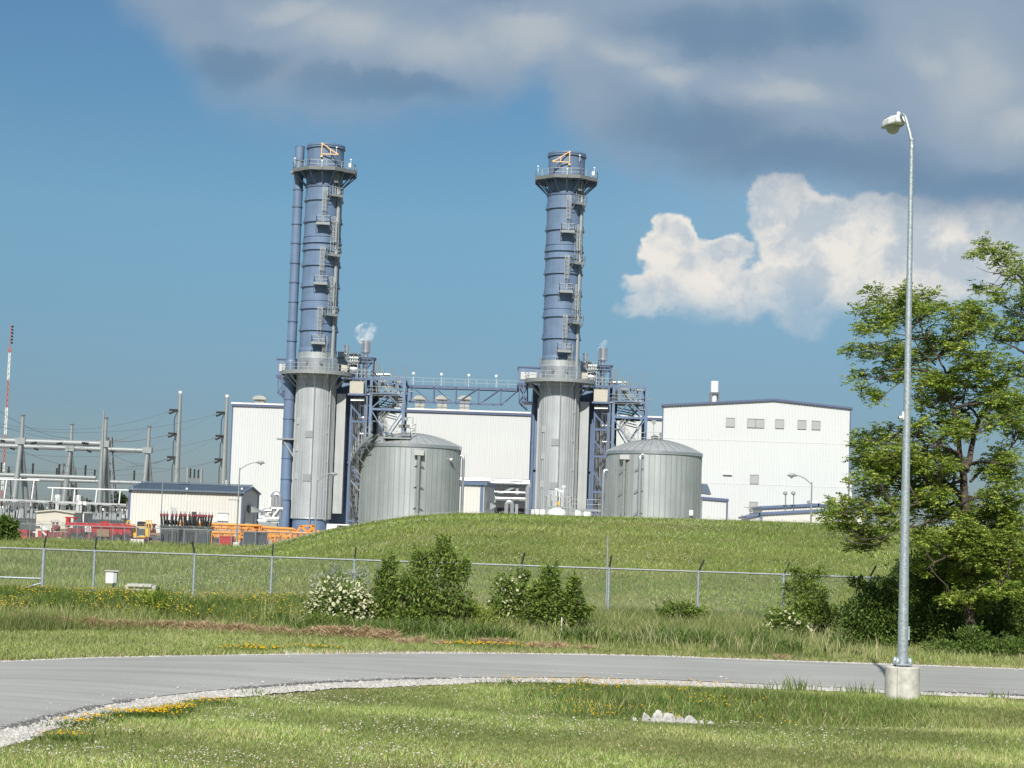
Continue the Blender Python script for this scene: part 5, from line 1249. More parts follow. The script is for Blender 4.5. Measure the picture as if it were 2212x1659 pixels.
t, cx, r, ze, za = tank(1311, 1516, 981, 957.5, 'right round silver tank with two pipes on its front', 54)
wall_box(t, 1192, 186, 1298, 240, ZU2, 0, .15, cx=cx, r=r)
wall_box(t, 1390, 190, 1438, 230, ZU2, 0, .17, cx=cx, r=r, seat=False)
p = ZU2(1005, 365, YT); MB().tube([(cx - r * .97, YT - .6, p.z), (p.x + .1, YT - .7, p.z), (p.x, YT - .7, p.z - .4), (p.x, YT - .7, .2)], .17, 10).build('side_pipe', M_bright, t)
s1, s2, s3 = MB(), MB(), MB(); spiral_stair(s1, s2, s3, (cx, YT, 0), r, R(-8), R(60), .3, 6.2, 1.0, 24)
s1.build('stair_stringer', M_galv, t); s2.build('stair_treads', M_grate, t); s3.build('stair_handrail', M_railing, t)
p = ZU2(2150, 520, YT + 1); q = ZU2(2190, 560, YT + 1); o = MB(); o.hexa([(cx + r, YT, p.z - .9), (q.x, YT, p.z - 1.0), (q.x, YT + 2, p.z - 1.0), (cx + r, YT + 2, p.z - .9), (cx + r, YT, p.z + .05), (q.x - .4, YT, p.z), (q.x - .4, YT + 2, p.z), (cx + r, YT + 2, p.z + .05)]); o.build('stair_canopy', M_roofblue, t)
rl = MB(); x0, x1 = ZU2(1300, 60, YT - 1).x, ZU2(1640, 60, YT - 1).x; zz = za - .35
rail_line(rl, [(x0 - .6, YT - 1, zz - .35), (cx - 1.0, YT - 1, zz), (x1, YT - 1, zz), (x1, YT + 1, zz)], 1.0, .05, .8); rl.build('roof_railing', M_railing, t)
MB().lathe((cx, YT, 0), [(.35, za - .4), (.35, za + .3), (.42, za + .3), (0, za + .5)], 12).build('roof_vent', M_galv, t)
for zx, zy in ((2085, 1060), (1855, 1150)):
    a_ = ZS2(zx, zy, YT - 1); l_ = MB(); l_.beam((a_.x, YT - 1, za - .8), (a_.x, YT - 1, a_.z), .06); l_.box((a_.x - .2, YT - 1.2, a_.z - .15), (a_.x + .2, YT - .8, a_.z + .15)); l_.build('floodlight', M_galv, t)
p = ZU2(1990, 820, YT - r); yw = on_tank(cx, r, p.x); MB().box((p.x - .18, yw - .25, p.z - .35), (p.x + .18, yw + .2, p.z + .15)).build('junction_box', M_plastic, t)

# ------------------------------------------------------------------ low things between the tanks and the stacks
k = thing('pump_house', 'cream pump house with blue eave just right of the left tank', 'shed', tuple(ZC(740, 1140, 235)) [:2] + (0,))
a, b_, c_ = ZC(200, 420, 235), ZC(765, 510, 235), ZC(985, 560, 240); w_ = MB()
ribbed(w_, a.x - 3, b_.x, 0, lambda x: b_.z, 235, .4, .05); w_.prism([(a.x - 3, 0), (b_.x, 0), (b_.x, b_.z), (a.x - 3, b_.z)], 235.02, 240); w_.build('wall', M_cream, k)
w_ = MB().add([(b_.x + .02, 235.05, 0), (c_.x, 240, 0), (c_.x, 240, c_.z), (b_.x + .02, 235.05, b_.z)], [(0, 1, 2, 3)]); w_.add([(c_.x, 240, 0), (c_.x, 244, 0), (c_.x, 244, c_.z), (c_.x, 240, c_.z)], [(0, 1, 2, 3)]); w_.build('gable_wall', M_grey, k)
r_ = MB(); r_.hexa([(a.x - 3, 234.7, b_.z + .02), (b_.x + .3, 234.7, b_.z + .02), (c_.x + .3, 240, c_.z + .02), (a.x - 3, 240, c_.z + .4), (a.x - 3, 234.7, b_.z + .45), (b_.x + .3, 234.7, b_.z + .45), (c_.x + .3, 240, c_.z + .4), (a.x - 3, 240, c_.z + .9)]); r_.build('roof', M_bluedk, k)
MB().box((b_.x - .5, 234.9, 0), (b_.x - .1, 234.99, b_.z)).build('corner_post', M_bluedk, k)
h_ = MB(); h0 = ZC(890, 890, 237); h_.hexa([(h0.x, 236.4, h0.z - .9), (h0.x + .7, 236.4, h0.z - .5), (h0.x + .7, 237.4, h0.z - .5), (h0.x, 237.4, h0.z - .9), (h0.x, 236.4, h0.z), (h0.x + .7, 236.4, h0.z - .3), (h0.x + .7, 237.4, h0.z - .3), (h0.x, 237.4, h0.z)]); h_.build('vent_hood', M_galv, k)
k = thing('pipe_bridge', 'green grey pipe bridge carrying silver pipes over a dark opening', 'pipe rack', tuple(ZC(1480, 1130, 262))[:2] + (0,))
f = MB(); x0, x1, xc = ZC(960, 500, 262).x, ZC(1760, 500, 262).x, ZC(1490, 500, 262).x
for zy, hh in ((505, .55), (855, .5)): z = ZC(1300, zy, 262).z; f.beam((x0, 262, z), (x1, 262, z), .3, hh)
f.beam((xc, 261.9, 0), (xc, 261.9, ZC(1490, 480, 262).z), .4); f.beam((x0, 261.8, ZC(985, 760, 262).z), (xc - .3, 261.8, ZC(1450, 540, 262).z), .3); f.build('bridge_frame', M_galv, k)
for zy, rr, xa in ((405, .22, 980), (455, .2, 920), (660, .13, 985), (800, .22, 1000)): z = ZC(1400, zy, 261.2).z; MB().tube([(ZC(xa, zy, 261.2).x, 261.2, z), (x1, 261.2, z)], rr, 10).build('long_pipe', M_bright, k)
for zy, rr in ((355, .16), (395, .2)): z = ZC(500, zy, 250).z; MB().tube([(ZC(100, zy, 250).x, 250, z), (ZC(900, zy, 250).x, 250, z)], rr, 10).build('long_pipe', M_bright, k)
MB().box((x0 - .5, 266, 0), (x1, 267, ZC(1300, 520, 266).z)).build('opening_shade_box', M_dark, k)  # solid near-black box; the opening's inner shade is its colour
xx = ZC(1710, 700, 261).x; MB().tube([(xx + .3, 261, ZC(1730, 480, 261).z), (xx, 261, ZC(1710, 560, 261).z), (xx, 261, .1)], .3, 10).build('drop_pipe', M_bright, k)
def upipe(p0, p1, ztop, zbot, Y, rr, label, extra=None, grp='silver expansion loops'):
    R_ = (p1 - p0) / 2; cxx = (p0 + p1) / 2; zc = ztop - R_
    o = MB().tube([(p0, Y, zbot)] + [(cxx - R_ * math.cos(math.pi * i / 10), Y, zc + R_ * math.sin(math.pi * i / 10)) for i in range(11)] + [(p1, Y, zbot)], rr, 14).build('expansion_loop', M_bright); rebase(o, (cxx, Y, zbot)); tag(o, label, 'pipe', grp); return o
upipe(ZC(1250, 900, 258).x, ZC(1375, 900, 258).x, ZC(1310, 870, 258).z, .2, 258, .28, 'upside down U pipe before the dark opening of the pipe bridge')
Yl = 272
u0, u1 = Z7(915, 800, Yl).x, Z7(1030, 800, Yl).x
upipe(u0, u1, Z7(970, 605, Yl).z, Z7(970, 1080, Yl).z, Yl, .45, 'tall shiny U pipe left of the thin blue flue')
k = thing('loop_frame', 'pale steel frame bracing the shiny U pipe by the blue flue', 'frame', (u0, Yl - .6, 0)); f = MB(); f.beam((u0 - .35, Yl - .6, 0), (u0 - .35, Yl - .6, Z7(890, 660, Yl).z), .25); f.beam((u0 - .4, Yl - .6, Z7(950, 865, Yl).z), (u1 + .6, Yl - .6, Z7(950, 865, Yl).z), .25); f.beam((u0, Yl - .65, Z7(900, 1040, Yl).z), (u1, Yl - .65, Z7(1000, 880, Yl).z), .25); f.beam((u0, Yl - .6, 0), (u0, Yl - .6, 1), .2); f.build('frame_member', M_louver, k)
for (pts, rr, lab) in (([(740, 1075), (1020, 1075)], .38, 'shiny level pipe at the foot of the U pipe'), ([(532, 1112), (790, 1112)], .38, 'shiny level pipe reaching left below the U pipe'), ([(715, 1000), (715, 950), (750, 918), (880, 918)], .34, 'bent shiny pipe reaching the U pipe from the left'), ([(620, 938), (700, 938)], .15, 'short thin pipe above the bent pipe beside the warehouse gable')):
    P = [Z7(a_, b2, Yl - 1) for a_, b2 in pts]; o = MB().tube(P, rr, 12).build('level_pipe', M_bright); rebase(o, P[0]); tag(o, lab, 'pipe')
o = MB(); a_, b_ = Z7(755, 1000, Yl + 1), Z7(870, 1060, Yl + 1); o.box((a_.x, Yl + 1, b_.z), (b_.x, Yl + 3, a_.z)); o = o.build('valve_skid', M_grey); rebase(o, (a_.x, Yl + 1, b_.z)); tag(o, 'grey valve skid under the bent shiny pipe', 'equipment')
o = MB(); a_, b_ = Z7(620, 1130, Yl - 2), Z7(980, 1200, Yl - 2); o.box((a_.x, Yl - 2, 0), (b_.x, Yl, a_.z)); o = o.build('equipment_skid', M_galv); rebase(o, (a_.x, Yl - 2, 0)); tag(o, 'low grey equipment skid below the shiny pipes', 'equipment')

# white equipment trailer by the foot of the left stack
a_, b_ = Z4(628, 1092, 262), Z4(862, 1180, 262); k = thing('equipment_trailer', 'white equipment trailer at the foot of the left stack', 'trailer', (a_.x, 262, 0))
MB().box((a_.x, 262, .6), ((a_.x + b_.x) / 2 - .1, 264.4, a_.z)).build('trailer_body', M_plastic, k); MB().box(((a_.x + b_.x) / 2, 262.4, .6), (b_.x, 264.4, a_.z - .45)).build('machine_housing', M_louver, k)
MB().box(((a_.x + b_.x) / 2 - .05, 261.8, a_.z - .15), (b_.x + .2, 264.5, a_.z)).build('trailer_roof', M_plastic, k); MB().box((a_.x + .25, 261.95, 1.0), (a_.x + .55, 262, 2.0)).build('door', M_grey, k)
for x in (a_.x + 1, b_.x - 1): MB().tube([(x, 262, .45), (x, 262.3, .45)], .45, 14).build('wheel', M_black, k)

# low white tanks and platform in front of the right stack
Yw = 240
def lowtank(x0, x1, y0, label, dome):
    p, q = ZU2(x0, y0, Yw), ZU2(x1, y0, Yw); c = ((p.x + q.x) / 2, Yw, 0); rr = (q.x - p.x) / 2
    prof = [(rr, 0), (rr, p.z - (.9 if dome else .1))] + ([(rr * math.cos(u), p.z - .9 + .9 * math.sin(u)) for u in np.linspace(0.1, 1.5, 7)] if dome else [(rr * .9, p.z), (0, p.z)])
    o = MB().lathe(c, prof, 28).build('chemical_tank', M_louver); rebase(o, c); tag(o, label, 'tank', 'low white chemical tanks')
lowtank(385, 600, 768, 'wide domed white tank under the railed platform', True)
lowtank(245, 300, 795, 'leftmost of the small white tanks before the right stack', False); lowtank(302, 376, 797, 'small white tank just left of the domed one', False)
lowtank(665, 768, 808, 'small white tank just right of the domed one', False); lowtank(778, 872, 818, 'rightmost of the small white tanks before the right stack', False)
o = MB().box((ZU2(208, 795, Yw).x, Yw - .5, 0), (ZU2(242, 795, Yw).x, Yw + 2, ZU2(220, 795, Yw).z)).build('pump_cabinet', M_cream); rebase(o, (ZU2(220, 795, Yw).x, Yw, 0)); tag(o, 'narrow cream cabinet left of the small white tanks', 'cabinet')
k = thing('railed_platform', 'grey railed service platform above the low white tanks', 'platform', (ZU2(500, 760, Yw).x, Yw - 2, 0))
z = ZU2(500, 758, Yw - 2).z; x0, x1, x2 = ZU2(372, 750, Yw - 2).x, ZU2(655, 750, Yw - 2).x, ZU2(1010, 790, Yw - 2).x
Yw += 2.6; f = MB(); f.box((x0, Yw - 3, z - .25), (x1, Yw + 1.5, z)); z2_ = ZU2(850, 795, Yw - 2).z; f.box((x1, Yw - 3, z2_ - .25), (x2, Yw, z2_))
for x in (x0, x1 - .1, x1 + .4, (x1 + x2) / 2, x2): f.beam((x, Yw - 3, 0), (x, Yw - 3, z2_), .2)
f.build('platform_deck', M_galv, k); rl = MB(); rail_line(rl, [(x0, Yw + 1, z), (x0, Yw - 3, z), (x1, Yw - 3, z), (x1, Yw + 1, z)], 1.2, .06, .6); rail_line(rl, [(x0, Yw + 1.4, z), (x1, Yw + 1.4, z)], 1.2, .06, .6); rail_line(rl, [(x1, Yw - 3, z2_), (x2, Yw - 3, z2_)], 1.2, .06, 1.5); rl.build('platform_railing', M_railing, k)
cl = MB(); rnd = random.Random(9)
for i in range(9): x = x0 + .4 + rnd.random() * (x1 - x0 - .8); cl.tube([(x, Yw - 1 + rnd.random() * 2, z), (x, Yw - 1, z + .6 + rnd.random() * 1.2)], .07, 6)
cl.build('platform_piping', M_galv, k)
for zx, zy in ((485, 575), (520, 590), (550, 600), (565, 545)):
    p = ZU2(zx, zy, Yw - 1); l_ = MB(); l_.beam((p.x, Yw - 1, z), (p.x, Yw - 1, p.z), .06); l_.box((p.x - .18, Yw - 1.15, p.z - .08), (p.x + .2, Yw - .85, p.z + .14)); l_.build('platform_light', M_plastic, k)
MB().box((ZU2(495, 735, Yw - 2).x, Yw - 2.4, z + .1), (ZU2(522, 735, Yw - 2).x, Yw - 2, z + .55)).build('eyewash_tub', M_yellow, k)

# ------------------------------------------------------------------ warehouse on the left
YW = 250.0
z5 = zoom(500, 1900, 2.602)
a, b_, c_ = z5(62, 140, YW), z5(1222, 175, YW), z5(1388, 178, YW + 9)
k = thing('warehouse', 'cream ribbed warehouse with a slate blue roof', 'building', ((a.x + b_.x) / 2, YW, 0))
ze_ = (a.z + b_.z) / 2; zr = z5(1310, 136, YW + 4.5).z
gx = b_.x + (c_.x - b_.x) * 1.0; gyb = YW + 9
w_ = ribbed(MB(), a.x, b_.x, 0, lambda x: ze_ - .1, YW, .40, .05); w_.build('front_wall', M_cream, k)
mx_ = Vector(((b_.x + gx) / 2, YW + 4.5, 0))
w_ = MB().add([(b_.x, YW, 0), (gx, gyb, 0), (gx, gyb, ze_ - .1), (mx_.x, mx_.y, zr - .12), (b_.x, YW, ze_ - .1)], [(0, 1, 2, 3, 4)]); w_.build('gable_wall', M_grey, k); w_ = MB().add([(a.x, YW, 0), (a.x + (gx - b_.x), gyb, 0), (a.x + (gx - b_.x), gyb, ze_ - .1), (a.x + (mx_.x - b_.x), mx_.y, zr - .12), (a.x, YW, ze_ - .1)], [(4, 3, 2, 1, 0)]); w_.build('gable_wall', M_grey, k)  # gables in grey: shade on the cream siding put into the colour
sx = gx - b_.x; rf = MB()
def slope(p, q, r_, s_): rf.hexa([p, q, r_, s_] + [Vector(v) + Vector((0, 0, .2)) for v in (p, q, r_, s_)])
e = .35
slope((a.x - e, YW - .5, ze_ - .2), (b_.x + e, YW - .5, ze_ - .2), (b_.x + sx / 2 + e, YW + 4.5, zr), (a.x + sx / 2 - e, YW + 4.5, zr))
slope((a.x + sx / 2 - e, YW + 4.5, zr), (b_.x + sx / 2 + e, YW + 4.5, zr), (gx + e, gyb + .4, ze_ - .2), (a.x + sx - e, gyb + .4, ze_ - .2))
n = 46
for i in range(n): u = (i + .5) / n; x = a.x + (b_.x - a.x) * u; rf.beam((x, YW - .5, ze_ + .04), (x + sx / 2, YW + 4.5, zr + .24), .06, .06)
rf.build('roof', M_roofblue, k)
MB().box((a.x + sx / 2, YW + 4.2, zr + .25), (b_.x + sx / 2 + .2, YW + 4.8, zr + .42)).build('ridge_cap', M_roofblue, k)
MB().box((a.x - .25, YW - .12, 0), (a.x + .02, YW - .07, ze_ - .2)).build('corner_trim', M_trim, k); t2 = MB(); t2.beam((b_.x + .03, YW - .03, 0), (b_.x + .03, YW - .03, ze_ - .2), .22); t2.beam((gx + .03, gyb, 0), (gx + .03, gyb, ze_ - .2), .2); t2.build('gable_trim', M_trim, k)
p, q = z5(975, 398, YW), z5(1070, 475, YW); MB().box((p.x, YW - .12, q.z), (q.x, YW - .055, p.z)).build('wall_louver', M_louver, k)
fr_ = MB(); fr_.box((p.x - .1, YW - .2, q.z - .1), (q.x + .1, YW - .125, q.z)); fr_.box((p.x - .1, YW - .2, p.z), (q.x + .1, YW - .125, p.z + .1)); fr_.build('louver_frame', M_grey, k)
p, q = z5(922, 450, YW), z5(958, 488, YW); MB().box((p.x, YW - .12, q.z), (q.x, YW - .055, p.z)).build('wall_hatch', M_louver, k)
for u, w0, z0, z1, nm, mm in ((.25, .5, 4.6, 2.6, 'gable_louver', M_dark), (.82, .5, 4.4, 2.4, 'gable_louver', M_dark), (.12, .4, 2.6, 1.8, 'gable_hatch', M_dark)):
    v = Vector((b_.x + (gx - b_.x) * u, YW + 9 * u, 0)); tn = Vector((gx - b_.x, 9, 0)).normalized(); MB().beam(v - tn * w0 + Vector((.06, -.02, (z0 + z1) / 2)), v + tn * w0 + Vector((.06, -.02, (z0 + z1) / 2)), .08, z0 - z1).build(nm, M_grey, k)
u = .5; v = Vector((b_.x + (gx - b_.x) * .52, YW + 9 * .45, 0)); ph, qh = Z7(445, 805, YW + 4), Z7(565, 955, YW + 4)
h_ = MB(); h_.hexa([(v.x, v.y - 1.1, qh.z), (v.x + .2, v.y - 1.1, qh.z), (v.x + .5, v.y + 1, qh.z), (v.x + .2, v.y + 1, qh.z), (v.x, v.y - 1.1, ph.z), (v.x + 1.5, v.y - 1.1, ph.z - .9), (v.x + 1.8, v.y + 1, ph.z - .9), (v.x + .2, v.y + 1, ph.z)]); h_.build('intake_hood', M_galv, k)
for dx, z in ((0, 2.9), (.25, 2.5)):
    p = Z7(360, 965, YW + 1); MB().tube([(p.x - .1, YW + 1.2 + dx * 3, z), (p.x + .9 - dx, YW + .9, z), (p.x + 1.15 - dx, YW + .9, z - .25), (p.x + 1.15 - dx, YW + .9, 0)], .15, 8).build('gable_pipe', M_galv, k)
MB().tube([(z5(645, 155, YW).x, YW - .1, 0), (z5(645, 155, YW).x, YW - .1, ze_ - .1)], .06, 6).build('downpipe', M_louver, k)
for zx in (75, 645, 1218):
    p = z5(zx, 160, YW - .2); MB().lathe((p.x, YW - .35, p.z + .2), [(0, .15), (.15, .1), (.15, -.1), (0, -.15)], 8).build('eave_light', M_plastic, k)
MB().box((z5(590, 95, YW + 6).x, YW + 5, zr - .3), (z5(670, 95, YW + 6).x, YW + 7, zr + .5)).build('ridge_ventilator', M_bluedk, k)

# ------------------------------------------------------------------ lamp posts of the plant
def street_lamp(x, Y, ztop, dx, dz, label, base=True, r0=.12):
    k = thing('street_lamp', label, 'street lamp', (x, Y, 0), 'curved arm street lamps in the plant')
    MB().tube([(x, Y, .0), (x, Y, ztop)], [r0, r0 * .55], 10).build('pole', M_galv, k)
    P = [Vector((x, Y, ztop - .25)) + Vector((dx * u, 0, dz * math.sin(u * math.pi / 2) ** .9)) for u in np.linspace(0, 1, 8)]; MB().tube(P, .05, 8).build('lamp_arm', M_galv, k)
    s = 1 if dx > 0 else -1; h_ = MB(); e_ = P[-1]; h_.tube([e_ + Vector((-s * .1, 0, 0)), e_ + Vector((s * .25, 0, .04)), e_ + Vector((s * .75, 0, .02)), e_ + Vector((s * .95, 0, -.04))], [.06, .17, .16, .04], 10); h_.lathe(e_ + Vector((s * .5, 0, -.1)), [(.16, .05), (.15, -.1), (.06, -.2), (0, -.21)], 10); h_.build('lamp_head', M_galv, k)
    if base: MB().lathe((x, Y, 0), [(.42, -.05), (.42, .75), (.38, .8), (0, .8)], 16).build('concrete_base', M_concrete, k)
    return k
p, e_ = Z7(270, 100, 226), Z7(590, 0, 226)
k = street_lamp(W(511, 1168, 226).x, 226, p.z, e_.x - p.x, e_.z - p.z + .25, 'street lamp with concrete base before the warehouse right end'); MB().beam((W(511, 1150, 226).x - 1.1, 225.8, Z7(230, 712, 226).z), (W(511, 1150, 226).x + .2, 225.8, Z7(230, 712, 226).z), .12).build('camera_bracket', M_galv, k)
p, e_ = Z4(518, 610, 224), Z4(650, 542, 224); street_lamp(W(683 - 2, 1150, 224).x, 224, p.z, e_.x - p.x, e_.z - p.z + .25, 'street lamp standing before the left stack at the mound foot', True, .10)
p, e_ = g6(1415, 1135, 200), g6(1270, 1072, 200); street_lamp(p.x, 200, p.z, e_.x - p.x, e_.z - p.z + .25, 'street lamp before the cream shed, arm curving left', False, .12)
p, q = W(346, 1160, 246), W(347, 1036, 246); o = MB().tube([(p.x, 246, 0), (p.x, 246, q.z)], [.09, .05], 8).build('thin_pole', M_galv); rebase(o, (p.x, 246, 0)); tag(o, 'thin bare pole rising before the left half of the warehouse', 'pole')
p, q = z5(505, 450, 247), z5(505, 355, 247); k = thing('utility_sign', 'small grey panel on a stick before the warehouse wall', 'sign', (p.x, 247, 0)); MB().beam((p.x, 247, 0), (p.x, 247, q.z), .07).build('post', M_galv, k); MB().box((p.x - .35, 246.9, q.z - .9), (p.x + .35, 246.96, q.z + .2)).build('sign_plate', M_grey, k)

# ------------------------------------------------------------------ yard: transformers, crane parts
zL = zoom(0, 1950, 3.16)
def bushing(parent, x, y, z0, z1, lx):
    """ribbed insulator leaning sideways, oxblood cap and needle"""
    b = MB(); d = Vector((lx, 0, 1)).normalized(); L_ = (z1 - z0); n = 7; p0 = Vector((x, y, z0)); pts, rs = [], []
    for i in range(2 * n + 1): pts.append(p0 + d * (L_ * .72 * i / (2 * n))); rs.append(.16 if i % 2 else .10)
    b.tube(pts, rs, 8, smooth=False); bo = b.build('bushing', M_black, parent)
    p1 = p0 + d * L_ * .70; c = MB().tube([p1, p1 + d * L_ * .12, p1 + d * L_ * .17], [.17, .17, .08], 10); c.build('bushing_cap', M_maroon, bo); MB().tube([p1 + d * L_ * .16, p1 + d * L_ * .36], [.045, .02], 6).build('bushing_needle', M_black, bo)
def transformer(zx0, zx1, ztopy, Y, bush, label):
    p, q = z5(zx0, ztopy, Y), z5(zx1, ztopy, Y); k = thing('transformer', label, 'transformer', ((p.x + q.x) / 2, Y, 0), 'slate grey transformers in the yard')
    b = MB().box((p.x, Y, .25), (q.x, Y + 2.4, p.z)); b.box((p.x - .12, Y - .12, p.z - .12), (q.x + .12, Y + 2.5, p.z + .02)); b.build('transformer_tank', M_slate, k)
    f = MB(); n = 10
    for i in range(n): x = p.x + .3 + (q.x - p.x - .6) * i / (n - 1); f.box((x - .05, Y - .5, .5), (x + .05, Y - .02, p.z - .6))
    f.build('radiator', M_slate, k)
    o_ = MB(); o_.tube([(p.x + .3, Y + 1.6, p.z + .45), (q.x - .5, Y + 1.6, p.z + .45)], .28, 12); o_.box((p.x + .5, Y + 1.5, p.z), (p.x + .7, Y + 1.7, p.z + .3)); o_.build('conservator', M_slate, k)
    MB().box((p.x + .2, Y - .8, .25), (p.x + 1.1, Y - .52, 1.6)).build('control_cabinet', M_navy, k); MB().box((p.x - .1, Y - .2, 0), (q.x + .1, Y + 2.5, .24)).build('skid_base', M_black, k)
    m_ = (bush[0] + bush[-1]) / 2
    for zx in bush: bx = z5(zx, 530, Y + 1).x; bushing(k, bx, Y + 1.0, p.z, p.z + 1.75, (zx - m_) / (bush[-1] - bush[0]) * .28)
transformer(372, 562, 528, 238, (388, 414, 440, 486, 520, 552), 'leftmost of the slate grey transformers with a fan of red tipped bushings')
transformer(572, 762, 530, 240, (597, 622, 634, 668, 704, 724, 748), 'middle slate grey transformer with a fan of red tipped bushings')
transformer(770, 892, 540, 236, (800, 818, 838, 862, 884), 'rightmost and narrowest slate grey transformer with red tipped bushings')
p = z5(712, 400, 243); k = thing('cooling_stack', 'dark square duct standing between the transformers and the warehouse', 'duct', (p.x, 243, 0)); MB().box((p.x - .35, 243, 0), (p.x + .35, 243.7, z5(712, 430, 243).z)).build('duct_body', M_slate, k); MB().box((p.x - .25, 243.1, z5(712, 430, 243).z + .01), (p.x + .25, 243.6, z5(712, 382, 243).z)).build('duct_neck', M_slate, k)
# dark stacked mats behind the fence
rnd = random.Random(4)
for i, (x0, x1, y0, lab) in enumerate(((-190, 30, 600, 'dark timber mats stacked between the yellow machine and the transformers'), (895, 1000, 640, 'low stack of dark timber mats right of the transformers'))):
    if i == 0: x0, x1 = 255, 375
    p, q = z5(x0, y0, 235), z5(x1, y0, 235); k = thing('timber_mats', lab, 'stack', ((p.x + q.x) / 2, 235, 0), 'stacks of timber mats')
    n = max(3, int(p.z / .3)) if p.z > .9 else 3
    for j in range(n): MB().box((p.x + rnd.random() * .4, 235 + rnd.random() * .2, j * .31), (q.x - rnd.random() * .4, 238, j * .31 + .27)).build('timber_mat', M_tan if j % 3 == 1 else M_slate, k)
# orange lattice boom sections
def lattice(x0, x1, y0, h, Y, label, taper=0.0, wd=1.6, bays=None):
    """lattice crane section lying on blocks: four chords, zigzag lacing"""
    p, q = z5(x0, y0, Y), z5(x1, y0, Y); zt = (p.z + q.z) / 2; zb_ = zt - h; k = thing('lattice_boom', label, 'crane part', ((p.x + q.x) / 2, Y, max(zb_ - .4, 0)), 'orange lattice crane sections')
    n = bays or max(3, int((q.x - p.x) / (h * .75)))
    def pt(u, a, b): s_ = 1 - taper * u; return Vector((p.x + (q.x - p.x) * u, Y + wd / 2 + (wd / 2) * a * s_, (zt + zb_) / 2 + (h / 2) * b * s_))
    c = MB()
    for a in (-1, 1):
        for b in (-1, 1): c.tube([pt(0, a, b), pt(1, a, b)], .17, 8)
    c.build('main_chord', M_orange, k); l_ = MB()
    for i in range(n):
        u0, u1 = i / n, (i + 1) / n
        for a in (-1, 1): l_.beam(pt(u0, a, -1 if i % 2 else 1), pt(u1, a, 1 if i % 2 else -1), .15); l_.beam(pt(u0, a, -1), pt(u0, a, 1), .1)
        for b in (-1, 1): l_.beam(pt(u0, -1, b), pt(u1, 1, b), .09); l_.beam(pt(u0, -1, b), pt(u0, 1, b), .09)
    for a in (-1, 1): l_.beam(pt(1, a, -1), pt(1, a, 1), .14)
    l_.build('lacing', M_orange, k); bl = MB()
    for u in (.1, .85): v = pt(u, 0, -1); bl.box((v.x - .2, Y - .1, 0), (v.x + .2, Y + wd + .1, v.z - .06))
    bl.build('support_block', M_tan, k); return k
lattice(880, 1400, 520, 1.5, 239, 'long orange lattice boom lying right of the transformers', 0, 1.8)
lattice(1300, 1745, 543, 1.2, 241, 'orange lattice boom tapering towards the blue base of the left stack', .25, 1.8)
lattice(560, 900, 503, .8, 245, 'orange lattice jib behind the transformer bushings', .1, 1.2)
lattice(930, 1480, 556, 1.3, 243, 'second orange lattice boom lying close behind the long one', 0, 1.8)
lattice(1420, 1760, 566, 1.0, 244.5, 'orange lattice boom lying behind the tapering one', 0, 1.6)
lattice(905, 1180, 600, 1.6, 236, 'orange lattice section in the lower row just right of the transformers', 0, 1.6)
lattice(1475, 1720, 590, 1.7, 237, 'orange lattice section in the lower row right of the dark blue container', 0, 1.6)
lattice(1725, 1900, 604, 1.3, 239, 'short orange lattice section at the foot of the mound', 0, 1.6)
lattice(1900, 2030, 575, .8, 242, 'small orange lattice tip poking out behind the mound', .5, 1.0)
k = thing('crane_tip', 'orange wedge shaped crane head standing by the blue stack base', 'crane part', tuple(z5(1870, 600, 240))[:2] + (0,)); c = MB(); 
P = [z5(*v, 240) for v in ((1780, 598), (1830, 530), (1962, 526), (1895, 600), (1965, 600))]
for dy in (0, 1.6):
    D = Vector((0, dy, 0))
    for i, j in ((0, 1), (1, 2), (2, 3), (1, 3), (0, 3), (2, 4), (3, 4)): c.beam(P[i] + D, P[j] + D, .2)
for v in P: c.beam(v, v + Vector((0, 1.6, 0)), .16)
c.beam(P[0], Vector((P[0].x, 240, 0)), .25); c.beam(P[3], Vector((P[3].x, 240, 0)), .25); c.build('lattice_frame', M_orange, k)
def crate(x0, x1, y0, Y, m_, label, d=2.4, cat='container'):
    p, q = z5(x0, y0, Y), z5(x1, y0, Y); k = thing('steel_container', label, cat, ((p.x + q.x) / 2, Y, 0)); b = MB().box((p.x, Y, .15), (q.x, Y + d, p.z)); b.build('container_wall', m_, k)
    r_ = MB(); n = max(3, int((q.x - p.x) / .35))
    for i in range(n + 1): x = p.x + (q.x - p.x) * i / n; r_.box((x - .04, Y - .06, .2), (x + .04, Y - .002, p.z - .1))
    r_.box((p.x - .05, Y - .08, p.z - .1), (q.x + .05, Y + d, p.z + .06)); r_.build('container_ribs', m_, k); return k
crate(1232, 1462, 597, 235, M_navy, 'dark blue steel container right of the orange lower sections'); crate(982, 1108, 640, 233, M_red, 'small red steel crate in front of the orange lower sections')
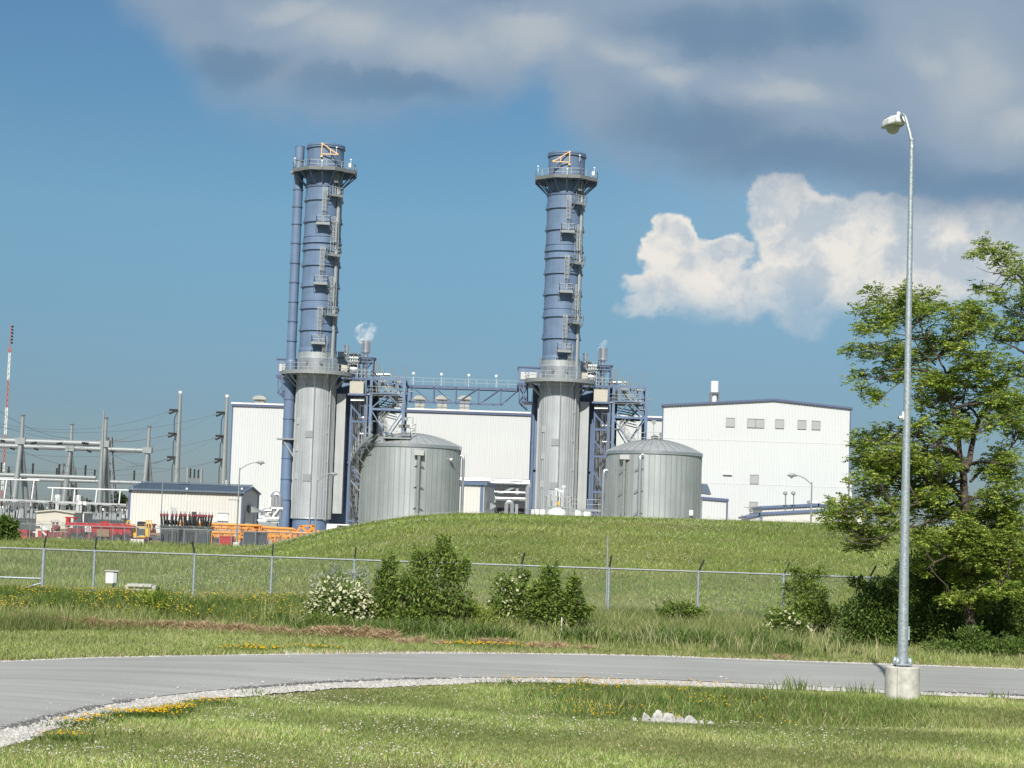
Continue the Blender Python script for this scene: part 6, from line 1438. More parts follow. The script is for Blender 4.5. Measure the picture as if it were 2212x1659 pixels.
# red mobile crane
Yc = 236
k = thing('mobile_crane', 'long red mobile crane carrier with its boom lowered behind the fence', 'crane', tuple(zL(1200, 690, Yc))[:2] + (0,))
def poly(pts, Y, d, nm, m_, par=None):
    P = [zL(a_, b2, Y) for a_, b2 in pts]; c = sum((v.x for v in P)) / len(P)
    ar = sum(P[i].x * P[(i + 1) % len(P)].z - P[(i + 1) % len(P)].x * P[i].z for i in range(len(P)))
    if ar < 0: P = P[::-1]
    return MB().prism([(v.x, v.z) for v in P], Y, Y + d).build(nm, m_, par if par else k)
poly([(868, 442), (1560, 462), (1700, 488), (1690, 512), (1160, 500), (1050, 492), (865, 478)], Yc + .3, 1.5, 'boom', M_red)
poly([(1155, 500), (1660, 510), (1640, 560), (1155, 560)], Yc + .5, 1.2, 'boom_base', M_red)
poly([(822, 505), (836, 378), (868, 378), (868, 478), (850, 505)], Yc + .4, 1.2, 'boom_head', M_red); poly([(820, 370), (958, 372), (956, 386), (820, 384)], Yc + .4, 1.2, 'head_plate', M_red); poly([(940, 384), (956, 384), (952, 410), (942, 410)], Yc + .5, .9, 'head_hook', M_red)
poly([(1270, 440), (1300, 428), (1370, 436), (1390, 458), (1280, 455)], Yc + .6, .8, 'winch', M_red); poly([(1525, 462), (1555, 440), (1562, 465)], Yc + .6, .8, 'lug', M_red)
poly([(840, 600), (1640, 610), (1640, 645), (840, 638)], Yc - .2, 2.2, 'chassis', M_maroon); poly([(1160, 562), (1660, 562), (1660, 608), (1160, 604)], Yc - .1, 2.0, 'carrier_body', M_maroon); poly([(850, 510), (1060, 512), (1060, 598), (850, 596)], Yc + .1, 1.8, 'carrier_cab', M_maroon)
poly([(1222, 525), (1382, 530), (1380, 622), (1222, 618)], Yc - .5, .3, 'tool_box', M_tan); poly([(1275, 588), (1322, 590), (1322, 602), (1275, 600)], Yc - .54, .03, 'box_lettering_plate', M_tan)
bd = poly([(1072, 500), (1090, 482), (1128, 482), (1152, 505), (1150, 565), (1075, 562)], Yc - .6, .1, 'chevron_board', M_plastic)
for y in (503, 527, 551): poly([(1078, y + 10), (1112, y - 12), (1146, y + 12), (1146, y + 24), (1112, y), (1078, y + 22)], Yc - .64, .035, 'chevron_stripe', M_maroon, bd)
for zx in (915, 1030, 1235, 1330, 1480, 1580):
    v = zL(zx, 668, Yc - .4); w_ = MB().tube([(v.x, Yc - .35, .62), (v.x, Yc - .0, .62)], .62, 18).build('wheel', M_black, k); MB().tube([(v.x, Yc - .38, .62), (v.x, Yc - .34, .62)], .22, 12).build('rim', M_slate, w_)
for zx in (885, 1008, 1108): poly([(zx - 16, 520), (zx + 16, 520), (zx + 18, 660), (zx - 18, 660)], Yc - .3, .25, 'outrigger', M_maroon)
poly([(1425, 525), (1475, 527), (1475, 598), (1425, 596)], Yc - .35, .2, 'side_locker', M_red); poly([(1505, 530), (1545, 532), (1545, 600), (1505, 598)], Yc - .35, .2, 'side_locker', M_red)
# yellow machine
k = thing('crane_upperworks', 'yellow crane upperworks with railings next to the warehouse corner', 'crane part', tuple(zL(1760, 640, 237))[:2] + (0,)); Yy = 237
poly([(1660, 505), (1725, 500), (1730, 620), (1655, 625)], Yy, 1.6, 'side_frame', M_yellow); poly([(1835, 505), (1895, 510), (1890, 625), (1838, 620)], Yy, 1.6, 'side_frame', M_yellow); poly([(1728, 520), (1836, 522), (1834, 608), (1730, 606)], Yy + .2, 1.2, 'engine_housing', M_slate)
poly([(1728, 612), (1836, 614), (1836, 632), (1728, 630)], Yy - .1, 1.4, 'cross_beam', M_yellow); poly([(1735, 435), (1760, 428), (1815, 432), (1830, 490), (1730, 488)], Yy + .2, 1.2, 'winch_drum', M_black); poly([(1740, 490), (1835, 492), (1835, 505), (1740, 503)], Yy, 1.4, 'winch_frame', M_yellow)
f = MB()
for a_, b2 in (((1592, 520), (1612, 420)), ((1612, 420), (1640, 420)), ((1640, 420), (1650, 520)), ((1848, 420), (1848, 510)), ((1848, 420), (1915, 420)), ((1915, 420), (1915, 540)), ((1878, 420), (1880, 505)), ((1650, 470), (1700, 465)), ((1700, 465), (1705, 510)), ((1805, 432), (1835, 480))): f.beam(zL(*a_, Yy + .4), zL(*b2, Yy + .4), .12)
f.build('railing', M_yellow, k); poly([(1670, 630), (1880, 632), (1880, 655), (1670, 652)], Yy, 2, 'turntable', M_maroon)
for zx in (1858, 1900, 1945): v = zL(zx, 510, 238.5); o_ = MB().lathe((v.x, 238.5, 0), [(.3, 0), (.3, v.z - .3), (.18, v.z - .1), (.18, v.z + .3), (.28, v.z + .3), (.28, v.z + .5), (0, v.z + .5)], 12).build('pipe_spool', M_maroon); rebase(o_, (v.x, 238.5, 0)); tag(o_, {1858: 'dark red pipe stub closest to the yellow upperworks', 1900: 'dark red pipe stub in the middle of three by the warehouse', 1945: 'dark red pipe stub farthest from the yellow upperworks'}[zx], 'pipe stub', 'red pipe stubs')
# red counterweights and frames at the far left of the yard
k = thing('counterweight_stack', 'stack of red crane counterweights at the left end of the yard', 'crane part', tuple(zL(275, 660, 234))[:2] + (0,))
for i, (a_, b2, y0, y1) in enumerate(((212, 345, 612, 662), (228, 342, 572, 610), (235, 340, 536, 570))): poly([(a_, y0), (b2, y0), (b2, y1), (a_, y1)], 234, 2.2, 'counterweight', M_red if i != 1 else M_maroon)
k = thing('carrier_platform', 'red steel base frame carrying a dark plate and pale chute', 'crane part', tuple(zL(450, 660, 236))[:2] + (0,))
poly([(345, 625), (620, 628), (620, 660), (345, 658)], 236, 2, 'base_beam', M_maroon); poly([(240, 492), (515, 486), (515, 518), (240, 524)], 237.5, 1.5, 'dark_plate', M_slate); poly([(508, 474), (528, 476), (612, 530), (560, 532), (512, 508)], 237, 1.2, 'chute', M_louver)
for a_, b2, y0 in ((370, 402, 545), (478, 520, 545), (560, 592, 540)): poly([(a_, y0), (b2, y0), (b2, 626), (a_, 626)], 236.2, 1.5, 'upright', M_red)
poly([(395, 555), (480, 560), (480, 575), (395, 570)], 236.6, .4, 'cross_tube', M_louver); poly([(525, 560), (545, 555), (590, 600), (572, 608)], 236.1, .3, 'strut', M_louver)
k = thing('hook_block_rack', 'brown and red rack with two tall hooks left of the crane', 'crane part', tuple(zL(700, 660, 236))[:2] + (0,))
poly([(605, 560), (850, 565), (850, 655), (605, 650)], 236, 2, 'rack_body', M_maroon); poly([(700, 520), (930, 522), (925, 560), (700, 556)], 236.8, 1.2, 'brown_housing', M_tan); poly([(765, 545), (788, 545), (788, 605), (765, 605)], 235.8, .15, 'brown_drum', M_tan)
for zx in (671, 719): poly([(zx - 9, 432), (zx + 9, 432), (zx + 12, 520), (zx - 12, 520)], 236.5, .4, 'hook_arm', M_maroon); v = zL(zx, 428, 236.7); MB().tube([v + Vector((.22 * math.cos(q), 0, .22 * math.sin(q))) for q in np.linspace(0, 6.28, 13)], .07, 6, cap=False).build('hook_ring', M_grey, k)
poly([(640, 520), (690, 480), (745, 490), (745, 515), (650, 560)], 236.4, .8, 'sheave_frame', M_maroon); poly([(735, 628), (770, 628), (770, 642), (735, 642)], 235.9, .05, 'data_plate', M_plastic)
p = zL(1045, 205, 246); k = thing('lamp_post', 'thin black lamp post before the beige control house', 'lamp', (p.x, 246, 0)); MB().tube([(p.x, 246, 0), (p.x, 246, p.z)], [.1, .07], 8).build('post', M_black, k)
for dx, nm in ((-.3, 'lamp_head'), (.3, 'lamp_head')): MB().box((p.x + dx - .22, 245.7, p.z - .1), (p.x + dx + .22, 246.2, p.z + .28)).build(nm, M_plastic, k)
# plant yard fence
def chain_fence(k, pts, h, step, pr, wire_s, wire_w, z0=0.03, arm=None, skip_rail=False, lean=Vector((0, 0, 0)), posts=None):
    """posts, top rail and real woven wires along a polyline of ground points"""
    for (a_, b2) in zip(pts[:-1], pts[1:]):
        a_, b2 = Vector(a_), Vector(b2); L_ = (b2 - a_).length; d = (b2 - a_) / L_
        MB().tube([a_ + Vector((0, 0, h)), b2 + Vector((0, 0, h))], pr * .9, 8).build('top_rail', M_galv, k)
        n = int(L_ / wire_s); V = []; F = []
        for i in range(-int(h / wire_s), n):
            for s_ in (1, -1):
                u0 = i * wire_s if s_ > 0 else i * wire_s + h; u1 = u0 + s_ * h
                za_, zb2 = 0.0, h
                if u0 < 0: za_ = -u0 * 1.0; u0 = 0
                if u1 < 0: zb2 = h + u1; u1 = 0
                if u0 > L_: za_ = (u0 - L_); u0 = L_
                if u1 > L_: zb2 = h - (u1 - L_); u1 = L_
                if zb2 - za_ < .02: continue
                P, Q = a_ + d * u0 + Vector((0, 0, za_ + z0)), a_ + d * u1 + Vector((0, 0, zb2)); o_ = len(V); w_ = Vector((0, 0, wire_w * .7))
                y_ = Vector((0, .002 * s_, 0)); V += [P - w_ + y_, P + w_ + y_, Q + w_ + y_, Q - w_ + y_]; F.append((o_, o_ + 1, o_ + 2, o_ + 3))
        MB().add(V, F).build('wire_mesh', M_galv, k)
def fence_post(k, p, h, r, arm=(0, 0, 0)):
    po = MB().tube([Vector(p) - Vector((0, 0, .1)), Vector(p) + Vector((0, 0, h + .03))], r, 8).build('post', M_galv, k)
    q = Vector(p) + Vector((0, 0, h)); MB().beam(q, q + Vector(arm), .035, .05).build('barb_arm', M_galv if h > 2 else M_grate, po)
k = thing('chain_link_fence', 'far chain link fence with slanted barb arms round the plant yard', 'fence', tuple(z5(700, 700, 228))[:2] + (0,))
x0, x1 = zL(225, 600, 228).x, z5(2100, 600, 228).x
chain_fence(k, [(x0, 228, 0), (x1, 228, 0)], 2.1, 2.2, .045, .16, .008)
n = 26
for i in range(n + 1): fence_post(k, (x0 + (x1 - x0) * i / n, 227.97, 0), 2.1, .045, (-.5, -.1, .42))
for dz in (.16, .36): MB().tube([(x0 - .2 - dz, 227.9, 2.1 + dz), (x1 - .2 - dz, 227.9, 2.1 + dz)], .012, 4).build('barbed_wire', M_galv, k)

# ------------------------------------------------------------------ switchyard
zS = zoom(0, 1650, 2.765)
YA, YBk = 300.0, 330.0
def a_frame(top, collar, legl, legr, Y, label):
    t_, c_, l_, r_ = zS(*top, Y), zS(*collar, Y), zS(*legl, Y), zS(*legr, Y)
    k = thing('dead_end_tower', label, 'pole', (c_.x, Y, 0), 'tubular A frame towers of the switchyard')
    MB().tube([Vector((t_.x, Y, c_.z - .3)), Vector((t_.x, Y, t_.z))], [.36, .26], 12).build('mast', M_galv, k)
    def leg(v, dy): d = (v - c_); g_ = c_ + d * (c_.z / (c_.z - v.z)) if v.z < c_.z else v; return Vector((g_.x, Y + dy, 0))
    for v, dy in ((l_, -1.0), (r_, 4.0)): MB().tube([leg(v, dy), Vector((c_.x, Y, c_.z))], [.58, .36], 12).build('leg', M_galv, k)
    MB().box((c_.x - .75, Y - .6, c_.z - .55), (c_.x + .75, Y + .6, c_.z + .45)).build('collar', M_galv, k)
    MB().lathe((t_.x, Y, t_.z), [(.4, -.1), (.4, .05), (0, .1)], 12).build('cap', M_grate, k); return c_
cA1 = a_frame((253, 28), (232, 312), (148, 1180), (245, 1200), YA, 'leftmost tubular A frame tower of the switchyard')
cB1 = a_frame((795, 128), (778, 392), (708, 1085), (787, 985), YBk, 'tubular A frame tower second from the left, above the beige control house')
cA2 = a_frame((1172, 55), (1166, 345), (1110, 1000), (1163, 1180), YA, 'tubular A frame tower beside the slender lightning mast')
cB2 = a_frame((1650, 152), (1633, 415), (1600, 790), (1643, 790), YBk, 'tubular A frame tower rising behind the warehouse roof left end')
def beam_pipe(a_, b2, Y, r_, label):
    p, q = zS(*a_, Y), zS(*b2, Y); z = (p.z + q.z) / 2; o = MB().tube([(p.x, Y, z), (q.x, Y, z)], r_, 12).build('tubular_beam', M_galv); rebase(o, ((p.x + q.x) / 2, Y, z)); tag(o, label, 'beam', 'tubular cross beams of the switchyard')
beam_pipe((-140, 305), (1118, 345), YA, .42, 'upper beam of the front row of the switchyard'); beam_pipe((-140, 365), (1622, 420), YBk, .42, 'upper beam of the rear row, ending behind the warehouse')
beam_pipe((-140, 686), (1062, 720), YA, .33, 'lower beam of the front row of the switchyard'); beam_pipe((-140, 730), (1592, 772), YBk, .33, 'lower beam of the rear row of the switchyard')
p, q = zS(1150, -25, YA - 4), zS(1098, 1180, YA - 4); o = MB().tube([(p.x - .0, YA - 4, 0), (p.x, YA - 4, zS(1140, 400, YA - 4).z), (p.x, YA - 4, p.z)], [.5, .25, .10], 12).build('lightning_mast', M_galv); rebase(o, (p.x, YA - 4, 0)); tag(o, 'slender lightning mast, the tallest grey pole of the switchyard', 'pole')
M_wbus = mat('white_bus_pipe', (.72, .73, .72), .5, 0, .04, 1)
for (a_, b2, sup, lab) in (((-60, 736), (437, 750), (((75, 745), (45, 950)), ((375, 758), (350, 960))), 'white bus pipe on slanted legs at the left edge'), ((528, 832), (1445, 860), (((585, 840), (572, 980)), ((828, 848), (815, 990)), ((1072, 852), (1055, 1000)), ((1330, 865), (1315, 1020))), 'white bus pipe on slanted legs left of the warehouse')):
    p, q = zS(*a_, 285), zS(*b2, 285); k = thing('bus_pipe', lab, 'bus pipe', ((p.x + q.x) / 2, 285, 0), 'white bus pipes'); MB().tube([p, q], .10, 8).build('pipe', M_wbus, k)
    for s0, s1 in sup: MB().tube([zS(*s0, 285), zS(*s1, 285)], .10, 8).build('leg', M_wbus, k)
for i, (x, y0, y1, Y) in enumerate(((20, 550, 670, YA), (98, 600, 680, YBk), (367, 560, 685, YA), (630, 615, 690, YBk), (657, 570, 690, YA), (948, 580, 705, YA), (1215, 640, 742, YBk), (1487, 640, 748, YBk), (1050, 630, 705, YBk))):
    p, q = zS(x, y0, Y), zS(x, y1, Y); n = 10; o = MB().tube([Vector((p.x, Y, q.z + (p.z - q.z) * j / n)) for j in range(n + 1)], [.2 if j % 2 else .11 for j in range(n + 1)], 8, smooth=False).build('post_insulator', M_black); rebase(o, (p.x, Y, q.z))
    tag(o, 'black ribbed insulator standing on a lower tubular beam of the switchyard', 'insulator', 'standing insulators')
for (x0, y0, x1, y1, Y) in ((5, 308, 55, 318, YA), (338, 345, 405, 330, YA), (625, 348, 690, 336, YA), (905, 335, 980, 343, YA), (110, 392, 165, 408, YBk), (375, 398, 425, 412, YBk), (960, 418, 1010, 440, YBk), (1225, 428, 1268, 435, YBk)):
    a_, b2 = zS(x0, y0, Y - .8), zS(x1, y1, Y - .8); o = MB().tube([a_.lerp(b2, j / 8) for j in range(9)], [.2 if j % 2 else .12 for j in range(9)], 8, smooth=False).build('strain_insulator', M_black); rebase(o, a_); tag(o, 'black strain insulator hanging along an upper tubular beam of the switchyard', 'insulator', 'strain insulators')
# field of grey posts and gear
rnd = random.Random(21)
proto = None; cnt = 0
for i in range(46):
    zx = 15 + i * 30 + rnd.uniform(-9, 9); 
    if 1400 < zx: continue
    Y = rnd.choice((280, 286, 305, 312)); p = zS(zx, 1140, Y); zt = zS(zx, 965 + zx * .04 + rnd.uniform(0, 25), Y).z
    k = thing('bus_support', 'grey lattice bus support post standing in the switchyard', 'bus support', (p.x, Y, 0), 'bus support posts'); b = MB(); b.beam((p.x, Y, 0), (p.x, Y, zt - 1.1), .28 + .15 * rnd.random()); b.build('post', M_galv, k)
    MB().tube([(p.x, Y, zt - 1.1 + j * .22) for j in range(6)], [.16, .09, .16, .09, .16, .09], 8, smooth=False).build('insulator', M_grate if i % 3 else M_black, k); MB().beam((p.x - .6, Y, zt), (p.x + .6, Y, zt), .14).build('cross_arm', M_galv, k)
p, q = zS(-60, 962, 284), zS(1395, 1022, 284); o = MB().beam(p, q, .22, .3).build('bus_beam', M_grey); rebase(o, p); tag(o, 'long grey girder on the bus support posts of the switchyard', 'beam')
for zx, w_, h_, yy in ((310, 46, 60, 1100), (60, 40, 80, 1110), (490, 40, 50, 1095), (1225, 60, 50, 1175), (1310, 70, 45, 1175), (330, 24, 95, 1080), (1395, 40, 70, 1150), (180, 60, 55, 1140), (110, 50, 60, 1150), (880, 40, 60, 1090)):
    p = zS(zx, yy, 290); q = zS(zx + w_, yy - h_, 290); k = thing('circuit_breaker', 'grey circuit breaker box standing among the bus supports', 'switchgear', (p.x, 290, 0), 'circuit breakers'); MB().box((p.x, 290, .6), (q.x, 292, q.z)).build('breaker_tank', M_grey, k); MB().box((p.x + .1, 290.2, 0), (q.x - .1, 291.8, .59)).build('stand', M_galv, k)
    for u in (.2, .5, .8): x = p.x + (q.x - p.x) * u; MB().tube([(x, 291, q.z), (x + (u - .5), 291, q.z + 1.3)], [.14, .09], 8).build('bushing', M_grate, k)
for zx, w_, yt, yb, lab in ((640, 62, 905, 978, 'left of two white drums held up in the switchyard'), (865, 66, 910, 985, 'right of two white drums held up in the switchyard')):
    p, q = zS(zx - w_ / 2, yt, 286), zS(zx + w_ / 2, yb, 286); c_ = ((p.x + q.x) / 2, 286, 0); k = thing('line_trap', lab, 'line trap', c_, 'white drums of the switchyard'); MB().lathe(c_, [(0, p.z), ((q.x - p.x) / 2, p.z - .05), ((q.x - p.x) / 2, q.z), (0, q.z)], 20).build('drum', M_louver, k); MB().beam((c_[0], 286, 0), (c_[0], 286, q.z), .5).build('post', M_grey, k)
    f = MB()
    for u in (-1, 0, 1): f.beam((c_[0] + u * (q.x - p.x) * .42, 285 - .0, q.z), (c_[0] + u * (q.x - p.x) * .42, 285, p.z), .07)
    f.build('drum_straps', M_grey, k)
# beige control house
a_, b2, c_ = zS(405, 1102, 262), zS(815, 1112, 262), zS(990, 1112, 270); pk = zS(610, 1086, 262)
k = thing('control_house', 'small beige gabled control house in front of the switchyard', 'building', ((a_.x + b2.x) / 2, 262, 0)); ze_ = a_.z
MB().add([(a_.x, 262, 0), (b2.x, 262, 0), (b2.x, 262, ze_), ((a_.x + b2.x) / 2, 262, pk.z), (a_.x, 262, ze_)], [(0, 1, 2, 3, 4)]).build('front_wall', M_beige, k)
MB().add([(b2.x, 262, 0), (c_.x, 272, 0), (c_.x, 272, ze_), (b2.x, 262, ze_)], [(0, 1, 2, 3)]).build('side_wall', M_grey, k)  # beige wall coloured grey to carry its shaded side
MB().box((a_.x + .1, 271.5, 0), (c_.x - .1, 272, ze_ - .05)).build('rear_wall', M_beige, k)
r_ = MB(); mx = (a_.x + b2.x) / 2; dx = c_.x - b2.x
for (xa, za_, xb, zb2) in ((a_.x - .2, ze_ - .03, mx, pk.z + .02), (mx, pk.z + .02, b2.x + .2, ze_ - .03)): r_.hexa([(xa, 261.7, za_), (xb, 261.7, zb2), (xb + dx, 272.2, zb2), (xa + dx, 272.2, za_), (xa, 261.7, za_ + .14), (xb, 261.7, zb2 + .14), (xb + dx, 272.2, zb2 + .14), (xa + dx, 272.2, za_ + .14)])
r_.build('roof', M_beige, k); s_ = zS(885, 1158, 266); MB().box((s_.x - .05, 265.6, s_.z - .7), (s_.x + .6, 265.7, s_.z + .5)).build('wall_sign', M_louver, k)
p, q = zS(1005, 1185, 268), zS(1440, 1188, 268); o = MB().box((p.x, 268, 0), (q.x, 268.3, p.z)); n = 12
for i in range(n + 1): x = p.x + (q.x - p.x) * i / n; o.box((x - .12, 267.9, 0), (x + .12, 267.99, p.z + .1))
o = o.build('screen_wall', M_slate); rebase(o, (p.x, 268, 0)); tag(o, 'long dark grey screen wall between control house and warehouse', 'wall')
p, q = zS(60, 1165, 272), zS(400, 1178, 272); o = MB().box((p.x, 272, 0), (q.x, 272.3, p.z)); 
for i in range(9): x = p.x + (q.x - p.x) * i / 8; o.box((x - .12, 271.9, 0), (x + .12, 271.99, p.z + .1))
o = o.build('screen_wall', M_slate); rebase(o, (p.x, 272, 0)); tag(o, 'dark grey screen wall left of the beige control house', 'wall')
# transmission poles
zT = zoom(400, 1500, 3.318)
wires = []
for (x1, y1, x0, y0, arms, lab) in ((1068, 222, 1035, 1440, ((915, 487, 1058, 468), (902, 798, 1046, 782), (888, 1112, 1034, 1094)), 'left of two tall steel line poles behind the warehouse'), (1688, 272, 1660, 1465, ((1540, 520, 1684, 500), (1530, 832, 1674, 812), (1520, 1142, 1662, 1122)), 'right of two tall steel line poles, close to the white hall')):
    Yp = 345; t_ = zT(x1, y1, Yp); k = thing('power_pole', lab, 'utility pole', (t_.x, Yp, 0), 'steel transmission poles'); MB().tube([(t_.x, Yp, 0), (t_.x, Yp, t_.z)], [.75, .27], 14).build('shaft', M_galv, k); MB().lathe((t_.x, Yp, t_.z), [(.3, -.3), (.34, .1), (0, .14)], 10).build('cap', M_plastic, k)
    for (ax, ay, bx_, by_) in arms:
        a_ = zT(ax, ay, Yp - .3); b2 = Vector((t_.x - .25, Yp - .3, zT(bx_, by_, Yp).z)); n = 8
        for dz in (-.35, .35):
            MB().tube([b2.lerp(a_ + Vector((0, 0, dz)), j / n) for j in range(n + 1)], [.1] + [.22 if j % 2 else .13 for j in range(1, n)] + [.08], 8, smooth=False).build('insulator_string', M_black, k)
        MB().tube([a_ + Vector((0, 0, -.3)), a_ + Vector((.1, 0, .3))], .05, 6).build('yoke', M_grate, k)
        J = [b2, b2 + Vector((-.5, -.3, -1.5)), b2 + Vector((-.45, -.3, -4.2)), b2 + Vector((-.1, -.3, -5.4))]; MB().tube(J, .08, 6).build('jumper', M_black, k)
        wires.append(a_)
def wire(p, q, sag, label, r_=.024):
    n = 16; P = [p.lerp(q, i / n) - Vector((0, 0, sag * 4 * (i / n) * (1 - i / n))) for i in range(n + 1)]; o = MB().tube(P, r_, 4, smooth=False).build('power_line', M_wire); rebase(o, p); tag(o, label, 'power line', 'power line conductors')
rows = ('top', 'middle', 'lowest')
for i, a_ in enumerate(wires):
    pole = 'left' if i < 3 else 'right'
    wire(a_, zS(-80, (110, 130, 560, 150, 420, 600)[i], YA), 2.0, 'thin %s conductor running left from the %s steel line pole' % (rows[i % 3], pole))
    wire(a_, zS((1215, 1250, 1260, 1265, 1400, 1450)[i], (315, 440, 470, 330, 600, 560)[i], YBk), 1.2, 'thin slanting conductor from the %s arm of the %s line pole down to the beams' % (rows[i % 3], pole))
wire(zS(0, -10, YA), zS(775, 290, YBk), .8, 'dark cable falling from the top left edge to the second A frame tower', .034)
wire(zS(-20, 215, YA), zS(1130, 345, YA), 1.5, 'dark cable crossing behind the leftmost A frame tower', .028); wire(zS(250, 430, YA), zS(1600, 610, YBk), 1.5, 'low dark cable between the upper and lower beams', .028)
p, q = zT(1165, 1225, 300), zT(1348, 1250, 300); k = thing('switch_frame', 'small H shaped switch frame just above the warehouse roof', 'switchgear', ((p.x + q.x) / 2, 300, 0))
for v in (p, q): MB().tube([(v.x, 300, 0), (v.x, 300, v.z)], .26, 10).build('post', M_galv, k)
z = zT(1255, 1388, 300).z; MB().beam((p.x, 300, z), (q.x, 300, z), .3, .4).build('cross_arm', M_grate, k)
for zx, yt in ((1203, 1240), (1256, 1248), (1307, 1255)): v = zT(zx, yt, 300); n = 8; MB().tube([(v.x, 300, z + (v.z - z) * j / n) for j in range(n + 1)], [.16 if j % 2 else .09 for j in range(n + 1)], 8, smooth=False).build('insulator', M_black, k)
# red and white broadcast mast far away
Ym = 820.0; zM = zoom(0, 1250, 3.686)
tp, c1, c2, c3, c4 = zM(170, 170, Ym), zM(150, 530, Ym), zM(150, 585, Ym), zM(130, 995, Ym), zM(108, 1400, Ym)
k = thing('radio_mast', 'red and white banded radio mast far off at the left edge', 'radio mast', (c4.x - 1.2, Ym, 0)); X_ = c3.x - .2
def mseg(z0, z1, w_, m_, nm):
    b = MB(); P = [Vector((X_ + w_ * math.cos(R(90 + 120 * i)), Ym + w_ * math.sin(R(90 + 120 * i)), 0)) for i in range(3)]
    for v in P: b.tube([v + Vector((0, 0, z0)), v + Vector((0, 0, z1))], w_ * .36, 6)
    n = max(2, int((z1 - z0) / 2.2))
    for i in range(n):
        za_, zb2 = z0 + (z1 - z0) * i / n, z0 + (z1 - z0) * (i + 1) / n
        for j in range(3): b.beam(P[j] + Vector((0, 0, za_)), P[(j + 1) % 3] + Vector((0, 0, zb2)), w_ * .36)
    b.build(nm, m_, k)
mseg(c1.z, tp.z, .25, M_masond, 'antenna_pole'); mseg(c2.z, c1.z, .75, M_masond, 'mast_section'); mseg(c3.z, c2.z, .42, M_louver, 'mast_section'); mseg(c4.z, c3.z, .42, M_masond, 'mast_section')
z = c4.z; hh = c3.z - c4.z; tog = 0
while z > 0: mseg(max(z - hh, 0), z, .46, M_louver if tog % 2 == 0 else M_masond, 'mast_section'); z -= hh; tog += 1
for y in (207, 255, 302, 351, 398, 447): v = zM(176, y, Ym); MB().lathe((X_ + .6, Ym, v.z), [(0, .5), (.5, .25), (.5, -.25), (0, -.5)], 10).build('antenna_bay', M_black, k)
# lattice pylons and trees beyond
def pylon(zx, yt, Y, label):
    p = zS(zx, yt, Y); b = MB(); h = p.z; w0, w1 = h * .11, h * .022
    k = thing('lattice_pylon', label, 'pylon', (p.x, Y, 0), 'lattice pylons beyond the switchyard'); n = 9
    def pt(u, i): w_ = w0 * (1 - u) ** 1.3 + w1; s_ = [(-1, -1), (1, -1), (1, 1), (-1, 1)][i]; return Vector((p.x + s_[0] * w_, Y + s_[1] * w_, h * u))
    for i in range(4):
        for j in range(n): b.beam(pt(j / n, i), pt((j + 1) / n, i), .22); b.beam(pt(j / n, i), pt((j + 1) / n, (i + 1) % 4), .13); b.beam(pt((j + 1) / n, i), pt((j + 1) / n, (i + 1) % 4), .12)
    b.build('tower_body', M_wire, k)
    for u in (.72, .84, .96): c = MB(); c.beam((p.x - h * .15, Y, h * u), (p.x + h * .15, Y, h * u), .2); c.beam((p.x - h * .15, Y, h * u), (p.x, Y, h * (u + .04)), .14); c.beam((p.x + h * .15, Y, h * u), (p.x, Y, h * (u + .04)), .14); c.build('cross_arm', M_wire, k)
for zx, yt, Y, lab in ((720, 560, 520, 'faint lattice pylon behind the second A frame tower'), (1215, 270, 470, 'faint lattice pylon just right of the slender mast'), (820, 620, 560, 'faint lattice pylon right of the second A frame tower'), (95, 640, 560, 'faint lattice pylon near the left edge, behind the radio mast'), (380, 700, 600, 'smallest faint lattice pylon between the two left A frames'), (2135, 1170 - 230, 560, 'faint lattice pylon above the warehouse roof')): pylon(zx, yt, Y, lab)
for i, (a_, b2, y0) in enumerate(((1150, 1440, 1085), (0, 40, 1060))):
    p, q = zS(a_, y0, 430), zS(b2, y0, 430); o = MB().box((p.x, 430, 0), (q.x, 445, p.z)); 
    for j in range(8): x = p.x + (q.x - p.x) * (j + .5) / 8; o.box((x - .1, 429.85, .2), (x + .1, 429.99, p.z - .2))
    o.box((p.x - .3, 429.7, p.z + .005), (q.x + .3, 445.2, p.z + .5)); o = o.build('distant_building', M_plastic); rebase(o, (p.x, 430, 0)); tag(o, ('pale flat distant building behind the posts left of the warehouse', 'pale flat distant building at the far left edge')[i], 'building', 'distant pale buildings')

# ------------------------------------------------------------------ near fence
YF0 = 69.6
k = thing('chain_link_fence', 'near chain link fence with slanted barb arms before the mound', 'fence', (0, YF0, 0))
posts_px = [(95, 1187), (205, 1190.5), (421, 1198), (588, 1203), (766, 1209), (946, 1215), (1126, 1221), (1316, 1228), (1509, 1234.5), (1693, 1241), (1879, 1248), (2066, 1255)]
def fence_xyz(x, y): # depth from the height of the rail above the ground
    d = ray(x, y); Y = 0
    for Y in np.arange(60, 78, .05):
        v = Vector((0, 0, EYE)) + d * (Y / d.y)
        if v.z <= float(H(v.x, 66.0)) + 1.80: break
    return v
FP = [fence_xyz(*p_) for p_ in posts_px]
ly = np.polyfit([v.x for v in FP], [v.y for v in FP], 1)     # the fence is straight
FP = [Vector((W(x, y, np.polyval(ly, v.x)).x, np.polyval(ly, v.x), W(x, y, np.polyval(ly, v.x)).z)) for (x, y), v in zip(posts_px, FP)]
lz = np.polyfit([v.x for v in FP], [v.z for v in FP], 1)
FP = [Vector((v.x, v.y, float(np.polyval(lz, v.x)))) for v in FP]
arms = [(.07, -.1, .42), (.06, -.1, .45), (-.09, -.1, .42), (.03, -.1, .42), (.04, -.1, .42), (.1, -.1, .42), (.1, -.1, .42), (.06, -.1, .42), (.16, -.1, .4), (.17, -.1, .4), (.17, -.1, .38), (.15, -.1, .4)]
HF = 1.85
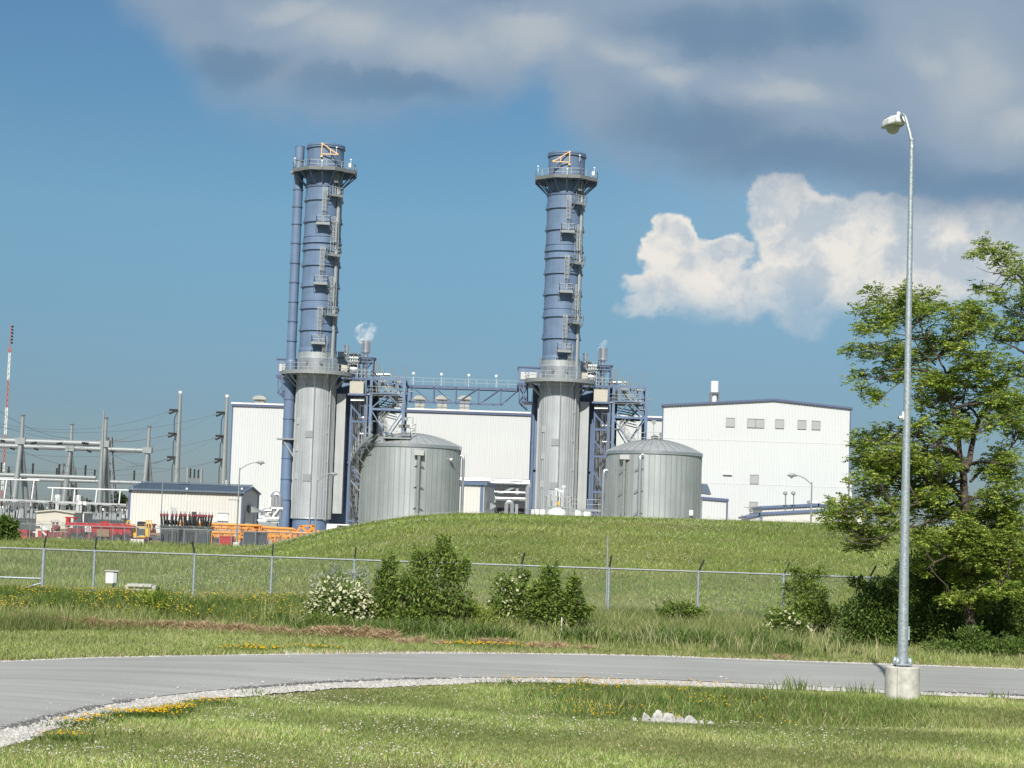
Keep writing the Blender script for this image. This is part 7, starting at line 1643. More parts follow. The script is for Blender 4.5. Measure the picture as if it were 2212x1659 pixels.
for i, v in enumerate(FP):
    po = MB().tube([Vector((v.x, v.y, v.z - HF - .2)), v], .045 if i else .06, 10).build('post', M_galvpole, k); MB().beam(v, v + Vector(arms[i]), .04, .05).build('barb_arm', M_dark, po); MB().lathe(v, [(.06, -.05), (.06, .03), (0, .06)], 10).build('post_cap', M_galvpole, po)
ext = Vector((FP[0].x - 6.5, np.polyval(ly, FP[0].x - 6.5), float(np.polyval(lz, FP[0].x - 6.5)))); ext2 = Vector((FP[-1].x + 6, np.polyval(ly, FP[-1].x + 6), float(np.polyval(lz, FP[-1].x + 6))))
D_ = Vector((0, 0, HF)); chain_fence(k, [ext - D_, ext2 - D_], HF, 3, .034, .055, .0022)
MB().tube([FP[0] - Vector((0, 0, .98)), ext - Vector((0, 0, .98))], .03, 8).build('mid_rail', M_galvpole, k); MB().tube([FP[0] - Vector((0, .02, 1.12)), Vector((W(25, 1268, FP[0].y).x, FP[0].y, W(25, 1268, FP[0].y).z)) - Vector((1.2, 0, .55))], .03, 8).build('brace_rail', M_galvpole, k)
p, q = W(1309.5, 1292, 70.5), W(1312, 1157, 70.5); o = MB().tube([(p.x, 70.5, p.z - 1.0), (p.x, 70.5, q.z)], [.03, .022], 8).build('thin_pole', M_galvpole); rebase(o, (p.x, 70.5, p.z - 1.0)); tag(o, 'thin grey rod standing just behind the near fence', 'pole')
# meter box and concrete block in the field
p, q = W(229, 1234, 72), W(249, 1260, 72); k = thing('meter_box', 'white utility box on a post behind the near fence', 'utility box', ((p.x + q.x) / 2, 72, 0)); MB().box((p.x, 72, q.z), (q.x - .08, 72.3, p.z)).build('cabinet', M_plastic, k)
MB().box((q.x - .075, 72.02, q.z + .02), (q.x + .04, 72.28, p.z - .02)).build('side_panel', M_grey, k); MB().box((p.x - .03, 71.95, p.z + .002), (q.x + .12, 72.36, p.z + .04)).build('hood', M_grey, k); MB().beam(((p.x + q.x) / 2 + .05, 72.35, 0), ((p.x + q.x) / 2 + .05, 72.35, p.z), .09).build('post', M_galvpole, k)
p, q = W(271, 1253, 74), W(336, 1268, 74); o = MB().box((p.x, 74, q.z - .4), (q.x, 74.8, p.z - .18)); o.box((p.x + .1, 73.9, p.z - .23), (q.x - .15, 74.85, p.z - .14)); o = o.build('concrete_block', M_concrete); rebase(o, (p.x, 74, q.z - .4)); tag(o, 'low pale concrete block in the grass right of the meter box', 'block')

# ------------------------------------------------------------------ street lamp in the foreground
YP = 38.3
zR = zoom(3400, 400, 4.1475)
g = W(1948, 1515, YP); bx0 = W(1949.5, 1440, YP); k = thing('street_lamp', 'tall galvanised street lamp on a round concrete base beside the road', 'street lamp', (bx0.x, YP, 0))
cx_, zb_ = bx0.x, .64
MB().lathe((cx_, YP, 0), [(.335, -.25), (.335, zb_ - .02), (.32, zb_), (.0, zb_ + .001)], 40).build('concrete_base', M_concrete, k)
sm = MB(); a = R(-118); sm.beam((cx_ + .336 * math.cos(a), YP + .336 * math.sin(a), 0), (cx_ + .336 * math.cos(a), YP + .336 * math.sin(a), zb_), .008, .008); sm.build('form_seam', M_grate, k)
ztop = zR(1062, 655, YP).z
MB().tube([(cx_, YP, zb_ + .05), (cx_, YP, 3), (cx_, YP, 6), (cx_, YP, ztop)], [.105, .089, .069, .043], 28).build('pole', M_galvpole, k)
bp = MB(); bp.box((cx_ - .16, YP - .16, zb_ + .03), (cx_ + .16, YP + .16, zb_ + .055)); bp.build('base_plate', M_galvpole, k)
for sx_ in (-1, 1):
    for sy in (-1, 1): MB().lathe((cx_ + .125 * sx_, YP + .125 * sy, zb_ + .055), [(.048, 0), (.05, .05), (.035, .10), (.0, .13)], 12).build('bolt_cover', M_galvpole, k); MB().tube([(cx_ + .125 * sx_, YP + .125 * sy, zb_ - .01), (cx_ + .125 * sx_, YP + .125 * sy, zb_ + .03)], .022, 8).build('anchor_bolt', M_grate, k)
MB().lathe((cx_, YP, ztop), [(.052, -.03), (.052, .0), (.04, .02), (0, .035)], 20).build('pole_cap', M_galvpole, k)
hc = MB(); hc.tube([(cx_ + .095, YP - .02, 1.28), (cx_ + .128, YP - .03, 1.28)], .055, 14); hc = MB(); hc.box((cx_ + .088, YP - .06, 1.16), (cx_ + .118, YP + .05, 1.42)); hc.build('handhole_cover', M_galvpole, k)
A_ = [zR(1030, 800, YP - .02), zR(1022, 700, YP), zR(995, 560, YP + .02), zR(945, 370, YP + .05), zR(915, 270, YP + .1), zR(880, 235, YP + .18), zR(850, 250, YP + .26), zR(838, 285, YP + .33)]
MB().tube(A_, [.035, .035, .033, .031, .030, .030, .030, .030], 14).build('lamp_arm', M_galvpole, k)
MB().tube([A_[0] + Vector((0, 0, .0)), A_[0] + Vector((.02, 0, -.12))], .012, 8).build('arm_cable', M_grate, k)
# luminaire: runs away from the mount, over the road
m0 = A_[-1] + Vector((0, .0, -.035)); hd = Vector((-.22, 1, 0)).normalized(); sd2 = Vector((hd.y, -hd.x, 0))
def sect(u, w, zb2, zt): c = m0 + hd * u; return [c - sd2 * w + Vector((0, 0, zb2)), c + sd2 * w + Vector((0, 0, zb2)), c + sd2 * w + Vector((0, 0, (zt + zb2) / 2 + .02)), c + sd2 * w * .62 + Vector((0, 0, zt)), c - sd2 * w * .62 + Vector((0, 0, zt)), c - sd2 * w + Vector((0, 0, (zt + zb2) / 2 + .02))]
S = [sect(-.02, .095, -.05, .07), sect(.05, .105, -.055, .085), sect(.22, .165, -.06, .10), sect(.5, .175, -.06, .09), sect(.66, .12, -.055, .05)]
vs = [v for s_ in S for v in s_]; fs = [tuple(range(5, -1, -1)), tuple(range(24, 30))] + [(6 * i + j, 6 * i + (j + 1) % 6, 6 * i + 6 + (j + 1) % 6, 6 * i + 6 + j) for i in range(4) for j in range(6)]
lm = MB().add(vs, fs).build('luminaire_housing', M_lampwhite, k)
rim = MB(); B_ = [s_[0] for s_ in S] + [s_[1] for s_ in S[::-1]]; B_ = [v + Vector((0, 0, -.003)) for v in B_]
for a_, b2 in zip(B_, B_[1:] + B_[:1]): rim.beam(a_, b2, .022, .03)
rim.build('door_rim', M_grey, lm)
cg = m0 + hd * .38; MB().lathe(cg + Vector((0, 0, -.06)), [(.15, 0), (.147, -.05), (.125, -.11), (.085, -.155), (.03, -.18), (0, -.182)], 24, True, soft=True).build('glass_bowl', M_glass, lm)
MB().lathe(m0 + hd * .1 + Vector((0, 0, .085)), [(.037, -.02), (.037, .06), (.032, .075), (0, .08)], 16).build('photocell', M_plastic, lm)
cp = W(1942, 902, YP - .05); cmr = MB().tube([(cp.x + .0, cp.y, cp.z), (cp.x + .08, cp.y, cp.z + .015)], [.030, .026], 14); o = thing('security_camera', 'small white bullet camera clamped to the tall street lamp', 'camera', (cp.x, cp.y, cp.z)); cmr.build('camera_body', M_plastic, o)
MB().tube([(cp.x - .012, cp.y, cp.z - .002), (cp.x - .001, cp.y, cp.z)], .031, 14).build('lens_hood', M_black, o); b = MB(); b.beam((cp.x + .07, cp.y, cp.z + .01), (cx_ - .07, YP - .02, cp.z + .05), .035); b.box((cx_ - .10, YP - .05, cp.z - .03), (cx_ - .068, YP + .03, cp.z + .12)); b.build('wall_mount', M_plastic, o)
MB().lathe((cx_, YP, cp.z), [(.0715, .10), (.0715, .115)], 20).build('clamp_band', M_grate, o)
# stones in the drain
zK = zoom(2500, 2780, 5.53)
for i, (x0, x1, yt, yb, dy, lab) in enumerate(((360, 560, 398, 590, 0, 'upright rounded white stone at the left end of the drain stones'), (540, 700, 490, 610, -.15, 'low white stone at the foot between the two left stones'), (590, 860, 362, 600, .12, 'pinkish white stone with a pointed left corner'), (800, 1115, 358, 640, .02, 'biggest white stone with grey patches'), (1110, 1310, 455, 620, .1, 'flat topped white stone in the middle of the row'), (1265, 1620, 460, 645, -.03, 'wide white stone with a notch on top'), (1640, 1760, 565, 640, 0, 'small buried grey stone near the right end'), (1800, 1965, 565, 650, 0, 'small pointed grey stone at the right end'), (140, 290, 500, 570, .1, 'small flat stone left of the drain stones'))):
    Yk = 32.6 + dy; p, q = zK(x0, yt, Yk), zK(x1, yb, Yk); c = Vector(((p.x + q.x) / 2, Yk, q.z - .06)); hx, hz = (q.x - p.x) / 2, p.z - q.z + .06
    g_ = np.random.default_rng(40 + i); v = []; f = []; nu, nv = 26, 12
    pl = g_.standard_normal((15, 3)); pl[:, 2] = np.abs(pl[:, 2]); pl /= np.linalg.norm(pl, axis=1)[:, None]; pd = .84 + .16 * g_.random(15); o3 = g_.random(3) * 9
    for j in range(nv + 1):
        th = math.pi * .5 * j / nv
        for q_ in range(nu):
            a = 6.283 * q_ / nu; d = np.array([math.cos(a) * math.cos(th), math.sin(a) * math.cos(th), math.sin(th)])
            dt = pl @ d; s_ = min(1.08, np.min(np.where(dt > .05, pd / np.maximum(dt, .05), 9)))            # broken faces
            s_ *= 1 + .10 * (fbm(d[0] * 2 + o3[0] + d[2] * 3, d[1] * 2 + o3[1] - d[2], .7) - .5) + .05 * (g_.random() - .5)
            v.append(c + Vector((d[0] * hx * s_ * 1.05, d[1] * hx * .8 * s_, d[2] * hz * s_ * 1.05)))
    for j in range(nv):
        for q_ in range(nu): f.append((j * nu + q_, j * nu + (q_ + 1) % nu, (j + 1) * nu + (q_ + 1) % nu, (j + 1) * nu + q_))
    o = MB().add(v, f).build('stone', M_rock); rebase(o, c); tag(o, lab, 'stone', 'white stones in the drain')
# wooden marker stake in the weeds
p = W(2, 2, 60); v = zoom(1100, 2100, 1.6385)(1877, 700, 55.5); w_ = zoom(1100, 2100, 1.6385)(1879, 605, 55.5); o = MB().box((v.x - .012, 55.5, 0), (v.x + .012, 55.52, w_.z)).build('marker_stake', M_plastic); rebase(o, (v.x, 55.5, 0)); tag(o, 'thin pale marker stake in the weeds by the dark shrub', 'stake')
# ------------------------------------------------------------------ trees and shrubs
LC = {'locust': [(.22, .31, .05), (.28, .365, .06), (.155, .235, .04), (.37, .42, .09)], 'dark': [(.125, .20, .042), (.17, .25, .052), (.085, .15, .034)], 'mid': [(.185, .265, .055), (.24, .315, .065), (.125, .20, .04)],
      'far': [(.06, .09, .035), (.05, .08, .03)], 'silver': [(.36, .40, .33), (.42, .46, .38)]}
def leaf_mesh(name, C, D, L_, w, cols, parent, up=0.35):
    """n leaves: centre C, along D, length L_, width w; each a folded diamond"""
    n = len(C); Nn = rng.standard_normal((n, 3)); Nn[:, 2] = np.abs(Nn[:, 2]) + up; Nn -= D * np.sum(Nn * D, 1)[:, None]; Nn /= np.linalg.norm(Nn, axis=1)[:, None] + 1e-9
    S = np.cross(D, Nn); L_ = L_[:, None]; w = w[:, None]
    o0 = np.array(parent_origin(parent)) if parent is not None else 0
    V = np.stack([C - o0, C + D * L_ * .5 + S * w * .5 + Nn * w * .12 - o0, C + D * L_ - o0, C + D * L_ * .5 - S * w * .5 + Nn * w * .12 - o0], 1)
    idx = (np.array([0, 1, 2, 3])[None] + (np.arange(n) * 4)[:, None]).ravel()
    o = npmesh(name, V.reshape(-1, 3), np.full(n, 4), idx, M_leaf, np.repeat(cols, 4, 0)); o.parent = parent; return o
def pick(n, key, var=.3):
    c = np.array(LC[key])[rng.integers(0, len(LC[key]), n)]; return c * (1 - var / 2 + var * rng.random((n, 1)))
def sprays(P, dirs, nl, ll, lw, spray_len):
    """compound leaves: rachis from P along dirs with nl leaflets on both sides"""
    n = len(P); C = []; D = []
    for k in range(nl):
        u = (k // 2 + 1) / (nl / 2 + 1); side = 1 if k % 2 else -1
        s = np.cross(dirs, [0, 0, 1.0]); s /= np.linalg.norm(s, axis=1)[:, None] + 1e-9
        q = P + dirs * (spray_len[:, None] * u) - np.array([0, 0, 1.0]) * (spray_len[:, None] * .25 * u * u); C.append(q)
        d = dirs * .45 + s * side + rng.normal(0, .22, (n, 3)); D.append(d / np.linalg.norm(d, axis=1)[:, None])
    return np.concatenate(C), np.concatenate(D)
def fork_curve(p, q, wob, n=6, rnd=random):
    out = []; L_ = (q - p).length; off = Vector((rnd.gauss(0, 1), rnd.gauss(0, 1), rnd.gauss(0, 1))) * wob * L_; off2 = Vector((rnd.gauss(0, 1), rnd.gauss(0, 1), rnd.gauss(0, 1))) * wob * L_ * .5
    for i in range(n + 1): u = i / n; out.append(p.lerp(q, u) + off * math.sin(math.pi * u) + off2 * math.sin(2 * math.pi * u))
    return out
def tree(label, limbs, pads, Zf1, Y, zf_s, dens, base, grp=None, name='locust_tree'):
    """limbs: polylines [(zx, zy, dy, radius)], pads: leafy layers (zx, zy, rx, ry[, key])"""
    k = thing(name, label, 'tree', base, grp); rnd = random.Random(len(pads))
    tr = MB(); nodes = []
    for L_ in limbs:
        P = [Zf1(x, y, Y + dy) for x, y, dy, r_ in L_]; rs = [r_ * (.62 if r_ < .13 else .68) for *_, r_ in L_]
        Q, RR = [], []
        for i in range(len(P) - 1):
            for j in range(4):
                u = j / 4; w_ = .02 * (P[i + 1] - P[i]).length; Q.append(P[i].lerp(P[i + 1], u) + Vector((rnd.gauss(0, w_), rnd.gauss(0, w_), rnd.gauss(0, w_))) * (1 if j else 0)); RR.append(rs[i] + (rs[i + 1] - rs[i]) * u)
        Q.append(P[-1]); RR.append(rs[-1]); tr.tube(Q, RR, 10); nodes += list(zip(Q, RR))
    tr.build('trunk', M_bark, k)
    br = MB(); C_all, D_all, K_all = [], [], []
    fine_nodes = [(n_, r_) for n_, r_ in nodes if r_ < .2]
    for pad in pads:
        zx, zy, rx, ry = pad[:4]; key = pad[4] if len(pad) > 4 else 'locust'
        dpt = rnd.uniform(-1, 1) * 1.6; c = Zf1(zx, zy, Y + dpt); hx = (Zf1(zx + rx, zy, Y + dpt) - c).length; hz = (Zf1(zx, zy + ry, Y + dpt) - c).length
        near = min(fine_nodes, key=lambda t: (t[0] - c).length + (0.6 if t[0].z > c.z + .3 else 0))
        ncl = max(8, int(dens * hx * hz * 250)); hz *= 1.15
        arm = fork_curve(near[0], c, .10, 6, rnd); br.tube(arm, [min(near[1], .05) * (1 - .6 * i / 6) + .006 for i in range(7)], 6); 
        pts = []
        for i in range(ncl):
            a = rnd.random() * 6.283; rr = math.sqrt(rnd.random()); u = (rnd.random() * 2 - 1)
            q = c + Vector((math.cos(a) * rr * hx, math.sin(a) * rr * hx * .75, u * hz * math.sqrt(max(0, 1 - rr * rr)) * .9 + .12 * hz)); pts.append(q)
        for q in pts[::3]:
            s_ = arm[rnd.randrange(2, 7)]; tw = fork_curve(s_, q, .10, 4, rnd); br.tube(tw, [.016, .013, .010, .008, .005], 4, cap=False)
            fine_nodes.append((tw[2], .01)) if rnd.random() < .05 else None
        for q in pts:
            m_ = rnd.randint(4, 8)
            for j in range(m_):
                d = Vector((rnd.gauss(0, 1), rnd.gauss(0, 1), rnd.gauss(.05, .45))); d = d + (q - c).normalized() * .9; d.normalize(); C_all.append(q + Vector((rnd.gauss(0, .09), rnd.gauss(0, .09), rnd.gauss(0, .07)))); D_all.append(d); K_all.append(key)
    br.build('branches', M_twig, k)
    P = np.array([tuple(v) for v in C_all]); Dd = np.array([tuple(v) for v in D_all]); n = len(P); nl = 8
    C, D = sprays(P, Dd, nl, .06, .035, .17 + .10 * rng.random(n)); cols = np.concatenate([pick(n, 'locust')] * 1)
    for key in set(K_all):
        m_ = np.array([q == key for q in K_all]); cols[m_] = pick(m_.sum(), key)
    cols = np.tile(cols, (nl, 1)) * (.9 + .2 * rng.random((n * nl, 1)))
    leaf_mesh('crown', C, D, .065 + .04 * rng.random(n * nl), .034 + .022 * rng.random(n * nl), cols, k)
    return k
T1 = zoom(3296, 900, 1.659); T2 = zoom(3296, 1800, 1.58)
def T(zx, zy, Y): return T1(zx, zy, Y)
def t2(zx, zy): return (zx * 1.659 / 1.58, (900 + zy * 1.0 / 1.58 - 0) * 1.659)     # enlargement 2 -> enlargement 1
YTR = 54.5
limbs = [
 [(*t2(945, 1330), 0, .26), (*t2(930, 1180), 0, .22), (*t2(915, 1000), 0, .19), (*t2(905, 830), .1, .18), (*t2(905, 600), .1, .17), (*t2(908, 480), 0, .165), (*t2(893, 330), 0, .16), (*t2(882, 200), 0, .155), (925, 1650, 0, .15), (905, 1540, 0, .12), (895, 1420, -.2, .10), (890, 1320, -.3, .09), (850, 1200, -.4, .085), (790, 1100, -.5, .075), (745, 1010, -.6, .06), (680, 965, -.8, .05), (590, 955, -1, .04), (440, 960, -1.2, .025), (330, 1050, -1.3, .012)],
 [(*t2(890, 130), 0, .15), (965, 1560, .1, .13), (985, 1450, .2, .12), (1005, 1350, .3, .11), (1040, 1270, .4, .10), (1085, 1215, .5, .085), (1140, 1130, .6, .05), (1160, 1050, .7, .03)],
 [(1030, 1290, .3, .07), (990, 1230, .3, .06), (920, 1180, .3, .05), (940, 1080, .5, .04), (965, 990, .6, .03), (1000, 880, .7, .02), (1005, 780, .7, .012)],
 [(815, 985, -.5, .05), (770, 905, -.4, .045), (700, 790, -.3, .038), (655, 720, -.3, .03), (635, 640, -.3, .022), (600, 560, -.3, .014)],
 [(740, 930, -.5, .04), (640, 840, -.7, .035), (590, 750, -.9, .028), (470, 720, -1.1, .02), (310, 705, -1.2, .01)],
 [(685, 770, -.3, .028), (700, 690, 0, .022), (740, 640, .2, .015), (710, 560, .3, .01)],
 [(560, 985, -.9, .03), (500, 1050, -1.1, .024), (400, 1130, -1.3, .016), (340, 1200, -1.4, .008)],
 [(540, 800, -.9, .02), (420, 850, -1.1, .016), (260, 840, -1.2, .008)],
 [(890, 1510, -.1, .07), (790, 1470, -.5, .05), (650, 1480, -.9, .035), (480, 1460, -1.2, .02), (300, 1420, -1.4, .01)],
 [(*t2(870, 190), 0, .08), (*t2(800, 220), -.3, .06), (*t2(700, 300), -.7, .05), (*t2(560, 350), -1.1, .035), (*t2(400, 390), -1.5, .02), (*t2(200, 400), -1.8, .01)],
 [(*t2(890, 330), 0, .08), (*t2(780, 420), -.6, .05), (*t2(620, 470), -1.2, .035), (*t2(480, 510), -1.6, .022), (*t2(320, 600), -1.9, .012)],
 [(*t2(900, 480), .0, .08), (*t2(1000, 440), .5, .05), (*t2(1100, 400), .8, .03), (*t2(1200, 330), 1, .015)],
 [(*t2(905, 620), -.1, .07), (*t2(820, 660), -.8, .05), (*t2(720, 700), -1.3, .03), (*t2(650, 750), -1.5, .012)],
 [(*t2(905, 560), -.1, .07), (*t2(1000, 600), -.7, .05), (*t2(1100, 680), -1.2, .03), (*t2(1200, 700), -1.5, .012)],
 [(*t2(925, 200), .1, .07), (*t2(1000, 120), .4, .05), (*t2(1100, 90), .7, .03)],
]
pads1 = [(330, 470, 60, 45), (420, 530, 80, 50), (250, 590, 60, 40), (230, 685, 55, 25), (380, 620, 110, 50), (480, 640, 90, 60), (330, 700, 100, 26), (540, 520, 60, 70), (530, 430, 26, 36), (600, 600, 60, 80), (640, 540, 60, 60), (700, 470, 50, 45), (760, 570, 70, 45), (690, 590, 60, 50),
 (930, 570, 50, 50), (985, 580, 60, 50), (1060, 620, 70, 60), (1000, 690, 100, 45), (930, 640, 60, 40), (850, 600, 30, 40), (850, 740, 90, 55), (780, 790, 90, 50), (740, 830, 60, 50), (660, 740, 50, 40), (860, 810, 50, 50),
 (440, 850, 120, 40), (270, 830, 80, 28), (360, 880, 90, 28), (480, 830, 70, 36), (450, 910, 80, 34), (230, 980, 45, 26), (370, 985, 50, 22), (500, 1000, 40, 20), (230, 1080, 55, 22), (310, 1115, 55, 18), (350, 1160, 20, 14), (640, 870, 60, 40),
 (960, 920, 100, 50), (1080, 945, 110, 45), (920, 870, 60, 28), (1010, 990, 90, 40), (760, 1040, 120, 50), (850, 1060, 110, 50), (660, 1050, 60, 40), (720, 1110, 110, 40), (1050, 1080, 120, 50), (1150, 1150, 120, 50), (1180, 1030, 70, 40), (830, 1150, 80, 36), (700, 1210, 70, 36), (640, 1170, 30, 30),
 (860, 1260, 100, 40), (770, 1310, 100, 34), (640, 1320, 30, 18), (940, 1380, 70, 40), (820, 1400, 100, 45), (720, 1420, 60, 40), (1100, 1350, 40, 60), (1250, 1300, 70, 50), (1300, 1180, 50, 70), (1290, 1400, 60, 40), (1240, 1230, 60, 40), (1060, 1180, 80, 40),
 (430, 1345, 55, 22), (310, 1395, 100, 26), (420, 1440, 140, 34), (600, 1400, 36, 26), (250, 1450, 40, 18), (430, 1520, 90, 36), (250, 1555, 60, 22), (350, 1590, 110, 36), (480, 1600, 110, 46), (560, 1500, 70, 40), (700, 1520, 110, 50), (760, 1600, 130, 50), (620, 1600, 80, 60), (1150, 1550, 80, 40), (1250, 1600, 60, 45)]
pads2 = [(*t2(a, b), c, d) for a, b, c, d in ((880, 820, 60, 40), (930, 900, 70, 44), (850, 960, 60, 40), (1000, 950, 90, 50), (1120, 900, 90, 50), (900, 440, 50, 40), (850, 540, 60, 40), (920, 560, 40, 30), (400, 60, 140, 46), (430, 130, 140, 55), (330, 170, 110, 44), (240, 215, 80, 34), (420, 220, 110, 46), (300, 280, 95, 36), (220, 335, 60, 26), (110, 330, 75, 22), (60, 390, 56, 26), (120, 420, 80, 36), (200, 395, 110, 36), (330, 400, 100, 44), (430, 350, 66, 38), (90, 470, 84, 26), (190, 475, 95, 36), (230, 540, 66, 26), (320, 555, 84, 44), (420, 480, 80, 56), (290, 610, 60, 20),
 (650, 60, 120, 56), (720, 160, 130, 56), (640, 230, 100, 56), (700, 300, 130, 56), (600, 350, 76, 46), (760, 380, 110, 46), (650, 430, 95, 46), (900, 340, 56, 44), (580, 130, 60, 60), (560, 280, 60, 60), (810, 90, 60, 60), (800, 250, 60, 50),
 (1050, 130, 84, 60), (1150, 200, 95, 55), (1050, 300, 76, 55), (1200, 300, 80, 64), (1000, 420, 95, 64), (1130, 440, 110, 74), (1220, 500, 60, 74), (950, 530, 110, 46), (1080, 560, 110, 56), (720, 640, 100, 50), (800, 700, 110, 50), (650, 760, 60, 36), (880, 640, 90, 44), (1000, 680, 110, 54), (1100, 720, 110, 56), (1200, 680, 76, 56), (1050, 800, 110, 54), (700, 560, 110, 54), (600, 600, 66, 54), (800, 560, 80, 50), (1230, 830, 50, 60), (960, 780, 70, 50))]
_r = random.Random(77)
for (x, y, a, b) in list(pads2) + list(pads1):
    if x > 820 and y > 1150 and _r.random() < .75 or _r.random() < .3: pads2.append((x + _r.gauss(0, a * .8), y + _r.gauss(0, b * 1.1), a * .8, b * .9))
tree('big locust tree with a crooked dark trunk behind the street lamp', limbs, pads1 + pads2, T, YTR, 1, 1.0, tuple(W(2092, 1416, YTR))[:2] + (0,), 'locust trees')
# second tree, its trunk outside the picture
limbs2 = [[(1560, 2300, 0, .28), (1540, 1600, 0, .22), (1500, 1200, 0, .17), (1450, 900, 0, .12), (1400, 600, 0, .08), (1350, 430, 0, .05), (1280, 370, -.2, .035), (1190, 330, -.4, .022), (1080, 310, -.6, .012), (1010, 280, -.6, .006)],
 [(1350, 430, 0, .04), (1290, 330, .2, .03), (1200, 260, .4, .02), (1110, 200, .5, .012), (1060, 150, .5, .008)], [(1480, 1000, 0, .1), (1320, 840, -.4, .06), (1220, 790, -.6, .035), (1090, 745, -.8, .018), (1000, 760, -.8, .008)],
 [(1440, 760, 0, .07), (1300, 590, -.3, .03), (1200, 545, -.4, .016), (1100, 500, -.4, .008)], [(1500, 1150, 0, .08), (1330, 1000, -.3, .04), (1250, 940, -.4, .02)], [(1400, 600, 0, .05), (1330, 560, .2, .03), (1290, 640, .2, .015)]]
pads3 = [(1060, 150, 50, 36), (1010, 190, 36, 24), (1130, 190, 64, 40), (1220, 185, 36, 44), (1190, 260, 60, 36), (1300, 260, 40, 50), (1260, 330, 50, 36), (1330, 380, 50, 50), (1060, 430, 46, 28), (1160, 460, 60, 34), (1150, 510, 44, 26), (1320, 520, 50, 50), (1200, 680, 56, 44), (1280, 600, 46, 50), (1170, 760, 40, 26), (1260, 720, 50, 44), (1220, 960, 46, 28), (1310, 700, 50, 50), (1330, 930, 50, 50), (1360, 1080, 60, 60), (1430, 500, 120, 100), (1480, 700, 120, 100), (1500, 950, 130, 120), (1450, 300, 100, 80), (1550, 1250, 150, 130)]
tree('locust tree whose bare forked limbs reach in from the right edge', limbs2, pads3, T, YTR + 2, 1, .95, (T(1560, 2300, YTR + 2).x, YTR + 2, 0), 'locust trees')

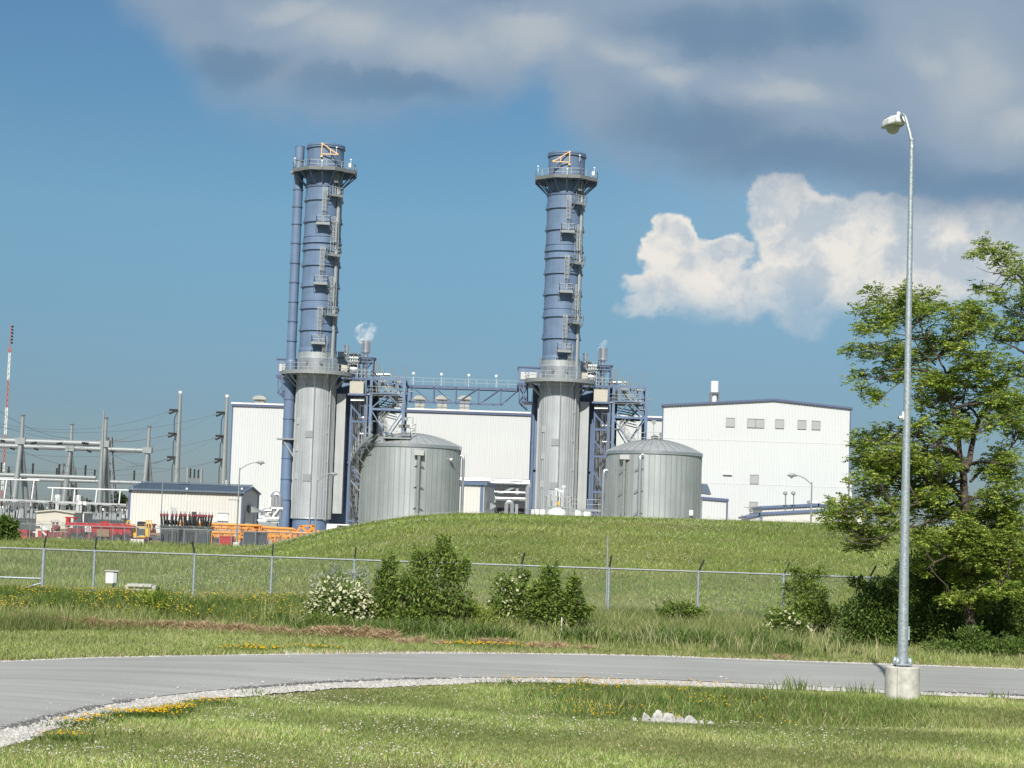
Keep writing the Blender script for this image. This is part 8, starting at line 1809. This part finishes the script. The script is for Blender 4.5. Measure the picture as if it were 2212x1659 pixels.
def shrub(label, blobs, Y, n, leaf, key='mid', flowers_=None, name='shrub', base_px=None, stems=8, grp=None, flat=.7, fkey=(.52, .52, .34), flen=None):
    """blobs: (x, y, rx, ry) in the 2212 px picture"""
    C = []; cs = []
    tot = sum(b[2] * b[3] for b in blobs); bx = base_px or (np.mean([b[0] for b in blobs]), max(b[1] + b[3] for b in blobs)); g_ = W(*bx, Y); gz = float(H(g_.x, Y)); base = Vector((g_.x, Y, gz)); k = thing(name, label, 'shrub', base, grp)
    st = MB(); rnd = random.Random(int(bx[0])); F_ = []
    for (x, y, rx, ry) in blobs:
        c = W(x, y, Y); hx = rx * Y / FPX; hz = ry * Y / FPX; m_ = int(n * rx * ry / tot)
        d = rng.standard_normal((m_, 3)); d /= np.linalg.norm(d, axis=1)[:, None]; rr = rng.random(m_) ** .42; lump = .58 + .85 * fbm(d[:, 0] * 2 + x, d[:, 2] * 2 + y, .9)
        P = np.array(tuple(c)) + d * (rr * lump)[:, None] * np.array([hx, hx * .85, hz]); C.append(P); cs.append(np.concatenate([d], 0))
        for i in range(max(2, stems // len(blobs))):
            q = c + Vector((rnd.gauss(0, hx * .45), rnd.gauss(0, hx * .4), hz * rnd.uniform(.1, .85))); p0 = base + Vector(((c.x - base.x) * .45 + rnd.gauss(0, .12), rnd.gauss(0, .12), -.05)); st.tube(fork_curve(p0, q, .06, 5, rnd), [.028, .024, .019, .014, .009, .005], 5, cap=False)
        if flowers_:
            f_ = int(flowers_ * rx * ry / tot); dd = rng.standard_normal((f_, 3)); dd[:, 2] = np.abs(dd[:, 2]) * .9 - .15; dd[:, 1] = -np.abs(dd[:, 1]) * .8; dd /= np.linalg.norm(dd, axis=1)[:, None]; F_.append(np.array(tuple(c)) + dd * np.array([hx, hx * .85, hz]) * (.86 + .22 * rng.random((f_, 1))))
    # stray shoots that break the outline
    for i in range(max(3, int(6 + tot ** .5 / 5))):
        x, y, rx, ry = rnd.choice(blobs); c = W(x, y, Y); hx = rx * Y / FPX; hz = ry * Y / FPX
        d = Vector((rnd.gauss(0, 1), rnd.gauss(-.2, .6), abs(rnd.gauss(.5, .6)))); d.normalize(); e_ = c + Vector((d.x * hx, d.y * hx * .8, d.z * hz)) * rnd.uniform(1.1, 1.5) + Vector((0, 0, .08)); cv = fork_curve(c, e_, .07, 8, rnd)
        st.tube(cv, [.012 - .0012 * j for j in range(9)], 4, cap=False); q_ = rnd.randint(14, 30)
        C.append(np.array([tuple(cv[rnd.randint(3, 8)] + Vector((rnd.gauss(0, .03), rnd.gauss(0, .03), rnd.gauss(0, .03)))) for _ in range(q_)])); cs.append(np.tile(np.array([tuple(d)]), (q_, 1)))
    st.build('stems', M_twig, k)
    C = np.concatenate(C); dirs = np.concatenate(cs); k_ = C[:, 2] > gz + .02; C, dirs = C[k_], dirs[k_]; m_ = len(C)
    D = dirs * .7 + rng.normal(0, .55, (m_, 3)); D[:, 2] += .05; D /= np.linalg.norm(D, axis=1)[:, None]
    leaf_mesh('foliage', C, D, leaf * (.7 + .6 * rng.random(m_)), leaf * (.36 + .2 * rng.random(m_)) if flen is None else leaf * flen * (.8 + .4 * rng.random(m_)), pick(m_, key, .45), k)
    if F_:
        P = np.concatenate(F_); P = P[P[:, 2] > gz + .1]; m_ = len(P); s_ = 6; a = np.arange(s_) * 2 * np.pi / s_; ring = np.stack([np.cos(a), np.sin(a), np.zeros(s_)], 1)
        sz = (.028 + .026 * rng.random(m_)); V = np.concatenate([ring, [[0, 0, .35]]])[None] * sz[:, None, None]; tilt = rng.normal(0, .45, (m_, 2)); V[:, :, 2] += V[:, :, 0] * tilt[:, :1] + V[:, :, 1] * (tilt[:, 1:] + .55); V = V + P[:, None, :] - np.array(tuple(base))
        F = np.array([(i, (i + 1) % s_, s_) for i in range(s_)]); idx = (F[None] + (np.arange(m_) * (s_ + 1))[:, None, None]).ravel(); col_ = np.array([fkey]) * (.75 + .4 * rng.random((m_, 1)))
        o = npmesh('blossoms', V.reshape(-1, 3), np.full(m_ * s_, 3), idx, M_petal, np.repeat(col_, s_ + 1, 0)); o.parent = k
    return k
SG = 'shrubs before the near fence'
shrub('silver leaved willow shoots rising behind the white flowering shrub', [(700, 1262, 26, 26), (740, 1250, 24, 30), (778, 1252, 22, 28), (826, 1240, 14, 28)], 61, 1100, .13, 'silver', None, 'willow_shrub', (745, 1345), 14, SG, flen=.22)
shrub('rounded dark shrub covered in creamy white flower heads', [(735, 1300, 66, 52), (700, 1310, 42, 40), (775, 1315, 38, 46), (735, 1335, 72, 32), (690, 1345, 40, 24)], 55.4, 6500, .10, 'mid', 520, 'flowering_shrub', (737, 1372), 10, SG)
shrub('small dark feathery shrub at the foot of the white flowering one', [(690, 1350, 40, 26), (725, 1358, 34, 20)], 54.5, 2600, .07, 'mid', None, 'low_shrub', (700, 1378), 6, SG)
shrub('tall green sapling with a ragged leaning crown, tallest before the fence', [(920, 1265, 62, 52), (955, 1205, 32, 28), (905, 1215, 20, 26), (985, 1240, 26, 26), (1008, 1228, 12, 16), (880, 1268, 26, 24), (930, 1325, 60, 40), (890, 1335, 44, 36), (985, 1300, 40, 28), (960, 1182, 16, 12)], 55.2, 6500, .12, 'mid', None, 'sapling', (930, 1372), 22, SG)
shrub('slim green sapling between the flowering shrub and the tallest one', [(842, 1228, 16, 22), (832, 1252, 22, 20), (850, 1285, 30, 28), (835, 1320, 36, 34), (860, 1345, 50, 28), (818, 1290, 16, 24)], 55.6, 4800, .11, 'mid', None, 'sapling', (845, 1372), 12, SG)
shrub('loose lighter shrub with few cream flowers left of the dark one', [(1090, 1262, 24, 22), (1115, 1285, 34, 26), (1085, 1310, 32, 26), (1110, 1330, 46, 22), (1070, 1330, 22, 18), (1130, 1250, 10, 18)], 56.6, 4200, .10, 'mid', 70, 'flowering_shrub', (1100, 1356), 10, SG)
shrub('dense dark green shrub with a pointed top', [(1185, 1275, 30, 36), (1190, 1245, 16, 20), (1200, 1310, 52, 34), (1235, 1300, 28, 30), (1165, 1300, 30, 34), (1242, 1268, 14, 20), (1205, 1335, 50, 18), (1262, 1322, 18, 14)], 56.2, 5600, .125, 'mid', None, 'dark_shrub', (1200, 1362), 10, SG)
shrub('pale green feathery weed clump between the sapling and the loose shrub', [(1015, 1320, 30, 24), (1045, 1335, 26, 20), (1030, 1352, 40, 14)], 55.5, 2200, .12, 'locust', None, 'low_shrub', (1028, 1366), 8, SG, flen=.25)
shrub('airy green shrub with arching sprays in front of the fence at the right', [(1740, 1290, 46, 42), (1735, 1250, 22, 22), (1765, 1240, 18, 10), (1700, 1268, 14, 10), (1775, 1282, 20, 14), (1755, 1325, 50, 30), (1795, 1330, 40, 24), (1715, 1238, 10, 8)], 60, 5200, .10, 'mid', None, 'airy_shrub', (1748, 1362), 14, SG)
shrub('low shrub dotted with cream flowers below the airy one', [(1690, 1335, 36, 22), (1685, 1365, 42, 30), (1720, 1360, 36, 30), (1660, 1385, 22, 16)], 57, 4200, .10, 'mid', 60, 'flowering_shrub', (1690, 1398), 8, SG)
shrub('dark leafy mound in the tall grass below the fence', [(1475, 1314, 36, 12), (1500, 1325, 30, 10), (1440, 1322, 26, 9)], 60, 1800, .09, 'mid', None, 'low_shrub', (1485, 1342), 6, SG)
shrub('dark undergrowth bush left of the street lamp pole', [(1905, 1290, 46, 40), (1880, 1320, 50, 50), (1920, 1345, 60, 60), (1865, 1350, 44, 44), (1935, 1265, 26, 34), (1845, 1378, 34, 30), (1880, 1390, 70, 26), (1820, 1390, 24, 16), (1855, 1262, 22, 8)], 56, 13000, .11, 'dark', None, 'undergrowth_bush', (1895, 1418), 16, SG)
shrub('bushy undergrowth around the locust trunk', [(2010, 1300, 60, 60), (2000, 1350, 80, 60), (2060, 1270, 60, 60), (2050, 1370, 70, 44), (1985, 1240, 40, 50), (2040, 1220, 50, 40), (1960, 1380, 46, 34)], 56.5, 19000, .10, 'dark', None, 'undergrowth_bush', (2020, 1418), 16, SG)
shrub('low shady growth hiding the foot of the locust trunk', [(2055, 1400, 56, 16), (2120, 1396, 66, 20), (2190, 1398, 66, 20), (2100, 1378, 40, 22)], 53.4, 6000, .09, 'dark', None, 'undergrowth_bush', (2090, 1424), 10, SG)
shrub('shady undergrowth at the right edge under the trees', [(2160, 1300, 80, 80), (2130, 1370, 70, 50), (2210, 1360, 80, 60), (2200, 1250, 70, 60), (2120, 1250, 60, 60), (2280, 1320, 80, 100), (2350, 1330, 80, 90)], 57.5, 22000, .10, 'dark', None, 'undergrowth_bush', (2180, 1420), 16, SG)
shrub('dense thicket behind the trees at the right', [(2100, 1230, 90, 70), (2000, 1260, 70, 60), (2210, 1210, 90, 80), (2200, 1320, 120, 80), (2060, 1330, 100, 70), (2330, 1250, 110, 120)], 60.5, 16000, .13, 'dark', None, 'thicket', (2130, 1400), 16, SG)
shrub('round green bush at the left edge before the plant yard', [(15, 1145, 20, 24), (5, 1135, 24, 20), (-20, 1150, 40, 26), (28, 1155, 12, 12)], 215, 3500, .45, 'dark', None, 'bush', (5, 1172), 6)
shrub('patch of rhubarb leaved weeds in the flowering band', [(325, 1318, 14, 22), (318, 1330, 18, 12), (338, 1312, 8, 20)], 57, 260, .32, 'locust', None, 'weed_clump', (326, 1345), 6, SG, flen=.16)
for i, (x, y, rx, ry, Y, lab) in enumerate(((258, 1090, 20, 22, 520, 'round dark tree beyond the switchyard, left of the warehouse'), (160, 1092, 26, 18, 560, 'wide dark tree behind the two white drums'), (135, 1100, 20, 14, 540, 'small dark tree left of the right white drum'), (275, 1110, 10, 14, 520, 'small dark tree touching the warehouse left corner'), (80, 1108, 30, 12, 600, 'low dark tree between the two left A frames'), (215, 1106, 16, 12, 600, 'low dark tree by the slender mast foot'), (20, 1106, 24, 12, 620, 'low dark tree at the far left edge'))):
    c = W(x, y, Y); k = shrub(lab, [(x, y, rx, ry), (x - rx * .4, y + ry * .3, rx * .6, ry * .7), (x + rx * .45, y + ry * .25, rx * .55, ry * .7)], Y, 1500, 1.0, 'far', None, 'distant_tree', (x, 1128), 6, 'trees beyond the switchyard'); k['category'] = 'tree'
# loose weeds poking up along the near road edge
X = []; 
for (x, y, h_) in ((1700, 1494, .34), (1722, 1493, .4), (1738, 1494, .3), (1840, 1500, .28), (1860, 1500, .34), (1880, 1503, .22), (2010, 1512, .2), (2150, 1508, .2), (1655, 1492, .2), (1255, 1482, .2), (560, 1500, .18), (290, 1590, .14), (205, 1592, .16)):
    g_ = G(x, y); 
    for j in range(26): X.append((g_.x + random.gauss(0, .12), g_.y + random.gauss(0, .12), h_ * random.uniform(.4, 1)))
X = np.array(X); o = blades('weeds', X[:, 0], X[:, 1], X[:, 2], np.full(len(X), .02), np.full(len(X), .4), mixcol(len(X), [GREEN, DEEP], [1, 1])); tag(o, 'thin upright weeds along the near edge of the road', 'weeds', kind='stuff')
